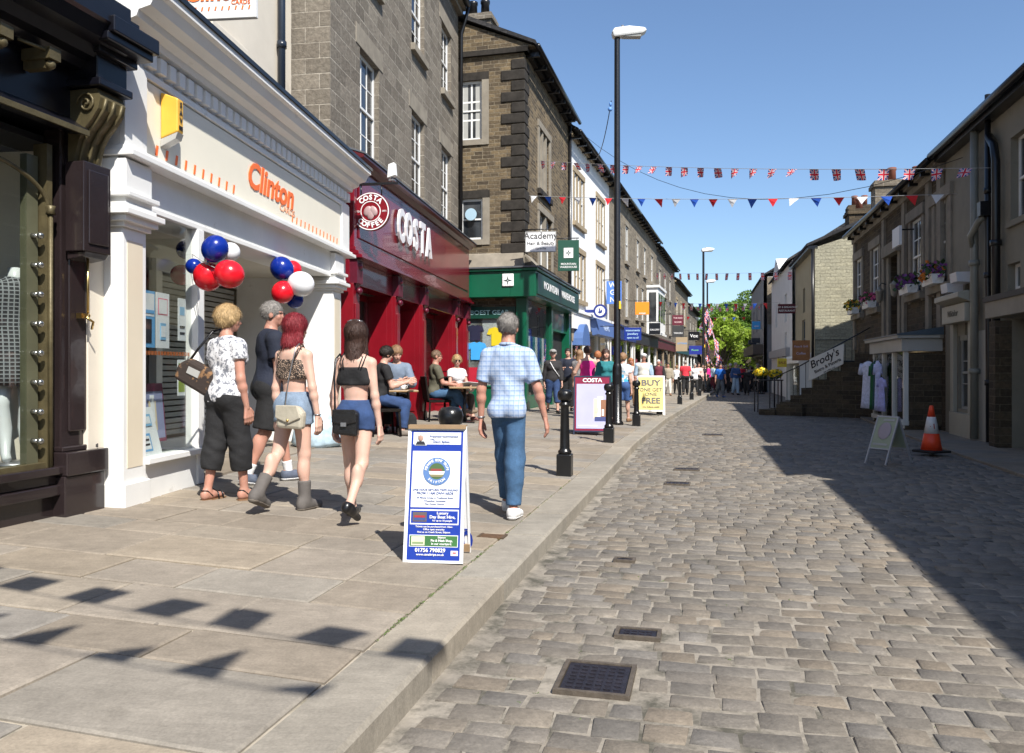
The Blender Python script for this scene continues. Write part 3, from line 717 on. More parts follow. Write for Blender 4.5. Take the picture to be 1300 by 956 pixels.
poster('poster','leaning white display card with a blue gift box drawing in the card shop window',B,.42,.80,.47,.90,.06,[(0,1,0,1,pw),(.15,.65,.08,.45,pb),(.20,.60,.12,.40,pw),(.25,.55,.2,.24,pk),(.25,.55,.3,.34,pk),(.4,.8,.6,.85,cols[5]),(.45,.75,.65,.8,pw)],lean=R(-14))
m=MB()
for k in range(16):m.box(.42+k*.052,.455+k*.052,.03,.034,1.355,1.39)
m.build('orange_border',cm('orange_border',(.55,.16,.05)),t)
# alarm box
p0=B.px(231,150,.28);al=thing('alarm_box','yellow alarm box lettered down its front edge, on the card shop fascia','alarm box',B.w(0,0),B.rot)
YEL=plain('alarm_yellow',(.75,.42,.05),.45,.08,4,.03);m=MB()
m.prism([(-.06,3.25),(-.22,3.31),(-.22,3.60),(-.06,3.66)],.56,.66,'yz');m.build('casing',YEL,al,bevel=.012)
m=MB();m.prism([(-.06,3.18),(-.20,3.25),(-.22,3.305),(-.06,3.245)],.56,.66,'yz');m.build('strobe',plain('strobe_clear',(.55,.55,.52),.2,.05),al)
m=MB()
for k,ch in enumerate('SAV'):m.text(ch,.068,(.61,-.222,3.55-k*.068),ext=.004,bold=.015)
for k in range(3):m.box(.58,.64,-.226,-.221,3.335+k*.013,3.341+k*.013)
m.build('lettering',BLACK,al)
# hanging sign of the card shop
Z=8.3;a=at(240,0,Z);b=at(328,25,Z);w_=b.x-a.x
o=thing('hanging_sign','white projecting sign with orange script and dashes above the card shop','hanging sign',((a.x+b.x)/2,Z,b.z),-.10,'signs projecting from the buildings')
m=MB();m.box(-w_/2,w_/2,-.03,.03,0,.52);m.build('board',WHITE,o,bevel=.008)
m=MB();m.text('Clinton',.26,(-.03,-.034,.27),ext=.004,bold=.025,shear=.18,wide=.95);
m.text('CARDS',.065,(.2,-.034,.16),ext=.003,bold=.01)
for k in range(9):
    x=-w_/2+.07+k*(w_-.14)/8;m.prism([(x-.012,.085),(x+.004,.085),(x+.014,.125),(x-.002,.125)],-.036,-.032,'xz')
m.build('lettering',ORANGE,o)
m=MB();m.tube([(-w_/2-.45,.0,.56),(w_/2,0,.56)],.016,8);m.tube([(-w_/2-.42,0,.5),(-w_/2+.02,0,.02)],.008,6);m.tube([(-w_/2-.04,0,.56),(-w_/2-.04,0,-.02)],.014,8);m.build('bracket',ALU,o)

# ================================================================== C: ashlar building with the coffee shop
C=Fr(-1.98-.148*4.35,12.75,.148)
t=C.thing('coffee_shop_building','tall ashlar stone building with white sash windows above the burgundy coffee shop','building')
LC=(22.3-12.75)*1.011
def cop(x0,y0,x1,y1,zb=None):
    a=C.px(x0,y0,-.3);b=C.px(x1,y1,-.3);return [a[0],b[0],b[1] if zb is None else zb,a[1]]
W1=cop(456,64,482,222);W2=cop(520,137,541,262);W3=cop(559,176,574,285)
z1t=(W1[3]+W2[3]+W3[3])/3;z1b=z1t-1.95
U5=cop(560,42,575,130);U4=cop(521,0,540,86);zu0=(U5[2]+U4[2])/2;U6=[W1[0],W1[1],zu0,zu0+1.75]
ops=[[a[0],a[1],z1b,z1t] for a in(W1,W2,W3)]+[[a[0],a[1],zu0,zu0+1.75] for a in(W1,W2,W3)]
# keep the widths equal
for o_ in ops:
    c=(o_[0]+o_[1])/2;o_[0],o_[1]=c-.55,c+.55
EC=11.15
m=MB();wall_open(m,0,LC,3.3,EC,ops,.3,.2);m.add([(0,.3,3.3),(0,8,3.3),(0,8,EC),(0,.3,EC)],[(0,3,2,1)]);m.box(.05,LC,.52,8,3.0,EC);m.box(.02,LC,2.6,8,0,3.3);m.box(LC-.35,LC,.3,8,0,3.3);m.build('wall',ASHLAR,t)
for o_ in ops:
    sash(t,*o_,.40,3,4,fw=.06)
    m=MB();m.box(o_[0]-.22,o_[1]+.22,.285,.4,o_[3]+.002,o_[3]+.36);m.build('lintel',ASHTRIM,t,bevel=.008)
    m=MB();m.box(o_[0]-.08,o_[1]+.08,.20,.42,o_[2]-.16,o_[2]-.002);m.build('sill',ASHTRIM,t,bevel=.01)
m=MB();m.box(-.02,LC,.16,.6,EC,EC+.12);m.box(-.05,LC,.05,.6,EC+.12,EC+.2);m.build('eaves_cornice',ASHTRIM,t,bevel=.01)
m=MB();m.tube([(-.1,-.02,EC+.22),(LC-.2,-.02,EC+.22)],.09,8);m.tube([(LC-.12,-.02,EC+.2),(LC-.05,.1,EC-.2),(LC-.05,.2,EC-.5),(LC-.05,.22,4.7)],.05,8);m.build('gutter',BLACK,t)
roof(t,0,LC,EC+.2,8.5,2.6,.0)
chimney(t,LC-.5,2.6,EC,EC+3.0,.8,1.4,ASHLAR,2)
# burgundy shopfront
m=MB();m.box(.0,LC-.45,-.10,.30,3.2,4.52);m.build('fascia',RED,t,bevel=.01)
m=MB();m.box(.18,LC-.62,-.125,-.10,3.36,4.40);m.build('fascia_panel',RED,t,bevel=.02)
m=MB();m.prism([(.3,4.52),(-.14,4.52),(-.20,4.60),(-.28,4.62),(-.28,4.66),(.3,4.86)],-.05,LC-.35,'yz');m.build('fascia_cornice',plain('wine_gloss',(.12,.006,.014),.3,.1),t)
m=MB();m.prism([(.3,4.865),(-.30,4.665),(-.30,4.69),(.3,4.90)],-.06,LC-.34,'yz');m.build('lead_capping',LEAD,t)
m=MB();m.box(-.02,LC-.45,-.24,.30,3.02,3.08);m.box(-.02,LC-.45,-.18,.30,3.08,3.14);m.box(-.02,LC-.45,-.13,.30,3.14,3.2);m.box(0,LC-.5,-.02,.3,2.62,3.02);m.build('transom',RED,t,bevel=.008)
def clx(x):return C.px(x,470,0)[0]
pcs=[.17,clx(499.8),clx(534),clx(575.5),LC-.6]
for i,pc in enumerate(pcs):
    m=MB();m.box(pc-.15,pc+.15,-.08,.26,.34,2.62);m.box(pc-.10,pc+.10,-.10,-.08,.5,2.3);m.box(pc-.17,pc+.17,-.11,.26,.10,.34);m.build('pillar',REDD,t,bevel=.008)
    m=MB();m.box(pc-.14,pc+.14,-.14,0,2.62,3.0);m.prism([(-.14,3.0),(-.14,2.72),(-.06,2.45),(-.0,2.45),(0,3.0)],pc-.09,pc+.09,'yz')
    for zz in(2.5,2.9):m.sph((pc,-.13,zz),(.07,.05,.06),10,8)
    m.build('console_bracket',plain('console_wine',(.14,.01,.03),.4,.2,8,.3),t)
bays=[(pcs[0]+.15,pcs[1]-.15),(pcs[1]+.15,pcs[2]-.15),(pcs[2]+.15,pcs[3]-.15),(pcs[3]+.15,pcs[4]-.15)]
for i,(a,b) in enumerate(bays):
    m=MB();m.box(b-.03,b+.0,-.02,.50,.14,2.62);m.box(b-.05,b-.03,.08,.42,.35,1.05);m.box(b-.05,b-.03,.08,.42,1.2,2.5);m.build('jamb_panel',REDD,t,bevel=.004)
    m=MB();m.box(a,a+.03,-.02,.50,.14,2.62);m.build('jamb',REDD,t)
    m=MB()
    f=.07
    m.box(a+.03,b-.03,.45,.51,.14,.50 if i!=1 else .24);m.box(a+.03,b-.03,.45,.51,2.5,2.62)
    nm=3 if i in(0,2) else 2
    for k in range(nm+1):
        x=a+.03+(b-a-.06-f)*k/nm;m.box(x,x+f,.45,.51,.14,2.62)
    m.build('window_frame',REDD,t,bevel=.004)
    m=MB();m.box(a+.03,b-.03,.475,.483,.24,2.5);m.build('shop_window',SG,t)
m=MB();m.box(.05,LC-.5,2.55,2.6,.1,3.3);m.build('interior_wall',plain('cafe_interior',(.12,.06,.045),.8,.4,1,0),t)
m=MB();m.box(.05,LC-.5,.0,2.55,3.16,3.2);m.box(.05,.1,.3,2.6,.1,3.2);m.build('ceiling',DARK,t)
m=MB()
for k in range(5):
    x=1.0+k*1.6;m.cyl((x,1.6,2.75),(x,1.6,3.15),.01,n=6);m.lathe([(.13,0),(.12,.1),(.04,.2)],(x,1.6,2.55),12)
m.build('pendant_shade',cm('shade_tan',(.4,.3,.16)),t)
# chrome letters: pale box letters standing off the fascia
L0=C.px(505,300,.2);L1=C.px(549,320,.2)
CH_=plain('chrome_letter',(.74,.72,.73),.3,.03,2,0);m=MB()
word='COSTA';n=5
for k,ch in enumerate(word):
    fx=(k+.5)/n;x=L0[0]+(L1[0]-L0[0])*fx;m.text(ch,.84,(x,-.165,3.92+(0 if k%2==0 else .02)),ext=.04,bold=.035,wide=.72)
m.build('shop_name',CH_,t)
m=MB()
for k in range(5):
    x=L0[0]+(L1[0]-L0[0])*(k+.5)/n
    for dz in(-.15,.15):m.cyl((x,-.165,3.90+dz),(x,-.12,3.90+dz),.012,n=6)
m.build('letter_studs',ALU,t)
# round hanging sign
Z=12.9;c=at(471.5,269,Z);r=24.2/F*Z
o=thing('round_hanging_sign','round burgundy and white coffee sign hanging from a black arm on the burgundy fascia','hanging sign',(c.x,Z,c.z),-.12,'signs projecting from the buildings')
def disc(m,r0,r1,y0,y1,n=48):
    if r0==0:m.prism([(r1*math.cos(2*math.pi*k/n),r1*math.sin(2*math.pi*k/n)) for k in range(n)],y0,y1,'xz')
    else:
        for k in range(n):
            a=2*math.pi*k/n;b=2*math.pi*(k+1)/n
            m.prism([(r0*math.cos(a),r0*math.sin(a)),(r1*math.cos(a),r1*math.sin(a)),(r1*math.cos(b),r1*math.sin(b)),(r0*math.cos(b),r0*math.sin(b))],y0,y1,'xz')
m=MB();disc(m,0,r,-.04,.04);m.build('disc',REDD,o)
m=MB();disc(m,r*.93,r*.98,-.047,-.04);disc(m,r*.50,r*.54,-.047,-.04)
for word,rad,up in(('COSTA',.73,1),('COFFEE',.73,-1)):
    n=len(word)
    for k,ch in enumerate(word):
        st=.36 if up>0 else .33
        a=(math.pi/2-(k-(n-1)/2)*st) if up>0 else (-math.pi/2+(k-(n-1)/2)*st)
        m.text(ch,r*.36,(rad*r*math.cos(a),-.042,rad*r*math.sin(a)),ext=.005,bold=.04,roll=a-math.pi/2 if up>0 else a+math.pi/2)
m.text('ESTD',r*.13,(-r*.73,-.042,0),ext=.004,bold=.01);m.text('1971',r*.13,(r*.73,-.042,0),ext=.004,bold=.01)
m.build('lettering',LETW,o)
m=MB()
for dx,dz,rot in((-.16,.02,.5),(.16,.02,-.5),(0,-.16,0)):
    M_=Matrix.Translation((dx*r,-.045,dz*r))@Matrix.Rotation(rot,4,'Y');m.sph((0,0,0),(r*.2,.02,r*.28),14,8,M_)
m.build('beans_emblem',plain('bean_pink',(.55,.38,.38),.4,.05),o)
m=MB();m.box(-r*1.05,r*1.15+.1,-.02,.02,r+.12,r+.16)
for s_ in(-.55,.55):m.tube([(s_*r,0,r*.84),(s_*r,0,r+.12)],.012,6)
m.build('bracket',BLACK,o)
c=at(498,222,12.9);o=thing('security_floodlight','small white floodlight standing on the arm of the round coffee sign','floodlight',(c.x,12.9,c.z-.08),-.2)
m=MB();m.prism([(-.07,0.02),(.07,.06),(.05,.27),(-.05,.24)],-.06,.06,'xz');m.build('housing',WHITE,o,bevel=.01);m=MB();m.cyl((0,0,-.06),(0,0,.05),.018,n=8);m.box(-.05,.05,-.04,.04,-.02,0);m.build('stem',ALU,o)
# fascia spotlights row (small) 

# ================================================================== D: corner building with the green outdoor shop
D=Fr(.33,22.0,.252)
t=D.thing('corner_building','dark soot stained rubble building with quoins above the green outdoor shop','building')
LD_=7.0;ED=10.0
def dop(x0,y0,x1,y1):
    a=D.px(x0,y0);b=D.px(x1,y1);return [a[0],b[0],b[1],a[1]]
f1=dop(684,125,697,225);f1=[f1[0],f1[1],6.65,8.5];f2=dop(684,262,700,345);f2=[f2[0],f2[1],4.35,6.0]
m=MB();wall_open(m,0,LD_,3.2,ED,[f1,f2],0,.2);m.box(.22,LD_,.22,8,0,ED);
# side face towards the camera, openings in y-z: build in rotated frame
SD=Matrix.Rotation(R(-90),4,'Z')   # maps x->-y ; y->x
def sop(x0,y0,x1,y1):
    a=D.side(x0,y0,0);b=D.side(x1,y1,0);return [-a[0],-b[0],b[1],a[1]]
s1=sop(584,104,612,177);s2=sop(584,253,613,304)
SDm=Matrix(((0,1,0,0),(-1,0,0,0),(0,0,1,0),(0,0,0,1)))   # (x,y,z)->(y,-x,z)
m.box(.22,.3,.22,6,0,ED)
wall_open(m,-8,0,0,ED,[s1,s2],0,.2,SDm)
m.build('wall',RUBBLE,t)
for o_,nx in((f1,3),(f2,2)):
    wd=o_[1]-o_[0]
    for k in range(nx):
        sash(t,o_[0]+wd*k/nx+.05,o_[0]+wd*(k+1)/nx-.05,o_[2],o_[3],.1,1,2)
    for k in range(1,nx):
        q=MB();x=o_[0]+wd*k/nx;q.box(x-.07,x+.07,-.02,.15,o_[2],o_[3]);q.build('mullion',ASHTRIM,t)
    q=MB();q.box(o_[0]-.18,o_[0],-.04,.02,o_[2],o_[3]);q.box(o_[1],o_[1]+.18,-.04,.02,o_[2],o_[3]);q.box(o_[0]-.2,o_[1]+.2,-.05,.02,o_[3],o_[3]+.2);q.build('window_surround',ASHTRIM,t)
    q=MB();q.box(o_[0]-.2,o_[1]+.2,-.10,.02,o_[2]-.16,o_[2]);q.build('sill',SOOT,t)
for o_,nz in((s1,3),(s2,2)):
    sash(t,o_[0],o_[1],o_[2],o_[3],.06,2 if nz==3 else 1,nz,M=SDm,fw=.07,bw=.05,curtain=(nz==3))
    q=MB();q.box(o_[0]-.2,o_[0],-.03,.03,o_[2]-.15,o_[3]+.0,SDm);q.box(o_[1],o_[1]+.2,-.03,.03,o_[2]-.15,o_[3],SDm);q.box(o_[0],o_[1],-.05,.03,o_[2]-.15,o_[2],SDm);q.build('window_surround',ASHTRIM,t)
    q=MB();q.box(o_[0]-.2,o_[1]+.2,-.03,.03,o_[3]+.002,o_[3]+.22,SDm);q.build('lintel',SOOT,t)
q=MB();q.cyl((-.045,-(s2[0]+s2[1])/2,s2[3]-.45),(-.05,-(s2[0]+s2[1])/2,s2[3]-.45),.17,n=20);q.build('window_sticker',cm('sticker_blue',(.35,.5,.6)),t)
k=0;z=4.45
while z<ED-.25:
    h=.30;big=k%2==0;q=MB();dx=.62 if big else .34;dy=.34 if big else .62
    # local: along street (x) and along the camera facing side (y)
    q.box(-.035,dx*.6,-.035,dy*1.05 if not big else .62*1.05,z+.012,z+h-.012) if big else q.box(-.035,.55,-.035,.36,z+.012,z+h-.012)
    q.build('quoin',SOOT,t,bevel=.02);z+=h;k+=1
q=MB();q.box(-.10,LD_,-.12,.2,ED,ED+.15);q.box(-.10,.2,-.12,8,ED+.0,ED+.14);q.build('eaves_cornice',SOOT,t)
q=MB();q.prism([(-.30,ED+.15),(7,ED+.15),(3.6,ED+1.75)],-.02,.22,'yz');q.build('gable_wall',RUBBLE,t)
roof(t,-.12,LD_,ED+.17,7.6,1.7,.35);gutter(t,-.1,LD_,ED+.12,-.42)
chimney(t,.55,1.45,ED,ED+1.15,.6,.85,ASHLAR,2,BLACK)
pipe(t,[(LD_-.12,-.08,ED),(LD_-.12,-.08,.2)],.06,BLACK)
q=MB();q.prism([(-.12,3.95),(-.30,4.05),(-.05,4.35),(-.0,4.4),(0,3.95)],.0,1.6,'yz');q.prism([(3.95-3.95,0),(0,0)],0,0,'yz') if 0 else None
q.prism([(-.02,3.9),(-.45,3.95),(-.30,4.15),(-.02,4.45)],-.0,.9,'yz');q.prism([(-.25,3.95),(.02,3.95),(.02,4.5),(-.05,4.45)],.0,1.7,'xz');q.build('stone_corbel',ASHTRIM,t)
# green shopfront
q=MB();q.box(-.42,LD_-.3,-.42,.3,3.22,3.92);q.box(-.42,.3,.3,2.1,3.22,3.92);q.box(-.48,LD_-.28,-.48,.3,3.92,4.0);q.box(-.48,.3,.3,2.15,3.92,4.0);q.build('fascia',GREEN,t,bevel=.015)
q=MB();q.box(-.30,LD_-.5,-.46,-.42,3.30,3.86);q.build('fascia_panel',DKGREEN,t)
q=MB();q.box(-.52,LD_-.26,-.52,0,4.0,4.04);q.box(-.52,0,0,2.2,4.0,4.04);q.build('lead_capping',LEAD,t)
for bx in((-.12,.14,-.10,.20),(-.14,.12,1.72,2.1),(3.3,3.55,-.12,.15),(LD_-.55,LD_-.2,-.12,.15)):
    q=MB();q.box(bx[0],bx[1],bx[2],bx[3],.06,3.22);q.box(bx[0]-.03,bx[1]+.03,bx[2]-.03,bx[3]+.02,.06,.35);q.build('pilaster',GREEN,t,bevel=.01)
q=MB();q.box(-.06,.2,.20,1.72,.06,.75);q.box(-.10,.2,.20,1.72,.75,.80);q.build('stall_riser',GREEN,t,bevel=.006);q=MB();q.box(.14,3.3,-.06,.15,.06,.5);q.build('stall_riser',GREEN,t,bevel=.006);q=MB();q.box(3.55,LD_-.55,-.02,.15,2.5,3.22);q.build('transom',GREEN,t,bevel=.006)
q=MB();q.box(-.09,.0,.22,1.70,2.66,2.98);q.build('name_board',DKGREEN,t)
q=MB();q.text('BOEST GEAR',.17,(-.96,-.094,2.82),M=SDm,ext=.004,bold=.012,wide=1.15);q.build('board_lettering',cm('pale_teal_letter',(.35,.6,.6)),t)
q=MB();q.text('MOUNTAIN',.30,(1.55,-.468,3.60),ext=.006,bold=.012,wide=1.35);q.text('WAREHOUSE',.30,(4.35,-.468,3.60),ext=.006,bold=.012,wide=1.35);q.build('shop_name',LETW,t)
cA=D.side(645,356,-.43)
q=MB();q.box(-cA[0]-.16,-cA[0]+.16,-.46,-.425,cA[1]-.16,cA[1]+.18,SDm);q.build('emblem_plate',LETW,t,bevel=.02)
q=MB()
for a in range(4):
    M_=SDm@Matrix.Translation((-cA[0],-.466,cA[1]))@Matrix.Rotation(a*math.pi/2,4,'Y');q.prism([(-.02,.02),(.02,.02),(0,.12)],-.005,0,'xz',M_)
q.build('emblem_star',DKGREEN,t)
q=MB();q.box(-.03,-.02,.20,1.72,.8,2.66);q.box(.14,3.3,-.03,-.02,.5,3.2);q.build('shop_window',SG,t)
q=MB();q.box(.0,.22,.22,1.70,.8,2.66);q.build('display_back',cm('display_white',(.6,.62,.63)),t)
q=MB()
# shirts printed on the display
def tee(q,cx,cz,s,mi,y=-.012):
    q.cur=mi;q.prism([(cx-.5*s,cz+.35*s),(cx-.62*s,cz+.05*s),(cx-.42*s,cz),(cx-.36*s,cz+.1*s),(cx-.36*s,cz-.6*s),(cx+.36*s,cz-.6*s),(cx+.36*s,cz+.1*s),(cx+.42*s,cz),(cx+.62*s,cz+.05*s),(cx+.5*s,cz+.35*s),(cx+.15*s,cz+.45*s),(cx,cz+.38*s),(cx-.15*s,cz+.45*s)],y-.01,y,'xz',SDm)
tee(q,-1.40,2.3,.42,0);tee(q,-1.35,1.80,.48,1,-.024);tee(q,-.75,2.2,.5,2);q.cur=3;q.box(-1.66,-1.1,-.02,-.01,.85,1.3,SDm);q.cur=4;q.box(-1.0,-.5,-.02,-.01,.85,1.6,SDm)
q.build('display_shirts',[cm('tee_navy',(.03,.03,.08)),cm('tee_cyan',(.05,.35,.75)),cm('tee_yellow',(.8,.6,.02)),cm('tee_red',(.6,.02,.05)),cm('tee_pale',(.6,.65,.7))],t)
q=MB();q.box(.14,LD_-.4,.15,.22,.1,3.2);q.build('interior_wall',DARK,t)
q=MB()
for k in range(9):
    q.cur=k%3;x=.35+k*.32;q.box(x,x+.2,.02,.12,.9+.1*(k%2),2.2)
q.build('hanging_clothes',[cm('cloth_teal',(.04,.25,.3)),cm('cloth_pale',(.55,.6,.6)),cm('cloth_blue',(.02,.1,.4))],t)
# ================================================================== left terrace beyond
def surround(t,o_,mat,y=0,s=.14,mull=0):
    q=MB();q.box(o_[0]-s,o_[0],y-.035,y+.03,o_[2],o_[3]);q.box(o_[1],o_[1]+s,y-.035,y+.03,o_[2],o_[3]);q.box(o_[0]-s-.04,o_[1]+s+.04,y-.05,y+.03,o_[3],o_[3]+.2)
    for k in range(1,mull+1):
        x=o_[0]+(o_[1]-o_[0])*k/(mull+1);q.box(x-.08,x+.08,y-.02,y+.12,o_[2],o_[3])
    q.build('window_surround',mat,t)
    q=MB();q.box(o_[0]-s-.06,o_[1]+s+.06,y-.12,y+.03,o_[2]-.15,o_[2]);q.build('sill',mat,t)
E=Fr(2.05,28.8,.302)
def LE(Z):return (Z-28.8)*1.0446
def row_house(x0,x1,eave,name,label,wallm,trim,ups,shop,depth=7.5,rise=2.2,mull=0,chim=(),gm=None,y=0,group='terraced shops along the left side'):
    t=E.thing(name,label,'building',group);ops=[]
    for (xs,z0,z1,wd) in ups:
        for x in xs:ops.append([x-wd/2,x+wd/2,z0,z1])
    m=MB();wall_open(m,x0,x1,0,eave,ops+[[x0+.35,x1-.35,.15,2.75]],y,.2);m.box(x0,x1,y+.22,depth,2.75,eave);m.box(x0,x1,y+1.3,depth,0,2.75);m.box(x0,x0+.3,y+.2,y+1.3,0,2.75);m.box(x1-.3,x1,y+.2,y+1.3,0,2.75);m.build('wall',wallm,t)
    for o_ in ops:
        surround(t,o_,trim,y,mull=mull)
        n=mull+1
        for k in range(n):
            a=o_[0]+(o_[1]-o_[0])*k/n+(.08 if k else 0);b=o_[0]+(o_[1]-o_[0])*(k+1)/n-(.08 if k<n-1 else 0);sash(t,a,b,o_[2],o_[3],y+.02,1 if mull else 2,2,fw=.08,bw=.04)
    m=MB();m.box(x0+.1,x1-.1,y-.16,y,2.75,3.35);m.box(x0+.05,x1-.05,y-.24,y,3.35,3.45);m.build('fascia',shop[0],t)
    m=MB();
    for k in range(4):
        x=x0+.35+(x1-x0-.7)*k/3;m.box(x-.07,x+.07,y-.03,y+.1,.1,2.75)
    m.box(x0+.35,x1-.35,y-.02,y+.1,.1,.55);m.build('shopfront_frame',shop[1],t)
    m=MB();m.box(x0+.35,x1-.35,y+.04,y+.05,.55,2.75);m.build('shop_window',SG,t)
    m=MB();m.box(x0+.35,x1-.35,y+1.2,y+1.28,.1,2.75);m.build('interior_wall',shop[2] if len(shop)>2 else DARK,t)
    rr=random.Random(int(x0*10));m=MB()
    for k in range(int((x1-x0)/.5)):
        m.cur=rr.randrange(len(cols));x=x0+.5+k*.5;z=rr.uniform(.7,1.4);m.box(x,x+rr.uniform(.2,.35),y+.3,y+.5,z,z+rr.uniform(.3,.8))
    m.build('window_goods',cols,t)
    m=MB();m.box(x0,x1,y-.12,y+.2,eave,eave+.12);m.build('eaves_course',gm or trim,t)
    roof(t,x0,x1,eave+.12,depth,rise,.35);gutter(t,x0,x1,eave+.1,y-.42)
    for cx in chim:chimney(t,cx,depth/2,eave+rise-.3,eave+rise+1.2,.6,1.4,wallm,3)
    return t
xE1=LE(36.9)
tE=row_house(.02,xE1,9.75,'white_building','white painted building with tan stone mullioned windows next to the sooty corner building',WRENDER,TANSTONE,[((1.7,6.2),6.75,8.6,1.75),((1.9,6.2),3.9,5.7,1.75)],(WRENDER,WHITE),mull=2,chim=(xE1-.3,))
# round headed door with blue fan awning and blue lottery style shop sign
q=MB();n=10
q.prism([(1.25+.70*math.cos(a),2.15+.80*math.sin(a)) for a in [math.pi*k/n for k in range(n+1)]],-.40,-.0,'xz');q.build('fan_awning',cm('awning_blue',(.10,.20,.48)),tE)
q=MB();q.prism([(1.25+1.0*math.cos(a),2.3+1.35*math.sin(a)) for a in [math.pi*k/n for k in range(n+1)]],-.05,.0,'xz');q.build('arch_surround',TANSTONE,tE)
o=E.thing('shop_sign','tilted blue box sign over the newsagent window of the white building','shop sign',None)
q=MB();M_=Matrix.Translation((5.4,-.3,2.95))@Matrix.Rotation(R(-12),4,'X');q.box(-2.2,2.2,-.12,.12,-.32,.32,M_);q.build('board',cm('newsagent_blue',(.09,.17,.42)),o)
q=MB();q.text('NEWS',.3,(0,-.13,0),M=M_,ext=.005,bold=.02,wide=1.6);q.build('lettering',cm('letter_paleblue',(.45,.55,.75)),o)
c=at(762,395,31.5);o=thing('round_blue_sign','round blue and white emblem sign above the tilted blue box sign','hanging sign',(c.x,31.5,c.z),-.15,'signs projecting from the buildings')
q=MB();disc(q,0,.27,-.06,.06);q.build('disc',ROYAL,o);q=MB();disc(q,0,.19,-.07,-.06,32);q.build('white_disc',LETW,o)
q=MB();q.prism([(-.09,-.04),(-.01,-.1),(.07,-.06),(.09,.05),(.05,.06),(.01,-.01),(0,.11),(-.04,.11),(-.04,0)],-.08,-.07,'xz');q.build('hand_emblem',ROYAL,o);q=MB();q.box(-.7,-.25,-.03,.03,-.06,.06);q.build('bracket',ROYAL,o)
x2=LE(44.5)
row_house(xE1+.02,x2,9.85,'terraced_building','pale stone terrace with tall sash windows, next beyond the white building',TERR,ASHTRIM,[((LE(39),LE(42)),6.9,8.8,1.0),((LE(39),LE(42)),4.0,6.0,1.0)],(cm('jewel_navy',(.02,.05,.2)),WHITE),chim=(x2-.3,))
x3=LE(55)
tF=row_house(x2+.02,x3,9.85,'terraced_building','long stone terrace with a white oriel bay',TERR,ASHTRIM,[((LE(46),LE(49),LE(52.5)),7.0,8.7,1.0),((LE(45.8),LE(48)),4.2,6.1,1.0)],(cm('dark_fascia',(.03,.03,.035)),WHITE),chim=())
q=MB();q.box(LE(50),LE(54),-.7,0,3.6,6.4);q.box(LE(49.9),LE(54.1),-.8,0,6.4,6.55);q.box(LE(49.9),LE(54.1),-.8,0,3.45,3.6);q.build('oriel_bay',WHITE,tF)
for a,b in((50.3,51.3),(51.6,52.6),(52.9,53.8)):
    q=MB();q.box(LE(a),LE(b),-.72,-.69,4.3,6.1);q.build('bay_window',PANE,tF)
q=MB();q.box(-.02+LE(50),LE(50)-.01,-.6,-.15,4.3,6.1);q.build('bay_window',PANE,tF)
x4=LE(68)
row_house(x3+.02,x4,9.6,'terraced_building','grey stone terrace with dark quoins past the oriel bay',TERR2,ASHTRIM,[((LE(57),LE(60.5),LE(64)),6.8,8.4,1.0),((LE(57),LE(60.5),LE(64)),4.1,5.8,1.0)],(cm('maroon_fascia',(.12,.01,.02)),cm('tan_front',(.4,.3,.2))),chim=(x4-.4,))
x5=LE(82)
row_house(x4+.02,x5,8.8,'terraced_building','lower tan stone terrace with a wide cornice near the far end of the left side',TERR,TANSTONE,[((LE(70),LE(74),LE(78)),5.6,7.4,1.1)],(cm('teal_fascia',(.02,.1,.12)),WHITE),chim=(x5-.4,x4+1))
x6=LE(96)
row_house(x5+.02,x6,7.8,'terraced_building','last small stone house at the far end of the left side',TERR2,ASHTRIM,[((LE(85),LE(89),LE(93)),4.8,6.4,1.0)],(cm('grey_fascia',(.3,.3,.3)),WHITE),chim=(x6-.4,))
# signs that project over the left pavement
sign_board('hanging_sign','white academy sign board fixed to the sooty corner building',667,706,294,320,21.3,.05,LETW,[('Academy',0,.78,.24),('Hair & Beauty',0,.42,.13),('Tel 01756',.0,.16,.07)],cm('grey_letter',(.12,.12,.12)),arm=.1,border=(cm('frame_grey',(.5,.5,.48)),.02))
o,w_,h=sign_board('hanging_sign','dark green square sign with a white star plate beside the academy sign',708.5,735,305,344,24.0,.07,cm('sign_green',(.006,.09,.055)),[('MOUNTAIN',0,.22,.085),('WAREHOUSE',0,.12,.085)],LETW,arm=.5)
q=MB();q.box(-.14,.14,-.045,-.036,h*.42,h*.42+.30);q.build('star_plate',LETW,o)
q=MB()
for a in range(4):q.prism([(-.02,.02),(.02,.02),(0,.10)],-.052,-.046,'xz',Matrix.Translation((0,0,h*.42+.15))@Matrix.Rotation(a*math.pi/2,4,'Y'))
q.build('star',DKGREEN,o)
sign_board('hanging_sign','tall pale blue sign with white letters half hidden by the near lamp post',770,789,357,386,35.5,.08,cm('sign_midblue',(.08,.2,.6)),[('W',-.2,.82,.32),('G',-.2,.5,.32),('N',-.2,.18,.32)],LETW)
sign_board('hanging_sign','plain orange square sign high on the left terrace',806.5,824,383.5,399.5,40,.08,plain('sign_orange',(.85,.26,.01),.5,.04),[('orange',0,.12,.12)],LETW,arm=.4)
sign_board('hanging_sign','bright navy jewellers sign over the bollards, right of the near lamp post',792.5,814,416,432,30,.1,plain('jewel_blue',(.01,.04,.33),.4,.04),[('monuments',0,.78,.11),('jewellery',0,.5,.11),('open to all',0,.2,.10)],cm('letter_skyblue',(.45,.65,.85)),arm=.9)
sign_board('hanging_sign','black sign with a thin white word under the oriel bay',824,838,410,424.5,42,.08,BLACK,[('GALLERY',0,.4,.12)],LETW,arm=.5)
sign_board('hanging_sign','maroon sign above a dark grey one, high past the oriel bay',853.5,867.5,400,413,46,.08,cm('sign_maroon',(.16,.01,.03)),[('THE RED',0,.7,.13),('ROOM',0,.3,.13)],cm('letter_pink',(.7,.5,.5)),arm=.5)
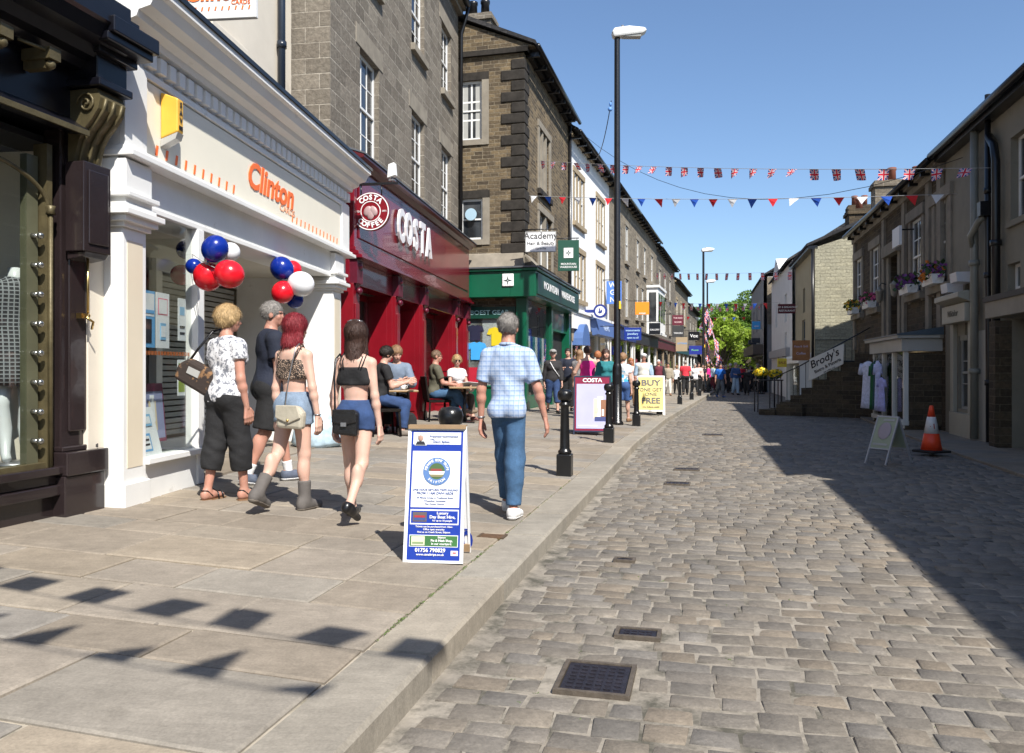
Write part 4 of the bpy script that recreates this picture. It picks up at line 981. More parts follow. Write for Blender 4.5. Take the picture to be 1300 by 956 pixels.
sign_board('hanging_sign','dark grey sign directly under the maroon sign',853.5,868,413.6,428,46,.08,cm('sign_grey',(.05,.05,.05)),[('TAILORS',0,.35,.13)],LETW,arm=.5)
sign_board('hanging_sign','beige sign with a pale blue stripe under the dark grey sign',858,872.5,428,446,48,.08,cm('sign_beige',(.5,.38,.24)),[('LETTINGS',.1,.55,.13)],cm('stripe_blue',(.1,.35,.75)),arm=.4)
sign_board('hanging_sign','black sign with a white squiggle left of the far lamp post',874,888,421,432,52,.08,BLACK,[('Vox',0,.5,.3)],LETW,arm=.4)
sign_board('hanging_sign','black and blue sign with a green dot low beside the far lamp post',875,891,439,450,54,.08,cm('sign_electric',(.01,.03,.35)),[('Phones',-.1,.5,.16)],cm('letter_green',(.2,.6,.3)),arm=.4)

# ================================================================== right side
RF=Fr(8.78+.15,15.8,.237,'R')       # local x runs towards the camera; 0 at Y=15.8
def rl(x,y,off=0):return RF.px(x,y,off)
# R1 beige rendered building (near right)
t=RF.thing('rendered_building','beige rendered building with black drainpipes at the right edge in shade','building',None)
X0,X1=-1.1,6.2;ER=5.75
ops=[];wa=rl(1284,150);wb=rl(1297,235)
def ro(x0,y0,x1,y1):
    a=rl(x0,y0);b=rl(x1,y1);return [a[0],b[0],b[1],a[1]]
u1=ro(1256,180,1263,250);u2=ro(1283,150,1294,235);u3=ro(1225,345,1231,415);u4=ro(1279,330,1291,382)
ops=[[u1[0],u1[0]+.4,3.9,5.0],[u2[0],u2[0]+.75,3.7,5.1],[u3[0],u3[0]+.25,1.9,2.9],[u4[0],u4[0]+.55,2.2,3.0]]
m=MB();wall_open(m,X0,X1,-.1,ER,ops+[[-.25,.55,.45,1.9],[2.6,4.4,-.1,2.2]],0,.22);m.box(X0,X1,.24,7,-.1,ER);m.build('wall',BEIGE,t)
for o_ in ops:
    sash(t,*o_,.12,1,2)
    q=MB();q.box(o_[0]-.08,o_[1]+.08,-.06,.02,o_[2]-.1,o_[2]-.002);q.build('sill',BEIGE,t)
sash(t,-.25,.55,.45,1.9,.06,2,3,mat=plain('grey_white_frame',(.45,.45,.42),.5))
q=MB();q.box(-.5,.85,-.10,0,-.1,.38);q.box(-.5,-.3,-.08,0,.38,2.15);q.box(.6,.85,-.08,0,.38,2.15);q.box(-.55,.9,-.22,0,2.15,2.5);q.prism([(-.1,2.5),(-.35,2.6),(-.35,2.7),(0,2.75),(0,2.5)],-.6,.95,'yz');q.build('shopfront',plain('cream_shopfront',(.50,.47,.38),.5,.06),t,bevel=.01)
q=MB();q.text('Whitaker',.17,(.18,-.225,2.33),ext=.004,bold=.01,shear=.2);q.build('lettering',cm('letter_olive',(.12,.11,.08)),t)
q=MB();q.box(1.05,1.9,-.03,.02,-.1,1.95);q.build('door',plain('offwhite_door',(.5,.49,.44),.5,.05),t,bevel=.01)
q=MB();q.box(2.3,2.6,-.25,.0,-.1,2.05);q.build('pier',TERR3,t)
cx0,cz0=rl(1250,383,.85);cz0+=.0
q=MB();q.prism([(0,cz0+.05),(-.88,cz0-.02),(-.88,cz0+.06),(0,cz0+.2)],cx0,6.2,'yz');q.build('canopy_roof',plain('canopy_brown',(.035,.028,.025),.6),t)
q=MB();q.box(cx0+.02,6.2,-.85,-.78,cz0-.26,cz0-.02);q.box(cx0+.02,cx0+.08,-.78,0,cz0-.26,cz0-.02);q.build('canopy_fascia',plain('canopy_beige',(.30,.27,.22),.6),t)
q=MB();q.tube([(X0,-.3,ER+.02),(X1,-.3,ER+.02)],.07,8);q.box(X0,X1,-.22,0,ER-.12,ER);q.build('gutter',BLACK,t)
roof(t,X0,X1,ER,7,2.2,.28)
bp=BLACK
d1=rl(1257,300)[0];d2=rl(1266,300)[0]
d0=rl(1238.5,300,.1)[0];d1=rl(1254,300,.1)[0];d2=rl(1266,300,.1)[0]
pipe(t,[(d1+.06,-.10,-.05),(d1+.04,-.10,1.4),(d1,-.10,3.0),(d1,-.1,6.1)],.05,bp,joints=[(d1+.04,-.1,1.0),(d1,-.1,2.9),(d1,-.1,4.4)])
pipe(t,[(d2,-.12,-.05),(d2,-.12,4.8),(d2-.1,-.12,5.1),(d1+.05,-.1,5.35)],.07,bp,joints=[(d2,-.12,1.5),(d2,-.12,3.4)])
pipe(t,[(d2+.3,-.12,-.05),(d2+.3,-.12,1.9)],.06,bp)
gp=plain('grey_pipe',(.28,.28,.24),.4)
pipe(t,[(d0,-.12,-.05),(d0,-.12,3.35),(d0,-.12,5.95)],.07,gp,joints=[(d0,-.12,1.2),(d0,-.12,3.2)])
pipe(t,[(d1-.05,-.14,3.95),(d1-.12,-.2,3.9),(d0+.05,-.2,3.7),(d0,-.14,3.5)],.06,gp)
q=MB();q.box(d1-.08,d1+.1,-.25,-.06,3.95,4.2);q.build('hopper',bp,t)
for x_,z_ in((-.35,2.9),(.25,3.05)):
    q=MB();q.prism([(0,0),(-.28,.02),(-.3,.2),(0,.2)],x_,x_+.42,'yz',Matrix.Translation((0,0,z_-.15)));q.build('wall_lamp_box',plain('lamp_white',(.6,.6,.62),.4),t)
chimney(t,2.2,2.2,ER,ER+1.9,.7,.7,TERR3,1)
# nearer buildings on the right, out of the frame but throwing the road shadow
t2=RF.thing('near_right_building','plain beige building beyond the right edge that shades the road','building',None)
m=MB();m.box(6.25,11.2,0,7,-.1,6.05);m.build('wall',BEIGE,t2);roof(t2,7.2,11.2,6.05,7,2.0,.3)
t2=RF.thing('near_right_building','lower stone building beside the camera that shades the road','building',None)
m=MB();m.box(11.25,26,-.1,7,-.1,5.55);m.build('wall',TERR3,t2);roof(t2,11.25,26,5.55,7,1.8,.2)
# R2 brown stone building with flower boxes
t=RF.thing('stone_town_house','brown stone building with tall white windows and flower boxes on the right','building',None)
xa=rl(1085,400)[0];xb=-1.12
def rw(x0,x1,yt,yb):
    a=rl(x0,yt);b=rl(x1,yb);return [a[0],b[0],b[1],a[1]]
w1=rw(1188,1206,270,352);w2=rw(1158,1171,288,365);w3=rw(1108,1117,318,388);w4=rw(1088.5,1094,328,388);dr=rw(1131,1142,345,440)
wz0,wz1=3.05,4.85
ops=[[ (a[0]+a[1])/2-.48,(a[0]+a[1])/2+.48,wz0,wz1] for a in(w1,w2,w3,w4)]+[[(dr[0]+dr[1])/2-.5,(dr[0]+dr[1])/2+.5,1.9,4.3]]
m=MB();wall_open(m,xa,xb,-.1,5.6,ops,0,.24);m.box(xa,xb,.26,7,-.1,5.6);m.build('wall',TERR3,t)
fl=[];fm=[plain('leaf_box',(.05,.12,.03),.7,.3,20,0),plain('petal_purple',(.3,.08,.35),.6,.2,20,0),plain('petal_orange',(.75,.22,.03),.6,.2,20,0),plain('petal_pink',(.7,.12,.3),.6,.2,20,0),plain('petal_yellow',(.8,.6,.05),.6,.2,20,0)]
for k,o_ in enumerate(ops[:4]):
    sash(t,*o_,.015,2,4,fw=.07,bw=.03);q=MB();q.box(o_[0]-.22,o_[0],-.04,.03,o_[2]-.2,o_[3]);q.box(o_[1],o_[1]+.22,-.04,.03,o_[2]-.2,o_[3]);q.box(o_[0]-.3,o_[1]+.3,-.08,.03,o_[3],o_[3]+.25);q.build('window_surround',ASHTRIM,t)
    q=MB();q.box(o_[0]-.3,o_[1]+.3,-.14,.02,o_[2]-.16,o_[2]-.002);q.build('sill',ASHTRIM,t)
    b=thing('flower_box',['white flower box of purple and orange blooms under the nearest town house window','white flower box of purple blooms under the second town house window','flower box of pink blooms under the third town house window','flower box of yellow blooms under the farthest town house window'][k],'flower box',RF.w((o_[0]+o_[1])/2,-.2,o_[2]),RF.rot,'flower boxes on the right')
    q=MB();q.prism([(-.10,0),(.10,0),(.13,.2),(-.13,.2)],-.42,.42,'yz');q.build('trough',WHITE,b)
    q=MB();rr=random.Random(k)
    for i in range(170):
        q.cur=0 if rr.random()<.5 else [1,1,3,4][k] if rr.random()<.7 else [2,1,1,2][k]
        c=Vector((rr.uniform(-.5,.5),rr.uniform(-.2,.14),.2+rr.uniform(-.1,.3)*(1-.3*rr.random())));s_=rr.uniform(.02,.05);d=Vector((rr.uniform(-1,1),rr.uniform(-1,1),rr.uniform(-1,1))).normalized();e=d.orthogonal().normalized();g=d.cross(e);q.quad(c-e*s_-g*s_,c+e*s_-g*s_,c+e*s_+g*s_,c-e*s_+g*s_)
    q.build('blooms',fm,b)
o_=ops[4];q=MB();q.box(o_[0],o_[1],.15,.2,o_[2],o_[3]);q.build('door',plain('dark_door',(.02,.02,.022),.4),t);q=MB();q.box(o_[0]-.25,o_[0],-.06,.03,o_[2],o_[3]);q.box(o_[1],o_[1]+.25,-.06,.03,o_[2],o_[3]);q.box(o_[0]-.35,o_[1]+.35,-.18,.03,o_[3],o_[3]+.3);q.build('door_surround',ASHTRIM,t)
q=MB();q.box(xa,xb,-.10,.1,5.45,5.6);q.box(xa,xb,-.2,.1,5.6,5.72);q.build('eaves_cornice',ASHTRIM,t)
for xx in(xa+.2,(w3[1]+dr[0])/2,(dr[1]+w2[0])/2,(w2[1]+w1[0])/2+.1,xb-.25):
    q=MB();q.box(xx-.14,xx+.14,-.07,.02,1.9,5.45);q.build('pilaster_strip',ASHTRIM,t)
roof(t,xa,xb,5.72,7,1.3,.28);gutter(t,xa,xb,5.7,-.34)
chimney(t,xa+.9,1.7,5.6,7.1,.7,2.6,TERR,3);chimney(t,xb-.85,.75,5.6,6.05,.5,.55,TERR3,1,plain('pot_dark',(.06,.055,.05),.8))
b=RF.thing('wall_sign','small white fish and chip style wall sign between the town house windows','wall sign',None)
c=rl(1137,300,.5);q=MB();q.box(c[0]-.35,c[0]+.35,-.5,-.44,c[1]-.25,c[1]+.2);q.build('board',LETW,b);q=MB();q.tube([(c[0]-.4,-.47,c[1]+.22),(c[0]-.4,0,c[1]+.22)],.02,6);q.build('bracket',BLACK,b)
for k,(xx) in enumerate((dr[0]-.45,dr[1]+.35)):
    b=thing('wall_lantern',['lantern left of the town house door','lantern right of the town house door'][k]+' on a black bracket','wall lantern',RF.w(xx,-.2,3.1),RF.rot,'door lanterns');q=MB();q.lathe([(.02,0),(.08,.05),(.11,.3),(.13,.32),(.03,.42),(.01,.46)],(0,0,0),6);q.build('lantern',plain('lantern_glass',(.4,.38,.33),.2),b);q=MB();q.tube([(0,.2,.5),(0,.05,.55),(0,0,.46)],.015,6);q.build('bracket',BLACK,b)
# projecting shop with lead roof
t=RF.thing('projecting_shop','small projecting clothes shop with white posts and flat lead roof on the right','building',None)
xn=rl(1147.5,470,.75)[0];xf=rl(1108,470,.75)[0];yo=-.75;yb=.3;zt=1.95
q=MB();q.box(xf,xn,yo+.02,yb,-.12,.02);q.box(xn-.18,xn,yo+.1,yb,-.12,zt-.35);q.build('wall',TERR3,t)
q=MB()
for k in range(4):
    x=xf+(xn-xf-.1)*k/3;q.box(x,x+.09,yo,yo+.1,-.05,zt-.3)
q.box(xf,xn+.0,yo-.04,yo+.12,.02,.12);q.build('window_posts',plain('post_white',(.62,.61,.57),.5,.05),t,bevel=.008)
q=MB();q.box(xf-.1,xn+.06,yo-.06,yb,zt-.32,zt-.04);q.box(xf-.2,xn+.14,yo-.16,yb,zt-.04,zt+.03);q.build('fascia',plain('fascia_offwhite',(.55,.54,.50),.5,.06),t,bevel=.01)
q=MB();q.prism([(yo-.18,zt+.03),(yo-.18,zt+.06),(yb,zt+.25),(yb,zt+.03)],xf-.22,xn+.16,'yz');q.build('lead_roof',plain('lead_blue',(.09,.13,.17),.4,.1),t)
q=MB();q.box(xf+.05,xn-.2,yo+.05,yo+.06,.12,zt-.32);q.build('shop_window',SG,t)
q=MB();q.box(xf+.05,xn-.2,yb-.06,yb-.02,0,zt-.3);q.build('interior_wall',DARK,t)
q=MB();q.sph((xn-.6,yo+.5,zt-.42),.03,8,6);q.sph((xn-1.1,yo+.5,zt-.42),.03,8,6)
em=bpy.data.materials.new('lamp_glow');em.use_nodes=True;eb=em.node_tree.nodes['Principled BSDF'];eb.inputs['Emission Color'].default_value=(1,.7,.35,1);eb.inputs['Emission Strength'].default_value=6;q.build('ceiling_lamps',em,t)
# clothes on display
cl=[('white patterned tunic hanging outside the projecting shop',-.35,(.62,.66,.85),.50,1.2),('green dress hanging next to the white tunic',.18,(.01,.16,.05),.22,1.15),('lilac white dress hanging in the shop window',.75,(.5,.55,.85),.22,1.2),('dark teal dress at the back of the window',.48,(.01,.10,.10),.2,1.2),('small lilac top hanging near the corner of the shop',1.15,(.45,.45,.8),.24,.8)]
for lab,dx,c,wd,ht in cl:
    b=thing('hanging_garment',lab,'garment',RF.w(xf+.55+dx,yo-.14,.25),RF.rot+.5,'clothes on show at the projecting shop')
    q=MB();sc=Matrix.Diagonal((1,.35,1,1));q.lathe([(wd*.55,0),(wd*.5,.15),(wd*.42,ht*.5),(wd*.38,ht*.72),(wd*.48,ht*.9),(wd*.3,ht*.97),(.04,ht)],(0,0,0),18,sc)
    for s_ in(-1,1):q.tube([(s_*wd*.4,0,ht*.93),(s_*wd*.6,0,ht*.72)],[wd*.16,wd*.13],8)
    q.build('cloth',plain('cloth_'+lab[:6]+str(dx),c,.8,.25,14,.2,30),b);q=MB();q.tube([(-wd*.4,0,ht*.95),(0,0,ht+.03),(wd*.4,0,ht*.95)],.008,6);q.tube([(0,0,ht+.03),(0,.0,ht+.10)],.005,6);q.build('hanger',BLACK,b)
# R stair with slanting bistro sign
P0=at(978,527,24.0);P1=at(1110,531,21.9);P0.z=P1.z=0
dv=(P1-P0);Ls=dv.length;rot=math.atan2(dv.y,dv.x)
t=thing('stone_steps','stepped stone stair wall rising to the bistro on the right','steps',(P0.x,P0.y,0),rot)
q=MB();st=[(0,.08),(.28,.28),(.62,.48),(.95,.70),(1.3,.95),(1.7,1.2),(2.1,1.45),(2.5,1.7)]
q.box(-.2,.3,-.35,1.6,-.12,.05)
for k,(x,z) in enumerate(st):
    x1=st[k+1][0] if k+1<len(st) else Ls+.3
    q.box(x,x1,0,2.4,-.12,z)
q.box(.3,1.1,-.25,.0,-.12,.22);q.build('stair_block',TERR3,t,bevel=.01)
BL=cm('bistro_board',(.66,.64,.58))
S0=at(1027,484,22.9);S1=at(1071,437,22.2)
b=thing('bistro_banner','cream slanting bistro banner with black script fixed to the stair railing','banner',((P0.x+P1.x)/2,(P0.y+P1.y)/2-.15,0),rot)
M0=b.matrix_basis.inverted() if False else None
ca,sa=math.cos(rot),math.sin(rot)
def tol(v,oo):
    dx,dy=v.x-oo.x,v.y-oo.y;return dx*ca+dy*sa
def onp(x,y,oo):
    # intersect pixel ray with the vertical plane through oo along rot
    n=Vector((-sa,ca,0));d=Vector(((x-HX)/F,1,(HY-y)/F));tt=(oo-Vector((0,0,CH))).dot(n)/d.dot(n);p=Vector((0,0,CH))+d*tt;return (tol(p,oo),p.z)
oo=Vector(b.location)
q1=onp(1027,484,oo);q2=onp(1071,462,oo);q3=onp(1072,436,oo);q4=onp(1028,456,oo)
q=MB();q.prism([q1,q2,q3,q4],-.03,.0,'xz');q.build('board',BL,b)
an=math.atan2(q2[1]-q1[1],q2[0]-q1[0]);cx=(q1[0]+q3[0])/2;cz=(q1[1]+q3[1])/2
q=MB();
def rt(s_,sz,dx,dz,**k):q.text(s_,sz,(cx+dx*math.cos(an)-dz*math.sin(an),-.033,cz+dx*math.sin(an)+dz*math.cos(an)),roll=an,ext=.005,**k)
rt("Brody's",.30,.02,.12,bold=.012,shear=.3);rt('Bistro & Pizzeria',.125,0,-.10,bold=.015);rt('the coffee stop',.06,0,-.22);q.build('lettering',BLACK,b)
b=thing('stair_railing','thin black iron railing climbing the stone steps','railing',(P0.x,P0.y,0),rot)
q=MB();q.tube([(.1,.05,1.0),(.9,.05,1.35),(2.9,.05,2.4)],.018,6)
for k in range(15):
    x=.12+k*.19;zb=max(z for xx,z in st if xx<=x);zt_=1.0+(x-.1)*.45;q.tube([(x,.05,zb),(x,.05,zt_)],.010,5)
q.tube([(.1,.05,1.0),(.1,.05,.1)],.02,6);q.build('rails',BLACK,b)
b=thing('flower_planter','tall stand of bright yellow flowers at the foot of the stone steps','planter',(at(976,525,25.5).x,25.5,-.12),0)
q=MB();
for dx,dy in((-.38,-.1),(.38,-.1),(-.38,.25),(.38,.25),(0,-.1)):q.tube([(dx,dy,0),(dx,dy,1.02)],.018,6)
q.box(-.42,.42,-.14,.28,1.0,1.04);q.build('stand',plain('stand_dark',(.05,.04,.035),.6),b)
q=MB();rr=random.Random(5);q.cur=0
for i in range(650):
    u=Vector((rr.gauss(0,1),rr.gauss(0,1),rr.gauss(0,1))).normalized()*rr.uniform(.5,1);side=-.23 if i%2 else .22;c=Vector((side+u.x*.26,.06+u.y*.2,1.22+u.z*.17+(.04 if i%2 else 0)));s_=rr.uniform(.018,.035);d=(u+Vector((rr.uniform(-.6,.6),)*3)).normalized();e=d.orthogonal().normalized();g=d.cross(e);q.cur=0 if rr.random()<.3 or u.z<-.6 else 1;q.quad(c-e*s_-g*s_,c+e*s_-g*s_,c+e*s_+g*s_,c-e*s_+g*s_)
q.build('flowers',[fm[0],plain('petal_bright_yellow',(.85,.62,.02),.6,.15,20,0)],b)
# R3 painted stone gable end + cream front
G=Fr(11.3,29.7,.237,'R')     # local x=0 at the near gable, far end negative
t=G.thing('painted_stone_house','cream house with a rough painted stone side wall above the bistro stair','building',None)
hw=5.75
gl=MB();gl.box(-.12,0,0.0,3.2,-.12,hw+.05);gl.prism([(0,hw+.05),(3.2,hw+.05),(1.6,hw+.55)],-.12,0,'yz');gl.build('side_wall',PAINTSTONE,t)
u=G.px(1018,330);v_=G.px(1024,365);
ops=[[-3.6,-2.9,3.6,4.6],[-3.9,-2.9,1.75,3.3]]
m=MB();wall_open(m,-6.3,-.13,-.12,hw,ops+[[-5.6,-1.2,-.1,1.4]],0,.2);m.box(-6.3,-.13,.22,5,-.12,hw);m.build('wall',plain('cream_front',(.50,.43,.28),.85,.08,2,.2),t)
for o_ in ops:sash(t,*o_,.08,2,2,mat=plain('teal_frame',(.05,.09,.12),.5))
q=MB();q.box(-6.0,-.8,-.5,0,1.5,1.7);q.prism([(0,1.7),(-.55,1.7),(-.5,1.78),(0,1.9)],-6.1,-.7,'yz');q.box(-1.0,-.8,-.45,0,-.1,1.5);q.box(-6,-5.8,-.45,0,-.1,1.5);q.build('shopfront',WHITE,t)
q=MB();q.box(-5.7,-1.1,-.3,-.25,.1,1.4);q.build('shop_window',SG,t)
q=MB();q.box(-6.3,0.0,-.25,.1,hw,hw+.12);q.build('eaves_board',BLACK,t)
roof(t,-6.3,.05,hw+.1,5,1.1,.3);chimney(t,-.8,2.0,hw+.4,hw+1.3,.9,1.5,TERR3,2)
pipe(t,[(-.0,-.08,hw),(-.0,-.08,1.2)],.05,BLACK)
q=MB();q.tube([(.03,.0,1.55),(.03,3.0,1.55)],.03,6);q.tube([(.03,.0,2.35),(.03,3.0,2.35)],.012,6);q.build('wall_cable',BLACK,t)
b=thing('board_sign','orange brown picture board in a white surround on the cream house shopfront','shop sign',tuple(at(1017,447,28.6)-Vector((0,0,.3))),-.5)
q=MB();q.box(-.3,.3,-.02,.03,0,.72);q.build('board',plain('board_rust',(.42,.17,.05),.6,.3,5,.05),b);q=MB();q.text('Pizza & Grill',.095,(0,-.024,.5),ext=.003,bold=.01);q.text('Coffee',.12,(0,-.024,.25),ext=.003,bold=.01);q.build('lettering',cm('letter_lilac',(.5,.45,.6)),b)
# R4 white gabled house
H4=Fr(12.95,36.8,.237,'R')
t=H4.thing('white_gabled_house','white house with a pointed gable and slate roof beyond the cream house','building',None)
m=MB();ops=[[-3.4,-2.4,3.6,5.0],[-8.4,-7.4,3.6,5.0],[-3.4,-2.4,1.9,3.1]];wall_open(m,-11,-.02,-.12,6.3,ops,0,.2);m.box(-11,-.02,.22,6,-.12,6.3);m.prism([(0,6.3),(6,6.3),(3.0,8.0)],-.3,0,'yz');m.build('wall',WRENDER,t)
for o_ in ops:sash(t,*o_,.08,2,2)
q=MB();q.prism([(-11,6.3),(-5.6,6.3),(-8.3,7.5)],-.0,3,'xz');q.build('front_gable',WRENDER,t)
roof(t,-10.9,-.2,6.3,6,1.9,.2);chimney(t,-.6,3,7.6,8.6,.5,1,TERR3,2)
q=MB();q.box(-10.5,-1,-.2,0,1.9,2.3);q.build('fascia',cm('fascia_pale',(.5,.5,.52)),t)
H5=Fr(12.95+.237*11.4,48.2,.237,'R')
t=H5.thing('grey_rendered_house','pale grey house with a bare stone side wall, farthest on the right','building',None)
m=MB();ops=[[-2.6,-1.6,3.8,5.4],[-6.4,-5.4,3.8,5.4],[-9.6,-8.6,3.8,5.4]];wall_open(m,-12,0,-.12,6.9,ops,-.4,.2);m.box(-12,-.02,-.18,6,-.12,6.9);m.build('wall',plain('grey_render',(.42,.42,.42),.85,.06,2,.2),t)
m=MB();m.box(-.0,.06,-.2,4,4.0,6.85);m.build('side_wall',TERR,t)
for o_ in ops:sash(t,*o_,-.3,2,3)
q=MB();q.box(-11.5,-.4,-1.0,-.4,2.2,2.8);q.build('shop_canopy',cm('canopy_brown2',(.13,.10,.08)),t)
q=MB();q.box(-11.5,-.4,-.45,-.39,.1,2.1);q.build('shop_window',PANE,t)
roof(t,-12,.1,6.9,6,1.8,.5)
for k,(xx,) in enumerate(((-3.5,),(-7,))):
    q=MB();q.box(xx-.4,xx+.4,-.9,-.4,3.0,3.3);q.build('window_box',cm('box_dark',(.04,.05,.07)),t)
sign_board('hanging_sign','maroon restaurant sign with white writing projecting from the white gabled house',988,1009.5,386,398,35,.08,cm('sign_wine',(.14,.015,.03)),[('BED & BREAKFAST',0,.66,.11),('RESTAURANT',0,.28,.11)],LETW,arm=-.6)
sign_board('hanging_sign','small bright blue sign projecting in front of the trees',955,965,408,418,48,.08,plain('sign_cyan',(.05,.35,.75),.5,.04),[('open',0,.4,.14)],LETW,arm=-.3)
sign_board('hanging_sign','yellow notice board by the white house door',987,998.5,455,466,33,.06,plain('sign_yellow',(.7,.55,.05),.5,.04),[('SALE',0,.5,.14)],cm('letter_red',(.4,.05,.05)),arm=-.2)
# ================================================================== street furniture
def bollard(x,y,z,label):
    t=thing('bollard',label,'bollard',(x,y,z),-.24,'black iron bollards along the kerb')
    m=MB();m.box(-.085,.085,-.085,.085,-.02,.25);m.build('base',IRON,t,bevel=.012)
    m=MB();m.lathe([(.075,.25),(.08,.27),(.078,.285),(.062,.30),(.058,.32),(.048,.78),(.052,.80),(.066,.81),(.066,.825),(.05,.84),(.05,.88)],(0,0,0),20);m.build('post',IRON,t)
    m=MB();m.lathe([(.045,.865),(.075,.875),(.083,.90),(.087,.93),(.080,.965),(.06,.988),(.0,.995)],(0,0,0),22);m.build('cap',IRON,t)
    return t
zb=lambda x,y:gz(x,y)
b0=None
spec=[(572,5.42,'bollard nearest the camera, its round cap showing over the boat trips board'),(717,9.2,'tall bollard right of the man in the checked shirt'),(773,13.4,'bollard in front of the burgundy coffee board'),(808,17.4,'bollard in front of the yellow buy one board'),(837.5,21.9,'bollard at the right edge of the yellow board'),(863,28.5,'bollard by the man in the red shirt'),(878,33,'second of the far bollards, just left of the far lamp post'),(888,38,'farthest small bollard beside the far lamp post'),(899,44,'tiny bollard in front of the distant crowd')]
for i,(px,Y,lb) in enumerate(spec):
    X=(px-HX)/F*Y;z=zb(X,Y)-.0
    if i==0:b0=bollard(X,Y,z-.03,lb)
    else:dup(b0,(X,Y,z),-.24,lb)
def lamp(px,Y,H,label,arm=.36,s=1,flip=0):
    X=(px-HX)/F*Y
    t=thing('street_lamp',label,'street lamp',(X,Y,zb(X,Y)),flip,'black street lamps')
    m=MB();m.lathe([(.14,0),(.14,.05),(.105,.08),(.105,1.25),(.09,1.32),(.075,1.36),(.062,H-.05),(.062,H)],(0,0,0),18);m.build('post',IRON,t)
    m=MB();m.prism([(-.09,H-.02),(.55,H+.06),(.66,H+.13),(.60,H+.20),(.25,H+.235),(-.08,H+.19),(-.12,H+.1)],-.12,.12,'xz');m.build('lamp_head',plain('lamp_head_white',(.72,.72,.70),.35,.03),t,bevel=.05)
    m=MB();m.box(.12,.52,-.085,.085,H-.0,H+.05);m.build('lens',plain('lamp_lens',(.35,.35,.32),.2),t);m=MB();m.cyl((.12,0,H+.22),(.12,0,H+.27),.03,n=10);m.build('photocell',GREY,t)
    m=MB();m.box(-.03,.09,-.075,-.06,.45,.62) if 0 else m.box(.03,.075,-.09,-.06,2.55,2.72);m.build('yellow_tag',cm('tag_yellow',(.8,.5,.02)),t)
    m=MB();m.box(-.035,.035,-.112,-.1,.9,1.1);m.build('hatch',BLACK,t);return t
lamp(783.5,17.6,8.55,'tall black street lamp with white head near the coffee board')
lamp(893,47,8.2,'second street lamp, far down the street against the sky',flip=0)
lamp(898,62,8.0,'farthest street lamp behind the second one')
# blue knot and cords on the first lamp
# ---------------------------------------------------------------- A boards
def abase(name,label,loc,rotz,w_,h,lean,frame,face,legs=0,fw=.03,group='folding pavement boards',th=.012,spread=None):
    t=thing(name,label,'a-board',loc,rotz,group)
    sp=math.sin(lean)*h
    Mf=Matrix.Translation((0,-sp,legs))@Matrix.Rotation(-lean,4,'X');Mb=Matrix.Translation((0,sp,legs))@Matrix.Rotation(lean,4,'X')
    for nm,M_ in(('front_panel',Mf),('back_panel',Mb)):
        m=MB();m.box(-w_/2,w_/2,-th/2,th/2,0,h,M_);m.build(nm,face,t)
        m=MB()
        for q in((-w_/2-.003,-w_/2+fw,-legs,h),(w_/2-fw,w_/2+.003,-legs,h),(-w_/2+fw,w_/2-fw,0,fw),(-w_/2+fw,w_/2-fw,h-fw,h+.003)):m.box(q[0],q[1],-th/2-.006,th/2+.006,q[2],q[3],M_)
        m.build('frame',frame,t)
    return t,Mf,Mb
# boat trips board (nearest)
c=at(555,716,4.98);loc=(at(556,716,5.16).x,5.16,0.01)
BW=plain('board_white',(.76,.77,.78),.35,.02);bB=plain('board_blue',(.012,.05,.42),.35,.05)
BWID=.375;BH=.86
t,Mf,Mb=abase('boat_trips_board','blue and white boat trips board standing in front of the man in the checked shirt',loc,-.10,BWID,BH,R(11),BW,BW,0,fw=.012)
def fp(m,a,b,c_,d,k,M_=Mf,):m.box(-BWID/2+a*BWID,-BWID/2+b*BWID,-.0065-.0012*k,-.005,c_*BH,d*BH,M_)
m=MB();fp(m,.05,.95,.02,.97,1);m.build('blue_print',bB,t)
m=MB();fp(m,.085,.915,.865,.955,2);fp(m,.085,.915,.40,.815,2);fp(m,.085,.915,.275,.385,2);m.build('white_print',BW,t)
m=MB();fp(m,.10,.90,.285,.375,3);m.build('day_hire_band',bB,t)
m=MB();fp(m,.085,.915,.115,.20,2);m.build('green_band_rim',BW,t);m=MB();fp(m,.095,.905,.12,.195,3);m.build('green_band',cm('band_green',(.05,.20,.05)),t)
m=MB();m.cur=0;fp(m,.11,.32,.857,.955,4);m.cur=1;M2=Mf@Matrix.Translation((-BWID/2+.215*BWID,-.014,.9*BH));m.sph((0,0,.012),(.017,.004,.022),12,8,M2);m.cur=2;m.prism([(-.032,-.032),(.032,-.032),(.022,-.012),(-.022,-.012)],-.001,.003,'xz',M2);m.cur=3;m.sph((0,.001,.024),(.018,.004,.015),12,8,M2)
m.build('portrait_photo',[cm('photo_back',(.6,.62,.62)),cm('photo_skin',(.55,.33,.25)),cm('photo_jacket',(.02,.02,.03)),cm('photo_hair',(.6,.6,.6))],t)
m=MB();M2=Mf@Matrix.Translation((.015*BWID,-.011,.665*BH))
def dsc(m,r0,r1,y0,n=32):
    for k in range(n):
        a=2*math.pi*k/n;b=2*math.pi*(k+1)/n;m.prism([(r0*math.cos(a),r0*math.sin(a)),(r1*math.cos(a),r1*math.sin(a)),(r1*math.cos(b),r1*math.sin(b)),(r0*math.cos(b),r0*math.sin(b))],y0,0,'xz',M2)
m.cur=0;dsc(m,.052,.088,-.003);m.cur=1;dsc(m,.0,.052,-.002);m.cur=2;m.prism([(-.045,-.02),(.045,-.02),(.052,0),(-.052,0)],-.004,0,'xz',M2);m.cur=3;m.prism([(-.04,0),(.035,0),(.03,.016),(-.036,.016)],-.005,0,'xz',M2);m.cur=4;m.prism([(-.036,-.036),(.036,-.036),(.045,-.02),(-.045,-.02)],-.004,0,'xz',M2);m.cur=2
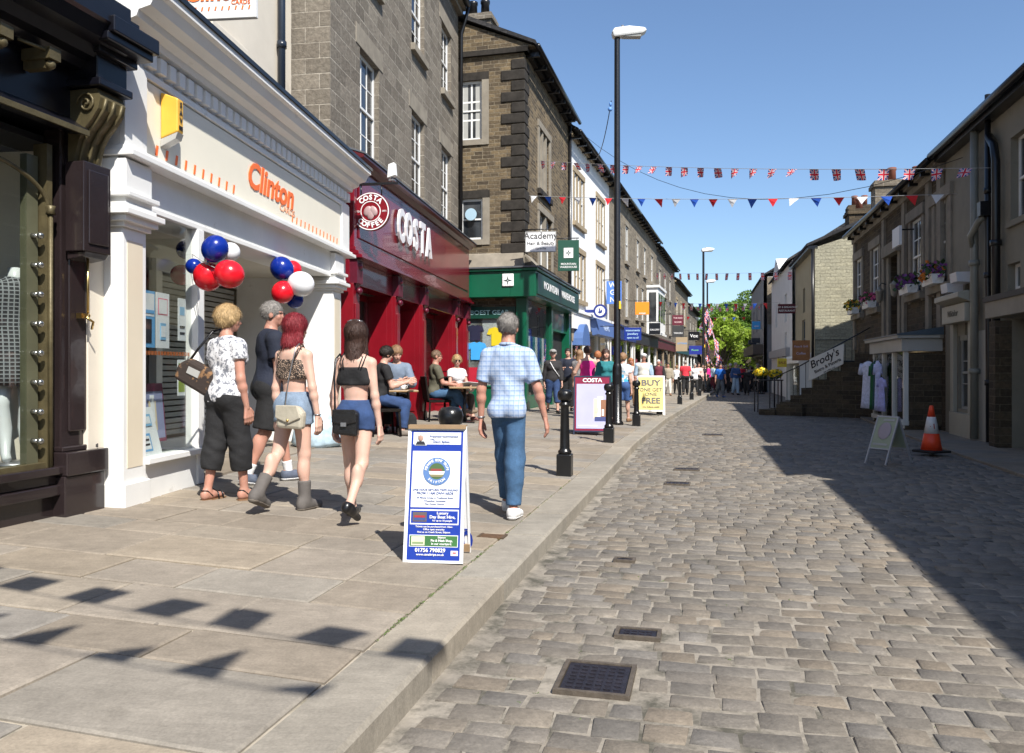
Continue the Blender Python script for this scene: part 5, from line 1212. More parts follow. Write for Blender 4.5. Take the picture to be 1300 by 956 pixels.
for k,ch in enumerate('PENNINE BOAT TRIPS'):
    a=math.pi*.95-k*math.pi*.9/17;m.text(ch,.022,(.070*math.cos(a),-.0035,.070*math.sin(a)),M=M2,ext=.002,bold=.02,roll=a-math.pi/2)
for k,ch in enumerate('SKIPTON'):
    a=-math.pi/2+(k-3)*.25;m.text(ch,.022,(.070*math.cos(a),-.0035,.070*math.sin(a)),M=M2,ext=.002,bold=.02,roll=a+math.pi/2)
m.build('round_boat_emblem',[cm('ring_blue',(.12,.25,.55)),cm('scene_green',(.08,.16,.05)),LETW,cm('boat_red',(.35,.06,.05)),cm('water_olive',(.30,.28,.14))],t)
def ft_(m,s_,x,z,sz,wide=1,bold=.01,k=4):m.text(s_,sz,(-BWID/2+x*BWID,-.0065-.0012*k,z*BH),M=Mf,ext=.002,bold=bold,wide=wide)
m=MB();ft_(m,'Presented/recommended',.62,.925,.018);ft_(m,'from',.42,.905,.014);ft_(m,'Dawn Spikey',.58,.885,.021)
ft_(m,'ONE HOUR RETURN TRIPS SAILING',.5,.528,.0175,1.05);ft_(m,'FROM 11AM ONWARDS',.5,.503,.022,1.0);ft_(m,'30 Minute Cruise in Traditional Boats',.5,.470,.014,1.1);ft_(m,'Wheelchair Accessible',.5,.447,.014,1.1);ft_(m,'Plus Private Charter',.5,.424,.014,1.1)
m.build('blue_lettering',cm('print_blue',(.10,.16,.42)),t)
m=MB();ft_(m,'Luxury',.64,.358,.024,1.1,.02,5);ft_(m,'Day Boat Hire,',.64,.330,.026,1.05,.02,5);ft_(m,'for up to 10 people',.64,.304,.016,1,.015,5)
ft_(m,'Tickets can be purchased from 10am',.5,.260,.0155,1.02,.015);ft_(m,'Office open everyday',.5,.240,.0155,1.02,.015);ft_(m,'Find us on Coach Street, Skipton',.5,.220,.0155,1.02,.015)
ft_(m,'Skipton',.64,.183,.017,1,.015,5);ft_(m,'Pie & Mash Shop,',.64,.160,.020,1,.02,5);ft_(m,'In our courtyard.',.64,.137,.019,1,.015,5);ft_(m,'01756 790829',.45,.090,.033,1.02,.02);ft_(m,'www.canaltrips.co.uk',.45,.060,.0195,1.05,.015)
m.build('white_lettering',LETW,t)
m=MB();m.cur=0;fp(m,.13,.37,.295,.365,4);m.cur=1;fp(m,.15,.35,.305,.325,5);m.cur=2;fp(m,.16,.34,.325,.34,6);m.cur=3;fp(m,.12,.35,.125,.19,4);m.cur=4;fp(m,.14,.33,.135,.15,5);m.cur=0+5;fp(m,.80,.92,.055,.09,4);m.cur=2;fp(m,.83,.89,.07,.08,5)
m.build('small_pictures',[cm('pic_grey',(.15,.12,.12)),cm('pic_blue',(.05,.1,.3)),cm('pic_red',(.5,.03,.04)),cm('pic_cream',(.6,.6,.42)),cm('pic_green',(.3,.42,.2)),LETW],t)
m=MB();Mi=Mb@Matrix.Rotation(0,4,'X');m.text('NOV',.07,(.05,-.009,.36),M=Mb,ext=.002,bold=.01,wide=1.1);m.text('uniju',.12,(.02,-.009,.24),M=Mb,ext=.002,bold=.02);m.text('110',.17,(.08,-.009,.08),M=Mb,ext=.002,bold=.03);m.box(-.18,.18,-.009,-.006,.155,.165,Mb);m.build('rear_lettering',bB,t)
m=MB();m.box(-BWID/2,BWID/2,-.03,.03,BH*math.cos(R(11))-.012,BH*math.cos(R(11))+.012);m.build('top_hinge',WOOD,t);m=MB();m.box(-BWID/2,BWID/2,-.008,.012,.01,.06,Mb@Matrix.Translation((0,-.014,0)));m.build('batten',WOOD,t)
# coffee board
X=(752-HX)/F*14.9;t,Mf2,_=abase('coffee_board','burgundy coffee board with a pale lilac poster behind the second bollard',(X,14.9,zb(X,14.9)),-.14,.68,1.05,R(12),plain('board_navy_edge',(.02,.03,.07),.4),plain('board_claret',(.30,.01,.05),.35,.05),.06,fw=.022)
m=MB();m.box(-.29,.29,-.012,-.006,.06,.90,Mf2);m.build('poster',plain('poster_lilac_big',(.42,.42,.62),.3,.08,2,0),t)
m=MB();m.cur=0;m.text('COSTA',.10,(0,-.014,.965),M=Mf2,ext=.003,bold=.03,wide=1.1);m.cur=1;m.box(-.26,.1,-.016,-.012,.10,.12,Mf2);m.build('lettering',[LETW,cm('lilac_line',(.6,.6,.72))],t)
m=MB()
for k,(a,b,c_,d) in enumerate(((.03,.13,.25,.62),(.10,.20,.22,.66),(.16,.27,.25,.6),(.05,.25,.2,.28),(.06,.12,.36,.45),(.18,.22,.3,.42))):m.cur=k%4;m.box(a,b,-.014-.001*k,-.012,c_,d,Mf2)
m.build('cup_pictures',[cm('cup_cream',(.65,.58,.4)),cm('cup_white',(.7,.7,.7)),cm('cup_brown',(.35,.16,.08)),cm('cup_navy',(.05,.07,.25))],t)
# buy one board
X=(826-HX)/F*21.6;t,Mf3,_=abase('yellow_offer_board','yellow buy one get one free board in a white frame between two bollards',(X,21.6,zb(X,21.6)),-.12,.74,.98,R(12),WHITE,plain('board_yellow',(.74,.60,.20),.5,.04),.10,fw=.04)
m=MB()
for s_,z,sz,wd in(('BUY',.78,.22,1.25),('ONE GET',.59,.13,1.1),('ONE',.47,.12,1.3),('FREE',.29,.22,1.1),('ON SUNGLASSES',.12,.06,1)):m.text(s_,sz,(0,-.012,z),M=Mf3,ext=.004,bold=.02 if sz>.2 else .0,wide=wd)
m.build('lettering',cm('slate_letter',(.16,.16,.17)),t)
# metal board on the right, in shade
X=(1128-HX)/F*11.3;t,Mf4,_=abase('metal_poster_board','leaning silver framed poster board in the shade before the projecting shop',(X,11.3,-.115),-1.05,.33,.50,R(24),plain('alu_pale',(.5,.5,.52),.3,.05,4,.02),cm('poster_green_grey',(.40,.45,.32)),.22,fw=.018)
m=MB();m.cur=0;m.sph((.01,-.012,.28),(.1,.006,.13),16,8,Mf4);m.cur=1;m.box(-.12,.1,-.012,-.006,.06,.09,Mf4);m.box(-.05,.12,-.012,-.006,.43,.46,Mf4);m.build('poster_picture',[cm('picture_mauve',(.45,.38,.42)),cm('picture_pale',(.5,.5,.48))],t)
# traffic cone
X=(1182.5-HX)/F*12.5;t=thing('traffic_cone','orange and white traffic cone standing alone in the shade on the right','traffic cone',(X,12.5,-.07),.4)
m=MB();m.box(-.20,.20,-.20,.20,0,.04);m.build('base',plain('rubber_black',(.02,.02,.02),.8),t,bevel=.015)
prof=lambda z:.155-(z-.04)*.125/.68
m=MB();m.lathe([(prof(.04),.04),(prof(.30),.30)],(0,0,0),28);m.lathe([(prof(.56),.56),(prof(.72),.72),(.022,.735),(0,.735)],(0,0,0),28);m.build('cone_body',plain('cone_orange',(.75,.06,.015),.45,.08,5,.05),t)
m=MB();m.lathe([(prof(.30)+.002,.30),(prof(.56)+.002,.56)],(0,0,0),28);m.build('reflective_sleeve',plain('sleeve_white',(.62,.60,.58),.4,.15,6,.1),t)
m=MB();a0=-2.3
vs=[];
for a,z in((a0-.42,.41),(a0+.35,.37),(a0+.35,.46)):
    r_=prof(z)+.006;vs.append((r_*math.cos(a),r_*math.sin(a),z))
m.add(vs,[(0,1,2)]);m.build('scuff_mark',plain('scuff_red',(.45,.03,.02),.6),t)
# ---------------------------------------------------------------- tables, chairs
RAT=stone('dark_rattan',(.035,.025,.02),(.02,.015,.012),(.008,.006,.005),.03,.012,.002,.8)
def chair(label):
    t=thing('rattan_chair',label,'chair',(0,0,0),0,'dark rattan chairs outside the coffee shop')
    m=MB();m.box(-.25,.25,-.24,.24,.40,.45);m.build('seat',RAT,t,bevel=.01)
    m=MB();m.box(-.25,.25,-.02,.02,0,.50,Matrix.Translation((0,-.24,.45))@Matrix.Rotation(R(8),4,'X'));m.build('backrest',RAT,t,bevel=.01)
    for sx in(-1,1):
        for sy in(-1,1):m=MB();m.tube([(sx*.22,sy*.21,.42),(sx*.235,sy*.235,0)],.02,8);m.build('leg',RAT,t)
    return t
ch0=chair('dark rattan chair under the man in the dark top')
def gl(px,Y):
    X=(px-HX)/F*Y;return X,Y,gz(X,Y)
SEATS={}
def put_chair(o,px,Y,rz,label=None):
    x,y,z=gl(px,Y);o.location=(x,y,z);o.rotation_euler=(0,0,rz)
    if label:o['label']=label
    return (x,y,z)
def table(label,px,Y,rz):
    x,y,z=gl(px,Y);t=thing('cafe_table',label,'table',(x,y,z),rz,'cafe tables')
    m=MB();m.box(-.33,.33,-.33,.33,.72,.75);m.build('tabletop',plain('table_wood',(.42,.27,.13),.4,.2,6,.1),t,bevel=.006)
    m=MB();m.cyl((0,0,.02),(0,0,.72),.03,n=10);m.box(-.2,.2,-.2,.2,.0,.02);m.build('pedestal',IRON,t);return (x,y,z)
# ---------------------------------------------------------------- bunting
def jack_mat():
    m,n,b=nt('union_flag');tc=N(n,'TexCoord');sp=N(n,'SeparateXYZ');n.links.new(tc.outputs['UV'],sp.inputs[0])
    u=math_(n,'SUBTRACT',sp.outputs[0],.5);v=math_(n,'SUBTRACT',sp.outputs[1],.5);au=math_(n,'ABSOLUTE',u);av=math_(n,'ABSOLUTE',v)
    dd=math_(n,'ABSOLUTE',math_(n,'SUBTRACT',au,av));mn=math_(n,'MINIMUM',au,av)
    c=mixc(n,math_(n,'LESS_THAN',dd,.10),(.01,.02,.20),(.7,.7,.7));c=mixc(n,math_(n,'LESS_THAN',dd,.035),c,(.6,.01,.03))
    c=mixc(n,math_(n,'LESS_THAN',mn,.14),c,(.7,.7,.7));c=mixc(n,math_(n,'LESS_THAN',mn,.085),c,(.6,.01,.03))
    n.links.new(c,b.inputs['Base Color']);b.inputs['Roughness'].default_value=.7
    tr=N(n,'BsdfTranslucent');n.links.new(c,tr.inputs[0]);mx=N(n,'MixShader');mx.inputs[0].default_value=.12;n.links.new(b.outputs[0],mx.inputs[1]);n.links.new(tr.outputs[0],mx.inputs[2])
    n.links.new(mx.outputs[0],[x for x in n.nodes if x.type=='OUTPUT_MATERIAL'][0].inputs[0]);return m
JACK=jack_mat()
def flagc(name,c):
    m,n,b=nt(name);b.inputs['Base Color'].default_value=c4(c);b.inputs['Roughness'].default_value=.7
    tr=N(n,'BsdfTranslucent');tr.inputs[0].default_value=c4(c);mx=N(n,'MixShader');mx.inputs[0].default_value=.15;n.links.new(b.outputs[0],mx.inputs[1]);n.links.new(tr.outputs[0],mx.inputs[2])
    n.links.new(mx.outputs[0],[x for x in n.nodes if x.type=='OUTPUT_MATERIAL'][0].inputs[0]);return m
TRI=[flagc('pennant_red',(.65,.02,.03)),flagc('pennant_white',(.7,.7,.7)),flagc('pennant_blue',(.02,.10,.50))]
CORD=plain('cord_white',(.5,.5,.5),.8)
def bunting(label,A_,B_,sag,n,w_,h,kind,seed,curl=.5,start=.02,end=.98,cat='bunting',blow=None):
    A_=Vector(A_);B_=Vector(B_);t=thing('bunting',label,cat,A_,0,'bunting strung across the street');rr=random.Random(seed)
    f=lambda u:(B_-A_)*u-Vector((0,0,sag*4*u*(1-u)))
    m=MB();m.tube([f(i/24) for i in range(25)],.006,4);m.build('cord',CORD,t)
    d=(B_-A_).normalized()
    for k in range(n):
        u=start+(end-start)*k/max(1,n-1);p=f(u);e=f(u+.001)-p;e.normalize();nn=Vector((-e.y,e.x,0)).normalized()
        a=rr.gauss(0,.35)*curl;b_=rr.gauss(0,.45)*curl;dn=(Vector((0,0,-1))*math.cos(a)+nn*math.sin(a)).normalized();m=MB();NS=4
        if blow:dn=(Vector(blow)+Vector((rr.gauss(0,.08),rr.gauss(0,.08),rr.gauss(0,.12)))).normalized()
        if kind=='jack':
            P=[[None]*(NS+1) for _ in range(NS+1)]
            for i in range(NS+1):
                for j in range(NS+1):
                    s_=i/NS;v_=j/NS;q=p+e*((s_-.5)*w_*(1-.12*v_*curl))+dn*(v_*h)+nn*(math.sin(s_*3.1+b_*3)*.025*v_*2*curl+b_*.12*v_*v_*(s_-.3));q=q+Vector((0,0,abs(b_)*.05*v_*(s_*2-1)));P[i][j]=q
            for i in range(NS):
                for j in range(NS):
                    U=[(i/NS,1-j/NS),((i+1)/NS,1-j/NS),((i+1)/NS,1-(j+1)/NS),(i/NS,1-(j+1)/NS)];m.smooth=True;m.quad(P[i][j],P[i+1][j],P[i+1][j+1],P[i][j+1],uv=U)
            m.build('flag',JACK,t)
        else:
            tw=rr.uniform(-.5,.5)*curl;q0=p-e*w_/2;q1=p+e*w_/2;mid=p+dn*h*.5+nn*tw*.1;tip=p+dn*h+nn*tw*.25+e*rr.uniform(-.06,.06)
            l=(q0+tip)/2+nn*.01;r_=(q1+tip)/2-nn*.01;m.add([q0,q1,l,r_,tip],[(0,1,3,2),(2,3,4)]);m.build('pennant',TRI[k%3],t)
    return t
a=at(672,203,24.2);b=at(1262,213,13.7);bunting('nearest string of union flags across the whole street',a,b,.12,25,.21,.22,'jack',3,1.0,.05,.965)
a=at(640,247,23);b=at(1215,246,16);bunting('string of red, white and blue pennants just below the nearest union flags',a,b,.12,23,.24,.21,'tri',5,.8,.05,.97)
a=at(832,347,52);b=at(1008,345,35.5);bunting('far string of upright union flags at the height of the second lamp',a,b,.05,14,.34,.36,'jack',7,.2)
a=at(836,383,48);b=at(988,384,40);bunting('far string of small red white and blue pennants below the upright flags',a,b,.1,14,.30,.34,'tri',8,.5)
a=at(866,388,58);b=at(990,384,50);bunting('string of small union flags close behind the far pennants',a,b,.2,13,.28,.30,'jack',9,.5)
a=at(872,402,66);b=at(972,401,60);bunting('lowest and farthest string of coloured pennants before the trees',a,b,.1,9,.34,.3,'tri',10,.5)
# draped garland of flags on the far lamp: individual flags on a hanging string
Y=49;t0=at(897,400,Y)
bunting('bundle of union flags draped down beside the second street lamp',at(899,395,Y),at(912,466,Y-1.2),-.15,15,.5,.42,'jack',12,1.3)
bunting('second drape of union flags slanting off the flag bundle by the lamp',at(893,402,Y+.5),at(903,462,Y-.4),.1,13,.5,.4,'jack',14,1.3)
# strings behind the camera that throw the shadows over the foreground paving
Lsh=1/math.tan(SUN_EL)
def src(px,py,z):
    Z=CH*F/(py-HY);X=(px-HX)/F*Z;return Vector((X-LD.x*z*Lsh,Z-LD.y*z*Lsh,z))
def ext(a,b,u0,u1):
    return a+(b-a)*u0,a+(b-a)*u1
zS=4.5;a,b=ext(src(17,760,zS),src(395.5,818,zS),-1.5,1.25)
L_=(b-a).length;nf=12;bunting('union flags strung overhead behind the camera that shade the near paving',a,b,.02,nf,.25,.27,'jack',21,.08,0,1,blow=(.22,.95,-.12))
a,b=ext(src(0,822,zS),src(232,859,zS),-1.27,1.5);L_=(b-a).length
bunting('pennants strung overhead behind the camera that shade the near paving',a,b,.02,7,.24,.27,'tri',23,1.0,0,1,blow=(.5,.8,-.15))
# plain wires
def wire(label,pts,r=.008,name='overhead_cable'):
    o=thing(name,label,'cable',pts[0]);P=[Vector(p)-Vector(pts[0]) for p in pts];m=MB();m.tube(P,r,5);m.build('cable',BLACK,o)
def sagp(A_,B_,s,n=14):A_=Vector(A_);B_=Vector(B_);return [A_+(B_-A_)*(i/n)-Vector((0,0,4*s*(i/n)*(1-i/n))) for i in range(n+1)]
wire('thin dark cable sagging across the sky from the white building to the right roofs',sagp(at(720,152,29),at(1222,200,15.5),1.7),.007)
wire('loose grey cord hanging from the near lamp post to the flag string',sagp(at(776,128,17.5),at(757,201,21),.25),.010,'loose_cord')
t=thing('plastic_knot','pale blue plastic knot tied high on the near lamp post','knot',at(775,137,17.5),0)
m=MB();m.sph((0,0,.08),(.03,.03,.05),8,6);m.sph((-.01,0,-.03),(.05,.04,.05),8,6);m.sph((.0,.02,.0),(.03,.05,.03),8,6);m.build('knot',cm('knot_blue',(.1,.25,.6)),t)
# ---------------------------------------------------------------- balloons
BM={'r':plain('balloon_red',(.62,.01,.02),.22,.03,2,0),'b':plain('balloon_blue',(.005,.03,.32),.22,.03,2,0),'w':plain('balloon_white',(.72,.73,.75),.22,.02,2,0)}
def bunch(label,Y,items,anchor):
    c=at(*anchor,Y);t=thing('balloon_bunch',label,'balloons',c,0,'balloon bunches at the card shop')
    for px,py,rx,col,dY in items:
        p=at(px,py,Y+dY)-c;r=rx/F*(Y+dY);m=MB();d=(p-Vector((0,0,0)))
        if d.length<.01:d=Vector((0,0,1))
        d=d.normalized();rot=d.to_track_quat('Z','Y').to_matrix().to_4x4();M_=Matrix.Translation(p)@rot
        m.lathe([(0,-1.12*r),(.07*r,-1.17*r),(.10*r,-1.14*r),(.05*r,-1.08*r)]+[(r*math.sin(a),-r*1.08*math.cos(a)*(1 if a>1.57 else 1.0)) for a in [math.pi*(i+.5)/14 for i in range(14)]]+[(0,r*1.08)],(0,0,0),24,M_);m.build('balloon',BM[col],t)
        m=MB();m.tube([p-d*1.15*r,Vector((0,0,0))],.004,4);m.build('ribbon',CORD,t)
bunch('left bunch of red, blue and white balloons beside the white mullion of the card shop',7.15,[(273,316,16.5,'b',.0),(292,320,12,'w',.2),(291,348,18,'r',-.1),(264,351,18,'r',.12),(230,349,13,'r',.9),(236,317,12,'b',.8),(246,338,10,'b',.3)],(262,335))
bunch('right bunch of balloons with one white balloon by the right pilaster of the card shop',9.6,[(358,341,14.5,'b',0),(371,343,12,'r',.25),(382,360.5,16,'w',-.05),(359,371,14,'r',-.12),(374,380,11,'b',.12)],(368,358))
# bag of goods at the right pilaster
x,y,z=gl(402,11.3);t=thing('plastic_bag','large pale blue and clear plastic bag slumped at the foot of the right pilaster','bag',(x,y,z),.2)
m=MB();m.lathe([(.30,0),(.36,.06),(.34,.22),(.26,.38),(.14,.46),(.05,.50)],(0,0,0),18,Matrix.Diagonal((1,.7,1,1)))
m.v=[(a+.02*math.sin(9*b_+7*c_),b_+.02*math.sin(11*a+5*c_),c_+.012*math.sin(13*a+9*b_)) for a,b_,c_ in m.v];m.build('bag_body',plain('bag_film',(.42,.55,.64),.25,.35,7,.3,15,dirt=((.3,.5,.15),5,.7)),t)
# ---------------------------------------------------------------- far end: church wall, trees, cars
t=thing('church_wall','old stone church wall with a dark pointed arch behind the trees','church',(at(940,470,92).x,92,-.3),-.2)
m=MB();ops=[[-1.9,.1,.5,4.0],[-5.6,-4.4,1.2,3.6],[2.4,3.6,1.2,3.6]];wall_open(m,-12,14,0,5.5,ops,0,.5);m.box(-12,14,.55,3,0,5.5);m.box(-12,14,-.15,.1,5.5,5.9);m.build('wall',TERR3,t)
m=MB()
for o_ in ops:m.box(o_[0],o_[1],.4,.45,o_[2],o_[3])
m.build('dark_opening',DARK,t)
m=MB()
for o_ in ops:
    c=(o_[0]+o_[1])/2;hw_=(o_[1]-o_[0])/2
    m.prism([(c-hw_,o_[3]),(c-hw_*.6,o_[3]-.02),(c-hw_,o_[3]-.9*hw_)],-.02,.1,'xz');m.prism([(c+hw_,o_[3]-.9*hw_),(c+hw_*.6,o_[3]-.02),(c+hw_,o_[3])],-.02,.1,'xz')
m.build('arch_moulding',ASHTRIM,t)
def leafmat(name,c):
    m,n,b=nt(name);a=N(n,'VertexColor');a.layer_name='tint';n.links.new(a.outputs[0],b.inputs['Base Color']);b.inputs['Roughness'].default_value=.6
    tr=N(n,'BsdfTranslucent');n.links.new(a.outputs[0],tr.inputs[0]);mx=N(n,'MixShader');mx.inputs[0].default_value=.4;n.links.new(b.outputs[0],mx.inputs[1]);n.links.new(tr.outputs[0],mx.inputs[2]);n.links.new(mx.outputs[0],[x for x in n.nodes if x.type=='OUTPUT_MATERIAL'][0].inputs[0]);return m
LEAF=leafmat('spring_leaves',None)
BARK=plain('bark',(.09,.07,.05),.9,.3,5,.5,20)
def tree(label,px,Y,h,rw_,base,col,seed,n=9000,ls=.17,low=.22):
    rr=np.random.RandomState(seed);x=(px-HX)/F*Y;t=thing('tree',label,'tree',(x,Y,-.2),0,'trees at the end of the street')
    m=MB();m.tube([(0,0,0),(.05,.1,h*.2),(-.1,0,h*.4),(.05,-.05,h*.7)],[.28,.22,.17,.06],10)
    cl=[]
    for k in range(26):
        a=rr.uniform(0,2*math.pi);ph=rr.uniform(low,1);rad=rw_*math.sqrt(max(.05,1-((ph-.55)/.55)**2))*rr.uniform(.45,.95);c=Vector((rad*math.cos(a),rad*math.sin(a),h*ph*.93));cl.append((c,rr.uniform(.55,1.05)*rw_*.42,rr.uniform(.75,1.25)))
        s_=Vector((0,0,h*rr.uniform(.15,.5)));m.tube([s_,(s_+c)/2+Vector((0,0,.25)),c],[.07,.045,.015],6)
    m.build('trunk',BARK,t)
    m=MB();per=n//len(cl)
    vs=[];
    for c,r_,br in cl:
        u=rr.normal(size=(per,3));u/=np.linalg.norm(u,axis=1)[:,None];q=np.array(c)+u*(r_*rr.uniform(.35,1.0,size=(per,1))**.6)*np.array([1,1,.72])
        d=rr.normal(size=(per,3))+np.array([0,0,.7]);d/=np.linalg.norm(d,axis=1)[:,None];e=np.cross(d,rr.normal(size=(per,3)));e/=np.linalg.norm(e,axis=1)[:,None];g=np.cross(d,e);s_=ls*rr.uniform(.5,1.1,size=(per,1))
        a1=q-e*s_;a2=q-g*s_*.55;a3=q+e*s_;a4=q+g*s_*.55
        for i in range(per):vs+= [tuple(a1[i]),tuple(a2[i]),tuple(a3[i]),tuple(a4[i])]
        k=br*rr.uniform(.8,1.2,size=per);m.col+=[(col[0]*q_,col[1]*q_,col[2]*q_) for q_ in k]
    m.add(vs,[(4*i,4*i+1,4*i+2,4*i+3) for i in range(len(vs)//4)]);m.build('crown',LEAF,t)
tree('bright lime tree nearest on the left of the group at the street end',918,74,6.4,2.4,0,(.26,.36,.04),1,n=9000)
tree('bright yellow green tree in the middle at the end of the street',944,78,7.2,2.7,0,(.30,.40,.04),2,n=10000)
tree('taller darker green tree behind the bright ones',938,100,11.3,4.0,0,(.16,.27,.04),3,n=12000,ls=.22)
tree('dark green tree at the right of the group at the street end',966,98,10.2,3.6,0,(.13,.23,.04),4,n=9000,ls=.22)
tree('mid green tree low on the left behind the lamp',903,96,9.2,3.4,0,(.18,.30,.04),6,n=9000,ls=.2)
def car(label,px,Y,rz,paint,low=False):
    x=(px-HX)/F*Y;t=thing('parked_car',label,'car',(x,Y,-.12),rz,'cars at the end of the street')
    body=[(-2.0,.35),(-2.05,.65),(-1.95,.85),(-1.3,.92),(-.7,1.38),(.7,1.42),(1.35,.98),(1.95,.88),(2.05,.6),(2.0,.35)]
    m=MB();m.prism(body,-.82,.82,'xz');m.build('body',plain('car_'+paint[0],paint[1],.25,.05,2,0,coat=.6),t,bevel=.08)
    m=MB();m.prism([(-1.22,.95),(-.68,1.34),(.68,1.37),(1.25,1.0)],-.835,.835,'xz');m.build('side_glass',PANE,t)
    m=MB();m.prism([(1.33,1.02),(.78,1.40),(.74,1.36),(1.26,1.0)],-.7,.7,'xz');m.prism([(-1.30,.95),(-.74,1.36),(-.70,1.33),(-1.22,.93)],-.7,.7,'xz');m.build('windscreen',PANE,t)
    for sx in(-1.25,1.25):
        for sy in(-.80,.80):m=MB();m.cyl((sx,sy-.09,.31),(sx,sy+.09,.31),.31,n=20);m.build('wheel',plain('tyre',(.015,.015,.015),.8),t)
    for sy in(-.6,.6):
        m=MB();m.box(1.95,2.04,sy-.14,sy+.14,.62,.78);m.build('headlight',ALU,t);m=MB();m.box(-2.06,-1.98,sy-.14,sy+.14,.66,.82);m.build('tail_light',plain('tail_red',(.4,.01,.01),.3),t)
car('red parked car half hidden by the crowd at the street end',935,60,1.2,('red',(.5,.02,.02)))
car('silver blue parked car behind the crowd in front of the trees',951,58,2.9,('silver_blue',(.22,.33,.42)))
car('pale blue parked car partly behind the right corner',968,62,2.8,('pale_blue',(.3,.45,.55)))
# ================================================================== people
def smin(a,b,k):
    h=np.clip(.5+.5*(b-a)/k,0,1);return b+(a-b)*h-k*h*(1-h)
def nrm(v):return v/np.linalg.norm(v)
def V3(*a):return np.array(a,dtype=float)
class Field:
    def __init__(s,lo,hi,h):
        s.h=h;s.lo=np.array(lo,float);s.n=[int(math.ceil((hi[i]-lo[i])/h))+1 for i in range(3)]
        s.ax=[lo[i]+h*np.arange(s.n[i]) for i in range(3)];s.V=np.full(s.n,.3,np.float32)
    def grid(s,sl=None):
        sl=sl or (slice(None),)*3
        return np.stack(np.meshgrid(*[s.ax[i][sl[i]] for i in range(3)],indexing='ij'),-1).astype(np.float32)
    def prim(s,p,infl=0,k=.02):
        if p[0]=='c':
            _,a,b,ra,rb,sy=p;r=max(ra,rb)+infl+k+2*s.h;lo=np.minimum(a,b)-r;hi=np.maximum(a,b)+r
        else:
            _,c,r3,Rm=p;r=max(r3)+infl+k+2*s.h;lo=c-r;hi=c+r
        sl=[]
        for i in range(3):
            i0=max(0,int((lo[i]-s.lo[i])/s.h));i1=min(s.n[i],int((hi[i]-s.lo[i])/s.h)+2)
            if i1<=i0:return
            sl.append(slice(i0,i1))
        sl=tuple(sl);P=s.grid(sl)
        if p[0]=='c':
            ab=b-a;q=P-a;t=np.clip((q@ab)/(ab@ab),0,1);d=q-t[...,None]*ab
            if sy!=1:d=d*np.array([1,1/sy,1]);L=np.sqrt((d**2).sum(-1));D=(L-(ra+(rb-ra)*t+infl))*(sy if sy<1 else 1)**.5
            else:D=np.sqrt((d**2).sum(-1))-(ra+(rb-ra)*t+infl)
        else:
            q=(P-c)
            if Rm is not None:q=q@Rm
            rr=np.array(r3)+infl;k0=np.sqrt(((q/rr)**2).sum(-1));k1=np.sqrt(((q/rr**2)**2).sum(-1))+1e-6;D=k0*(k0-1)/k1
        s.V[sl]=smin(s.V[sl],D.astype(np.float32),k)
    def mesh(s):
        V=s.V.copy();V[0]=V[-1]=.1;V[:,0]=V[:,-1]=.1;V[:,:,0]=V[:,:,-1]=.1
        n=[x-1 for x in V.shape];acc=np.zeros((*n,3),np.float32);cnt=np.zeros(n,np.float32)
        for ax in range(3):
            o=[i for i in range(3) if i!=ax]
            for da in(0,1):
                for db in(0,1):
                    s0=[None]*3;s1=[None]*3;s0[ax]=slice(0,n[ax]);s1[ax]=slice(1,n[ax]+1)
                    for i,dd in zip(o,(da,db)):s0[i]=s1[i]=slice(dd,n[i]+dd)
                    A_=V[tuple(s0)];B_=V[tuple(s1)];cr=(A_<0)!=(B_<0);t=np.where(cr,A_/(A_-B_+1e-12),0)
                    acc[...,ax]+=t;acc[...,o[0]]+=cr*da;acc[...,o[1]]+=cr*db;cnt+=cr
        act=cnt>0;idx=np.full(n,-1,np.int64);idx[act]=np.arange(act.sum())
        pos=np.argwhere(act)+acc[act]/cnt[act][:,None];pos=s.lo+pos*s.h
        faces=[]
        for ax in range(3):
            o=[(ax+1)%3,(ax+2)%3];sA=[slice(1,-1)]*3;sA[ax]=slice(0,-1);sB=[slice(1,-1)]*3;sB[ax]=slice(1,None)
            A_=V[tuple(sA)];B_=V[tuple(sB)];cr=(A_<0)!=(B_<0);pt=np.argwhere(cr)
            if not len(pt):continue
            off=np.zeros(3,int)+1;off[ax]=0;pt=pt+off;fl=(A_<0)[cr]
            def g(a,b):
                q=pt.copy();q[:,o[0]]-=a;q[:,o[1]]-=b;return idx[q[:,0],q[:,1],q[:,2]]
            f=np.stack([g(1,1),g(0,1),g(0,0),g(1,0)],1);f[~fl]=f[~fl][:,::-1];faces.append(f)
        if not faces:return np.zeros((0,3)),np.zeros((0,4),int)
        return pos,np.concatenate(faces)
def link_mesh(name,parts,mats,parent=None,matfn=None):
    vs=np.concatenate([p[0] for p in parts]);fs=[];o=0
    for p in parts:fs.append(p[1]+o);o+=len(p[0])
    fs=np.concatenate(fs);fs=fs[(fs>=0).all(1)]
    me=bpy.data.meshes.new(name);me.vertices.add(len(vs));me.vertices.foreach_set('co',vs.astype('f').ravel())
    me.loops.add(len(fs)*4);me.loops.foreach_set('vertex_index',fs.ravel().astype('i'));me.polygons.add(len(fs));me.polygons.foreach_set('loop_start',np.arange(0,len(fs)*4,4,dtype='i'));me.polygons.foreach_set('loop_total',np.full(len(fs),4,'i'))
    for m in mats:me.materials.append(m)
    me.update(calc_edges=True);me.validate()
    me.polygons.foreach_set('use_smooth',np.ones(len(me.polygons),bool))
    if matfn and len(mats)>1:
        c=np.empty(len(me.polygons)*3,'f');me.polygons.foreach_get('center',c);me.polygons.foreach_set('material_index',matfn(c.reshape(-1,3)).astype('i'))
    ob=bpy.data.objects.new(name,me);COL.objects.link(ob)
    if parent:ob.parent=parent
    return ob
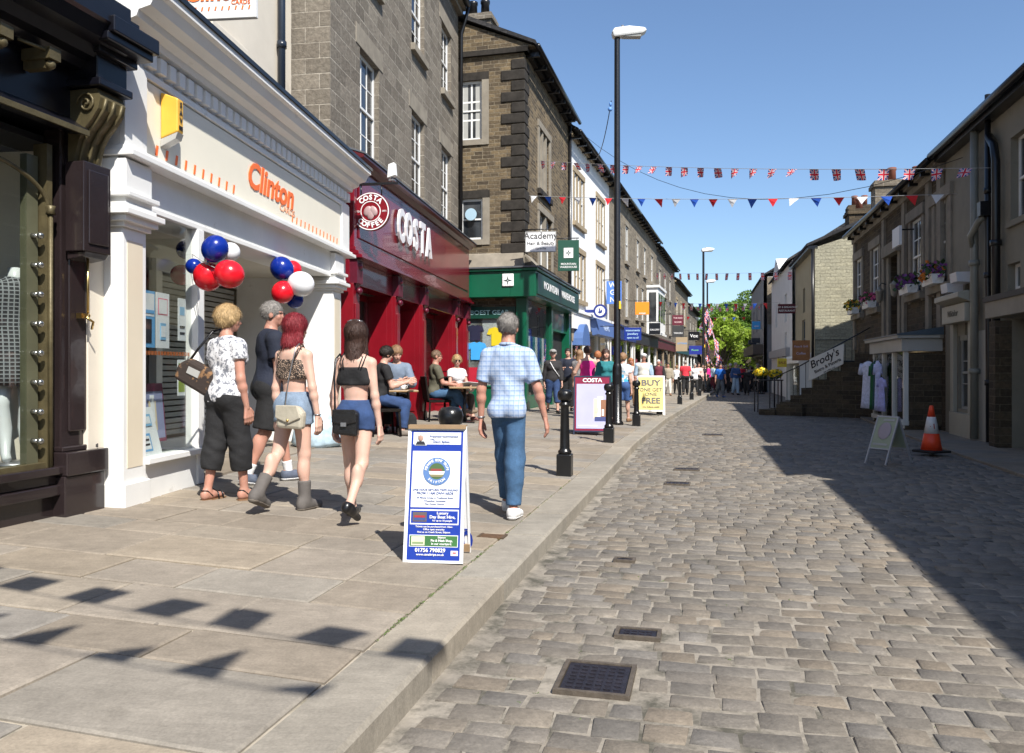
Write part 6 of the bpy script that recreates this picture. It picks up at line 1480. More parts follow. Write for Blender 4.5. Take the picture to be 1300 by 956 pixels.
def skin(name,c):
    if name in _mc:return _mc[name]
    m,n,b=nt(name);v=coord(n,'Object');f=noise(n,v,9,5);n.links.new(mixc(n,ramp(n,f,[(.3,0),(.7,1)]),mul(c,.88),(min(1,c[0]*1.08),c[1],c[2])),b.inputs['Base Color']);b.inputs['Roughness'].default_value=.5;b.inputs['Specular IOR Level'].default_value=.35
    b.inputs['Subsurface Weight'].default_value=.12;b.inputs['Subsurface Radius'].default_value=(.012,.005,.003);b.inputs['Subsurface Scale'].default_value=1;_mc[name]=m;return m
SKL=skin('skin_fair',(.50,.31,.235));SKP=skin('skin_pale',(.56,.37,.29));SKR=skin('skin_ruddy',(.43,.225,.165))
LIP=skin('lips',(.42,.16,.14));EYE=plain('eye_dark',(.03,.025,.02),.2,.1)
def rotx(a):c,s_=math.cos(a),math.sin(a);return np.array([[1,0,0],[0,c,-s_],[0,s_,c]])
def rotz(a):c,s_=math.cos(a),math.sin(a);return np.array([[c,-s_,0],[s_,c,0],[0,0,1]])
def person(label,loc,H,yaw,fem=False,legs=None,arms=None,lean=0,head=(0,0),top=None,bot=None,hair=None,shoe=None,res=.012,sk=None,fat=1.0,group=None,ground=None,sink=0,lean_side=0,glasses=None):
    """local frame: faces +y, x to its right hand side. legs: {'L':(pitch,knee,out,footpitch)}, arms: {'L':(upper vec, fore vec)}"""
    sk=sk or SKL;h=H
    legs=legs or {'L':(0,2,0,0),'R':(0,2,0,0)};arms=arms or {'L':((-.12,0,-1),(-.05,.12,-1)),'R':((.12,0,-1),(.05,.12,-1))}
    prim=[];tag_=[]
    def P(tg,*p):prim.append(p);tag_.append(tg)
    hz=.52*h;TL=rotx(-R(lean))
    hipc=V3(0,0,hz)
    def T(x,y,z):return hipc+TL@(V3(x,y,z-.52)*h)
    sw=(.086 if fem else .101)*fat**.5
    # torso
    if fem:
        P('torso','e',T(0,-.002,.735),(.080*h*fat,.056*h*fat,.085*h),TL);P('torso','e',T(0,0,.64),(.066*h*fat,.050*h*fat,.09*h),TL);P('pelvis','e',T(0,-.004,.545),(.088*h*fat,.062*h*fat,.062*h),TL)
        for s_ in(-1,1):P('torso','e',T(s_*.038,.045,.725),(.034*h*fat,.032*h*fat,.036*h),TL)
    else:
        P('torso','e',T(0,0,.74),(.088*h*fat,.060*h*fat,.10*h),TL);P('torso','e',T(0,.004,.645),(.075*h*fat,.058*h*fat,.09*h),TL);P('pelvis','e',T(0,-.002,.55),(.076*h*fat,.060*h*fat,.065*h),TL)
    for s_ in(-1,1):
        P('shoulder','c',T(s_*.025,-.006,.812),T(s_*sw,-.006,.790),.028*h,.027*h*fat**.5,1);P('torso','c',T(s_*.02,-.02,.79),T(s_*.06,-.02,.70),.04*h,.03*h,1)
        P('pelvis','e',T(s_*.042,-.034,.522),(.048*h*fat,.042*h*fat,.050*h),TL)
    P('neck','c',T(0,-.008,.80),T(0,.002,.885),(.030 if fem else .036)*h,(.027 if fem else .033)*h,1)
    P('neck','c',T(-.05,-.012,.81),T(0,-.012,.85),.018*h,.025*h,1);P('neck','c',T(.05,-.012,.81),T(0,-.012,.85),.018*h,.025*h,1)
    # legs
    lk={};low=1e9
    for s_,nm in((-1,'L'),(1,'R')):
        pt,kn,ou,fo=legs[nm];hp=hipc+V3(s_*(.046 if fem else .041)*h*fat**.5,0,-.01*h)
        d1=nrm(V3(math.sin(R(ou))*s_,math.sin(R(pt)),-math.cos(R(pt))*math.cos(R(ou))));k_=hp+d1*.232*h
        a2=pt-kn;d2=nrm(V3(math.sin(R(ou))*s_*.4,math.sin(R(a2)),-math.cos(R(a2))));an=k_+d2*.242*h
        thr=(.052 if fem else .046)*fat;P('leg'+nm,'c',hp,k_,thr*h,.033*h*fat**.5,1);P('shin'+nm,'c',k_,an,.031*h*fat**.5,.0195*h,1);P('shin'+nm,'e',k_+d2*.075*h+V3(0,-.010*h,0),(.030*h,.032*h,.062*h),rotx(-R(-a2)) if 0 else None)
        fd=nrm(V3(s_*.12,math.cos(R(fo)),math.sin(R(fo))));up=nrm(np.cross(np.cross(fd,V3(0,0,1)),fd))
        heel=an-fd*.018*h-up*.025*h;toe=an+fd*.10*h-up*.028*h
        P('foot'+nm,'c',heel,an+fd*.03*h-up*.018*h,.020*h,.021*h,1);P('foot'+nm,'c',an+fd*.02*h-up*.020*h,toe,.020*h,.0135*h,1);P('foot'+nm,'c',heel+up*.015*h,an,.019*h,.0195*h,1)
        lk[nm]=dict(hp=hp,k=k_,an=an,heel=heel,toe=toe,fd=fd,up=up,d1=d1,d2=d2);low=min(low,heel[2]-.020*h,toe[2]-.0135*h)
    # arms
    ar={}
    for s_,nm in((-1,'L'),(1,'R')):
        u,f_=arms[nm];u=nrm(V3(*u));f_=nrm(V3(*f_));sh=T(s_*sw,-.006,.788);el=sh+u*.168*h;wr=el+f_*.148*h
        ra=(.024 if fem else .028)*fat;P('arm'+nm,'c',sh,el,ra*1.12*h,ra*.86*h,1);P('fore'+nm,'c',el,wr,ra*.88*h,.0150*h,1);P('fore'+nm,'e',el+f_*.045*h,(ra*.95*h,)*3,None)
        ar[nm]=dict(sh=sh,el=el,wr=wr,u=u,f=f_,s=s_)
    # head
    hyaw,hpit=head;HR=TL@rotz(R(hyaw))@rotx(R(hpit));hp0=T(0,.004,.885)
    def Q(x,y,z):return hp0+HR@(V3(x,y,z-.885)*h)
    hd=[]
    def Hh(*p):hd.append(p)
    Hh('e',Q(0,-.006,.948),(.044*h,.054*h,.050*h),HR);Hh('e',Q(0,.018,.908),(.034*h,.036*h,.042*h),HR);Hh('e',Q(0,.034,.884),(.018*h,.016*h,.013*h),HR)
    Hh('c',Q(0,.048,.935),Q(0,.058,.915),.0055*h,.0080*h,1)
    for s_ in(-1,1):
        Hh('e',Q(s_*.045,-.004,.925),(.006*h,.013*h,.019*h),HR);Hh('c',Q(s_*.006,.0475,.945),Q(s_*.030,.040,.945),.006*h,.005*h,1);Hh('e',Q(s_*.024,.032,.918),(.014*h,.014*h,.016*h),HR)
    Hh('c',Q(-.012,.048,.897),Q(.012,.048,.897),.005*h,.005*h,1)
    # ---- body mesh
    pts=[];
    for p in prim:pts+=[p[1],p[2]] if p[0]=='c' else [p[1]]
    pts=np.array(pts);lo=pts.min(0)-.14*h*.8;hi=pts.max(0)+.14*h*.8
    parts=[];f=Field(lo,hi,res)
    for p,tg in zip(prim,tag_):f.prim(p,0,.025*h if tg in('torso','pelvis','shoulder') else .014*h)
    parts.append(f.mesh())
    hr=max(.0055,res*.5);hc=Q(0,.0,.93);f=Field(hc-.085*h,hc+.085*h,hr);
    nk=[p for p,tg in zip(prim,tag_) if tg=='neck'][0];f.prim(nk,0,.01*h)
    for p in hd:f.prim(p,0,.008*h if p[0]=='e' else .006*h)
    if res<.016:
        G_=f.grid()
        for s_ in(-1,1):
            c=Q(s_*.018,.0535,.936);f.V=np.maximum(f.V,-(np.sqrt(((G_-c)**2).sum(-1))-.0085*h).astype(np.float32))
    parts.append(f.mesh())
    # hands
    for nm in('L','R'):
        a=ar[nm];w_=a['wr'];fd=a['f'];s_=a['s'];inn=nrm(np.cross(fd,V3(0,1,0)) if abs(fd[1])<.8 else np.cross(fd,V3(0,0,1)));inn=inn*(-1 if inn[0]*s_>0 else 1);sd=nrm(np.cross(inn,fd))
        if sd[1]<0 and abs(fd[1])<.8:sd=-sd
        L=.105*h;hp_=[]
        pc=w_+fd*L*.32
        if res<.02:
            hres=.0048;
            for q_ in(-.30,-.1,.1,.30):hp_.append(('c',w_+sd*q_*L*.18,w_+fd*L*.5+sd*q_*L*.72,.085*L,.082*L,1))
            for i,(q_,ln) in enumerate(((-.30,.36),(-.1,.43),(.1,.46),(.30,.42))):
                b_=w_+fd*L*.5+sd*q_*L*.72;c1=b_+nrm(fd+inn*.25)*ln*L*.55;c2=c1+nrm(fd+inn*.95)*ln*L*.55;hp_+=[('c',b_,c1,.078*L,.070*L,1),('c',c1,c2,.070*L,.055*L,1)]
            tb=w_+fd*L*.15+sd*L*.16;t1=tb+nrm(fd*.75+sd*.6+inn*.25)*L*.28;hp_+=[('c',tb,t1,.095*L,.085*L,1),('c',t1,t1+nrm(fd+sd*.1+inn*.3)*L*.25,.082*L,.06*L,1)]
        else:
            hres=max(.009,res*.45);hp_=[('c',w_,w_+fd*L*.45,.14*L,.17*L,1),('c',w_+fd*L*.4,w_+fd*L*.85+inn*.18*L,.15*L,.09*L,1),('c',w_+fd*L*.15,w_+fd*L*.5+sd*L*.3,.09*L,.07*L,1)]
        hp_.append(('c',w_-fd*L*.25,w_+fd*.05*L,.0155*h,.014*h,1));pp=np.array([q for p in hp_ for q in(p[1],p[2])]);f=Field(pp.min(0)-.03,pp.max(0)+.03,hres)
        for p in hp_:f.prim(p,0,.005 if res<.02 else .012)
        parts.append(f.mesh())
        a['hand']=w_+fd*L*.5
    dz=V3(0,0,-low-sink)
    parts=[(v_+dz,fc) for v_,fc in parts]
    eyeL=[Q(s_*.018,.051,.936)+dz for s_ in(-1,1)];mc_=Q(0,.0525,.897)+dz
    def mf(c):
        r=np.zeros(len(c));
        for e in eyeL:r[np.linalg.norm(c-e,axis=1)<.0075*h]=2
        q=(c-mc_)@HR;r[(np.abs(q[:,0])<.015*h)&(np.abs(q[:,1])<.012*h)&(np.abs(q[:,2])<.0052*h)]=1
        return r
    ob=link_mesh('person',parts,[sk,LIP,EYE],None,mf);tag(ob,label,'person',group);ob.location=loc;ob.rotation_euler=(0,0,yaw)
    ctx=dict(ob=ob,T=lambda x,y,z:T(x,y,z)+dz,Q=lambda x,y,z:Q(x,y,z)+dz,lk=lk,ar=ar,dz=dz,h=h,HR=HR,TL=TL,prim=prim,tag=tag_,lo=lo,hi=hi)
    def cloth(name,sel,infl,mat,cuts=(),extra=(),wr=.004,wf=9,k=.02,hres=None,seed=0):
        f=Field(lo-.05,hi+.05,hres or res)
        for p,tg in zip(prim,tag_):
            if tg in sel:f.prim(p,(infl if not isinstance(infl,dict) else infl.get(tg,infl['*']))*h,k*h)
        for p in extra:f.prim(p,0,k*h)
        G_=f.grid()
        if wr:
            x,y,z=G_[...,0]/h,G_[...,1]/h,G_[...,2]/h;f.V+=(wr*h*(np.sin(wf*6*z+9*x+seed)*np.sin(wf*3.1*x+7*y+2*z*wf)+.6*np.sin(wf*9*x+wf*4*z*np.sign(x+.01)+seed))*.6).astype(np.float32)
        for c,n_ in cuts:f.V=np.maximum(f.V,((G_-c)@nrm(V3(*n_))).astype(np.float32))
        v_,fc=f.mesh()
        if len(v_)==0:return None
        return link_mesh(name,[(v_+dz,fc)],[mat],ob)
    def leg_cloth(name,mat,frac,infl,flare=0,waist=.60,pel=True,wr=.004,seed=0):
        """trousers / shorts : frac 0..1 thigh, 1..2 shin"""
        out=[];F_=None
        for nm in('L','R'):
            q=lk[nm];f=Field(lo-.05,hi+.05,res)
            thr=(.052 if fem else .046)*fat
            f.prim(('c',q['hp'],q['k'],(thr+infl)*h,(.034+infl+flare)*h,1),0,.02*h)
            if frac>1:
                f.prim(('c',q['k'],q['an'],(.034+infl+flare)*h,(.024+infl+flare)*h,1),0,.03*h);f.prim(('e',q['k']+q['d2']*.075*h+V3(0,-.012*h,0),(.032*h+infl*h,)*2+(.07*h,),None),0,.03*h);e=q['k']+q['d2']*.242*h*(frac-1);n_=q['d2']
            else:e=q['hp']+q['d1']*.232*h*frac;n_=q['d1']
            G_=f.grid();x,y,z=G_[...,0]/h,G_[...,1]/h,G_[...,2]/h
            if wr:f.V+=(wr*h*.4*(np.sin(34*z+31*x+seed+3*np.sin(25*z))*np.sin(41*x+13*z+29*y)+.4*np.sin(60*z+50*y+40*x+2*np.sin(40*z)))).astype(np.float32)
            f.V=np.maximum(f.V,((G_-e)@n_).astype(np.float32));F_=f if F_ is None else F_
            if F_ is not f:F_.V=smin(F_.V,f.V,.012*h)
        f=F_
        if pel:
            for p,tg in zip(prim,tag_):
                if tg=='pelvis':f.prim(p,infl*h,.02*h)
            f.prim(('e',T(0,0,.595),(.078*h*fat,.056*h*fat,.05*h),TL),0,.02*h)
        G_=f.grid();f.V=np.maximum(f.V,((G_-T(0,0,waist))@(TL@V3(0,0,1))).astype(np.float32));v_,fc=f.mesh();return link_mesh(name,[(v_+dz,fc)],[mat],ob)
    ctx['cloth']=cloth;ctx['leg_cloth']=leg_cloth
    if top:
        d=dict(mat=WHITE,sleeve=.55,hem=.50,neck=.838,infl=.012,sinfl=.014,name='shirt',wr=.004,flare=.0,neckline=None);d.update(top)
        sel=['torso','pelvis','shoulder'];infl={'*':d['infl'],'pelvis':d['infl']*1.2}
        extra=[('e',T(0,0,.60),((.076 if fem else .072)*h*fat+d['infl']*h,.058*h*fat+d['infl']*h,.12*h),TL)]
        if d['flare']:extra.append(('e',T(0,.0,.54),((.088+d['infl']+d['flare'])*h*fat,(.064+d['infl']+d['flare'])*h*fat,.10*h),TL))
        f=Field(lo-.05,hi+.05,res)
        for p,tg in zip(prim,tag_):
            if tg in sel and not(d['sleeve']<=0 and tg=='shoulder'):f.prim(p,infl.get(tg,infl['*'])*h,.02*h)
        for p in extra:f.prim(p,0,.03*h)
        if d['sleeve']>0:
            for nm in('L','R'):
                a=ar[nm];g=Field(lo-.05,hi+.05,res);ra=(.024 if fem else .028)*fat
                g.prim(('c',a['sh'],a['el'],(ra*1.12+d['sinfl'])*h,(ra+d['sinfl'])*h,1),0,.01*h);ln=.168*h*min(1,d['sleeve']);e=a['sh']+a['u']*ln;n_=a['u']
                if d['sleeve']>1:g.prim(('c',a['el'],a['wr'],(ra*.95+d['sinfl'])*h,(.018+d['sinfl'])*h,1),0,.02*h);e=a['el']+a['f']*.148*h*(d['sleeve']-1);n_=a['f']
                G_=g.grid();g.V=np.maximum(g.V,((G_-e)@n_).astype(np.float32));f.V=smin(f.V,g.V,.015*h)
        G_=f.grid();x,y,z=G_[...,0]/h,G_[...,1]/h,G_[...,2]/h
        if d['wr']:f.V+=(d['wr']*h*.45*(np.sin(38*z+25*x+12*y+2*np.sin(30*x))*np.sin(24*x+17*z+3)+.4*np.sin(70*x+31*z*np.sign(x+.003)+3*np.sin(22*z)))).astype(np.float32)
        f.V=np.maximum(f.V,((G_-T(0,0,d['neck']))@(TL@nrm(V3(0,.25 if d['sleeve']>0 else .1,1)))).astype(np.float32));f.V=np.maximum(f.V,(-(G_-T(0,0,d['hem']))@(TL@V3(0,0,1))).astype(np.float32))
        if not d['sleeve']>0:
            for s_ in(-1,1):f.V=np.maximum(f.V,((G_-T(s_*(.078 if fem else .085)*fat,0,.78))@(TL@nrm(V3(s_*1,0,.55)))).astype(np.float32))
        v_,fc=f.mesh();ctx['shirt']=link_mesh(d['name'],[(v_+dz,fc)],[d['mat']],ob)
    if bot:
        d=dict(mat=BLACK,frac=1.95,infl=.010,flare=.0,waist=.60,name='trousers',wr=.004);d.update(bot)
        leg_cloth(d['name'],d['mat'],d['frac'],d['infl'],d['flare'],d['waist'],True,d['wr'],seed=hash(label)%7 if False else len(label)%7)
    if shoe:
        d=dict(mat=BLACK,infl=.006,name='shoe',high=0,sole=None);d.update(shoe)
        for nm in('L','R'):
            q=lk[nm];pr=[p for p,tg in zip(prim,tag_) if tg=='foot'+nm];c=q['an'];f=Field(c-.16*h,c+.16*h,max(.007,res*.6))
            for p in pr:f.prim(p,d['infl']*h,.012*h)
            if d['high']:f.prim(('c',q['an'],q['an']-q['d2']*d['high']*h,.030*h,.034*h,1),0,.02*h)
            G_=f.grid();e=q['an']-q['d2']*(d['high'] or .006)*h;f.V=np.maximum(f.V,(-(G_-e)@q['d2']).astype(np.float32)) if d['high'] else np.maximum(f.V,((G_-(q['an']+q['up']*.006*h))@q['up']).astype(np.float32));f.V=np.maximum(f.V,(-(G_-(q['heel']-q['up']*.0235*h))@q['up']).astype(np.float32))
            if d.get('open'):f.V=np.maximum(f.V,np.where(((G_-q['an'])@q['fd'])>.0,((G_-(q['toe']-q['up']*(-.002*h)))@q['up']),-1)*1.0).astype(np.float32) if 0 else f.V
            v_,fc=f.mesh();so=link_mesh(d['name'],[(v_+dz,fc)],[d['mat']],ob)
            if d['sole']:
                g=Field(c-.16*h,c+.16*h,max(.007,res*.6))
                for p in pr:g.prim(p,(d['infl']+.003)*h,.012*h)
                G_=g.grid();g.V=np.maximum(g.V,((G_-(q['heel']-q['up']*.012*h))@q['up']).astype(np.float32));g.V=np.maximum(g.V,(-(G_-(q['heel']-q['up']*.027*h))@q['up']).astype(np.float32));v_,fc=g.mesh()
                if len(v_):link_mesh('sole',[(v_+dz,fc)],[d['sole']],so)
    if hair:
        d=dict(mat=BLACK,infl=.007,style='short',len=.80,w=.05);d.update(hair);rs=max(.006,res*.6);c=Q(0,-.01,.93);ex=.11*h+(.16*h if d['style']!='short' else 0)
        f=Field(c-V3(.1,.11,.0)*h-V3(0,0,ex),c+V3(.1,.11,.1)*h,rs);f.prim(('e',Q(0,-.009,.950),((.046+d['infl'])*h,(.056+d['infl'])*h,(.052+d['infl'])*h),HR),0,.01*h);G_=f.grid();q=((G_-hp0)@HR)/h+V3(0,0,.885)
        n_=V3(0,.78,-.62);cc=-.5657+(.012 if d['style']=='short' else .018);f.V=np.maximum(f.V,((q@n_)-cc).astype(np.float32)*h)
        if d['style']=='short':f.V=np.maximum(f.V,((.905-q[...,2])*h).astype(np.float32))
        if d['style'] in('bob','long'):
            e_=.905 if d['style']=='bob' else d['len']
            pr=[('c',Q(0,-.020,.955),Q(0,-.030,e_+.02),.050*h,d['w']*h,.72)]
            for s_ in(-1,1):pr.append(('c',Q(s_*.040,-.005,.955),Q(s_*.045,.0,e_+.03),.018*h,.018*h,1))
            g=Field(f.lo,f.lo+(np.array(f.n)-1)*rs+1e-6,rs)
            for p in pr:g.prim(p,0,.015*h)
            g.V=g.V[:f.n[0],:f.n[1],:f.n[2]]
            if g.V.shape==f.V.shape:
                jag=e_+.006*np.sin(q[...,0]*160)+.25*np.abs(q[...,0])*(.5 if d['style']=='long' else .2)
                g.V=np.maximum(g.V,((jag-q[...,2])*h).astype(np.float32));f.V=smin(f.V,g.V,.012*h)
        ang=np.arctan2(q[...,0],q[...,1]+.03);f.V+=(.0009*h*np.sin(ang*(31 if d['style']!='short' else 19)+5*np.sin(q[...,2]*30))+.0007*h*np.sin(ang*67+q[...,2]*90)+(.0014 if d['style']!='long' else .0003)*h*np.sin(q[...,0]*90+2*np.sin(q[...,2]*60))*np.sin(q[...,2]*70+q[...,1]*60)).astype(np.float32)
        v_,fc=f.mesh();ctx['hair']=link_mesh('hair',[(v_+dz,fc)],[d['mat']],ob)
        if res<=.0145 and len(fc):
            ns=d.get('n',2600);rr=np.random.RandomState(len(label));fi=rr.randint(0,len(fc),ns);q4=v_[fc[fi]];w4=rr.dirichlet([1,1,1,1],ns);p0=(q4*w4[...,None]).sum(1)
            nn=np.cross(q4[:,2]-q4[:,0],q4[:,3]-q4[:,1]);nn/=np.linalg.norm(nn,axis=1)[:,None]+1e-9;cen=Q(0,-.01,.93);sg=np.sign(((p0-cen)*nn).sum(1));nn*=sg[:,None]
            dn=np.array([0,-.0,-1.])+rr.normal(size=(ns,3))*(.25 if d['style']!='short' else .6)+ (np.array([0,-.9,0])@HR.T if d['style']=='short' else 0)
            dn-=nn*(dn*nn).sum(1)[:,None];dn/=np.linalg.norm(dn,axis=1)[:,None]+1e-9;sd=np.cross(nn,dn);L_=h*rr.uniform(.012,.026,size=(ns,1))*(1.3 if d['style']!='short' else .8);wd=.0011
            a0=p0+nn*.0005;a1=p0+dn*L_*.5+nn*.0035;a2=p0+dn*L_+nn*rr.uniform(.001,.008,size=(ns,1))
            vv=np.stack([a0-sd*wd,a0+sd*wd,a1+sd*wd,a1-sd*wd,a2+sd*wd*.3,a2-sd*wd*.3],1).reshape(-1,3);k6=np.arange(ns)[:,None]*6
            ff=np.concatenate([k6+np.array([0,1,2,3]),k6+np.array([3,2,4,5])]);so_=link_mesh('loose_hair',[(vv+dz,ff)],[d['mat']],ctx['hair']);so_['kind']='stuff'
    if glasses:
        m=MB()
        for s_ in(-1,1):
            c=Q(s_*.019,.060,.937)+dz
            if glasses=='sun':m.cyl(c-HR@V3(0,.002,0)*1,c+HR@V3(0,.003,0),.0115*h,n=14)
            else:m.tube([tuple(c+HR@(V3(.0125*h*math.cos(a),0,.009*h*math.sin(a)))) for a in [i*math.pi/6 for i in range(13)]],.0016,5)
            m.tube([tuple(Q(s_*.031,.058,.939)+dz),tuple(Q(s_*.050,-.002,.937)+dz)],.0018,5)
        m.tube([tuple(Q(-.007,.062,.94)+dz),tuple(Q(.007,.062,.94)+dz)],.0018,5);m.build('glasses',BLACK,ob)
    return ctx
def hairm(name,c):
    if name in _mc:return _mc[name]
    m,n,b=nt(name);v=coord(n,'Object',(60,60,3));f=noise(n,v,3,4);n.links.new(mixc(n,ramp(n,f,[(.3,0),(.7,1)]),mul(c,.55),mul(c,1.35)),b.inputs['Base Color']);b.inputs['Roughness'].default_value=.5;b.inputs['Specular IOR Level'].default_value=.45;bump(n,b,f,.9,.008);_mc[name]=m;return m
def fabric(name,c,var=.15,wrk=1.0,rough=.85,sc=5):return plain(name,c,rough,var,sc,wrk,12)
def denim(name,c):
    m,n,b=nt(name);v=coord(n,'Object');f=noise(n,v,7,6,.7);g=noise(n,v,160,2);cc=mixc(n,ramp(n,f,[(.3,0),(.72,1)]),mul(c,.75),mul(c,1.5));n.links.new(mixc(n,1.0,cc,ramp(n,g,[(.3,.8),(.7,1.2)]),'MULTIPLY'),b.inputs['Base Color']);b.inputs['Roughness'].default_value=.9;bump(n,b,noise(n,v,14,4),.5,.01);return m
def plaid(name,base,line,line2,sc=38):
    m,n,b=nt(name);v=coord(n,'Object');sp=N(n,'SeparateXYZ');n.links.new(v,sp.inputs[0])
    def stripe(src_,per,wd,off=0):
        x=math_(n,'FRACT',math_(n,'ADD',math_(n,'DIVIDE',src_,per),off));return math_(n,'LESS_THAN',x,wd)
    X,Z=sp.outputs[0],sp.outputs[2];c=mixc(n,math_(n,'MULTIPLY',stripe(X,.040,.40,.3),.6),base,line);c=mixc(n,math_(n,'MULTIPLY',stripe(Z,.040,.40),.6),c,line)
    c=mixc(n,math_(n,'MULTIPLY',stripe(X,.040,.12,.05),.45),c,line2);c=mixc(n,math_(n,'MULTIPLY',stripe(Z,.040,.12,.6),.45),c,line2)
    n.links.new(c,b.inputs['Base Color']);b.inputs['Roughness'].default_value=.85;bump(n,b,noise(n,v,9,4),.35,.02);return m
def splotch(name,c1,c2,sc,th=.5,dist=True):
    m,n,b=nt(name);v=coord(n,'Object')
    if dist:
        t=N(n,'TexVoronoi');t.inputs['Scale'].default_value=sc;t.feature='DISTANCE_TO_EDGE';n.links.new(v,t.inputs['Vector']);f=t.outputs['Distance'];nn=noise(n,v,sc*1.2,3);f=math_(n,'ADD',f,math_(n,'MULTIPLY',math_(n,'SUBTRACT',nn,.5),.35))
        c=mixc(n,ramp(n,f,[(th,0),(th+.04,1)]),c2,c1)
    else:c=mixc(n,ramp(n,noise(n,v,sc,5,.65),[(th,0),(th+.06,1)]),c1,c2)
    n.links.new(c,b.inputs['Base Color']);b.inputs['Roughness'].default_value=.85;bump(n,b,noise(n,v,10,4),.35,.02);return m
HB=hairm('hair_blonde',(.48,.33,.16));HG=hairm('hair_grey',(.27,.25,.23));HRED=hairm('hair_dyed_red',(.20,.012,.02));HBR=hairm('hair_brown',(.045,.02,.013));HDK=hairm('hair_dark',(.02,.014,.01));HSAND=hairm('hair_sandy',(.26,.15,.08));HWH=hairm('hair_white',(.55,.54,.52));HGIN=hairm('hair_ginger',(.35,.13,.05))
NAVYF=fabric('navy_cloth',(.012,.018,.04));BLKF=fabric('black_cloth',(.014,.014,.016));JEAN=denim('denim_mid',(.035,.085,.165));JEAND=denim('denim_dark',(.02,.045,.12));JEANL=denim('denim_light',(.15,.20,.27));WTRIM=fabric('white_cloth',(.68,.68,.68),.06)
def bagstrap(m,pts,r):m.tube([tuple(p) for p in pts],r,6)
def straps(ctx,name,mat,specs,r=.006):
    m=MB()
    for pts in specs:m.tube([tuple(p) for p in pts],r,6)
    return m.build(name,mat,ctx['ob'])
# ================================================================== the people
def gpos(px,Y,road=None):
    X=(px-HX)/F*Y;return (X,Y,gz(X,Y))
DN=(0,0,-1)
# --- blonde woman with patterned bag
FLOR=splotch('floral_blouse',(.66,.66,.68),(.16,.17,.20),26,.50,False)
c=person('blonde woman in a white floral blouse and black cropped trousers',gpos(289,6.95),1.68,-.55,True,legs={'L':(-7,4,3,0),'R':(8,3,3,0)},arms={'L':((-.2,.05,-1),(-.1,.5,-.8)),'R':((.16,-.04,-1),(.05,.22,-1))},head=(-25,-4),fat=1.08,sk=SKR,
 top=dict(mat=FLOR,sleeve=.42,hem=.50,infl=.010,flare=.004,neck=.845,wr=.006,name='blouse'),bot=dict(mat=BLKF,frac=1.55,infl=.015,flare=.006,wr=.006,name='cropped_trousers'),hair=dict(mat=HB,style='bob',infl=.012,w=.050))
for nm in('L','R'):
    q=c['lk'][nm];m=MB();dz=c['dz'];h=c['h']
    st=[q['heel']+q['up']*.024*h,q['heel']+q['fd']*.05*h+q['up']*.002*h,q['toe']]
    A_=lambda f_,s_,u_:tuple(q['heel']+q['fd']*f_*h+np.cross(q['fd'],q['up'])*s_*h+q['up']*u_*h+dz)
    for k in range(12):
        a=2*math.pi*k/12
    pts=[(.00,0),( .01,.022),(.06,.021),(.10,.024),(.135,.012),(.14,0),(.135,-.012),(.10,-.024),(.06,-.021),(.01,-.022),(-.018,-.012),(-.018,.012)]
    pts=[(-.02,-.012),(.02,-.022),(.07,-.021),(.11,-.025),(.137,-.014),(.142,0),(.137,.014),(.11,.025),(.07,.021),(.02,.022),(-.02,.012)]
    lo_=[A_(a,b,-.027) for a,b in pts];hi_=[A_(a,b,-.016) for a,b in pts];n=len(pts);m.add(lo_+hi_,[tuple(range(n)),tuple(range(2*n-1,n-1,-1))]+[(i,i+n,(i+1)%n+n,(i+1)%n) for i in range(n)]);m.build('sandal_sole',plain('sandal_tan',(.30,.16,.08),.6),c['ob'])
    m=MB()
    for f_ in(.075,.105):m.tube([A_(f_,.025,-.02),A_(f_,.016,.012),A_(f_+.005,0,.019),A_(f_,-.016,.012),A_(f_,-.025,-.02)],.0045*h,6)
    m.tube([A_(.035,.022,.0),A_(.0,.0+.02,.03),A_(-.022,0,.032),A_(.0,-.02,.03),A_(.035,-.022,.0)],.0035*h,6);m.tube([A_(.08,0,.02),A_(.045,0,.04)],.004*h,6);m.build('sandal_strap',BLACK,c['ob'])
def wpt(c,p):
    ob=c['ob'];v=Matrix.Rotation(ob.rotation_euler.z,4,'Z')@Vector(tuple(p));return v+Vector(ob.location)
def held(name,label,cat,c,p,rz=0):
    return thing(name,label,cat,wpt(c,p),c['ob'].rotation_euler.z+rz)
c1=c;h=c['h']
p=c['T'](-.125,-.075,.63);t=held('shoulder_bag','brown black and white patterned shoulder bag hanging behind the blonde woman','bag',c,p,.35)
PB=splotch('patchwork_bag',(.030,.020,.016),(.22,.12,.055),11,.55,False)
m=MB();m.prism([(-.20,-.10),(.20,-.13),(.23,.02),(.15,.11),(-.14,.12),(-.22,.03)],-.055,.055,'xz',Matrix.Rotation(R(24),4,'Y'));m.build('bag_body',PB,t,bevel=.03)
m=MB();m.box(-.10,.02,-.062,-.05,-.0,.06,Matrix.Rotation(R(24),4,'Y'));m.build('white_patch',cm('patch_white',(.5,.5,.48)),t)
m=MB();m.tube([(-.10,0,.14),(-.02,.0,.24),(.10,.04,.40),(.13,.10,.42),(.14,.13,.33),(.14,.10,.10)],.011,8);m.build('strap',BLACK,t)
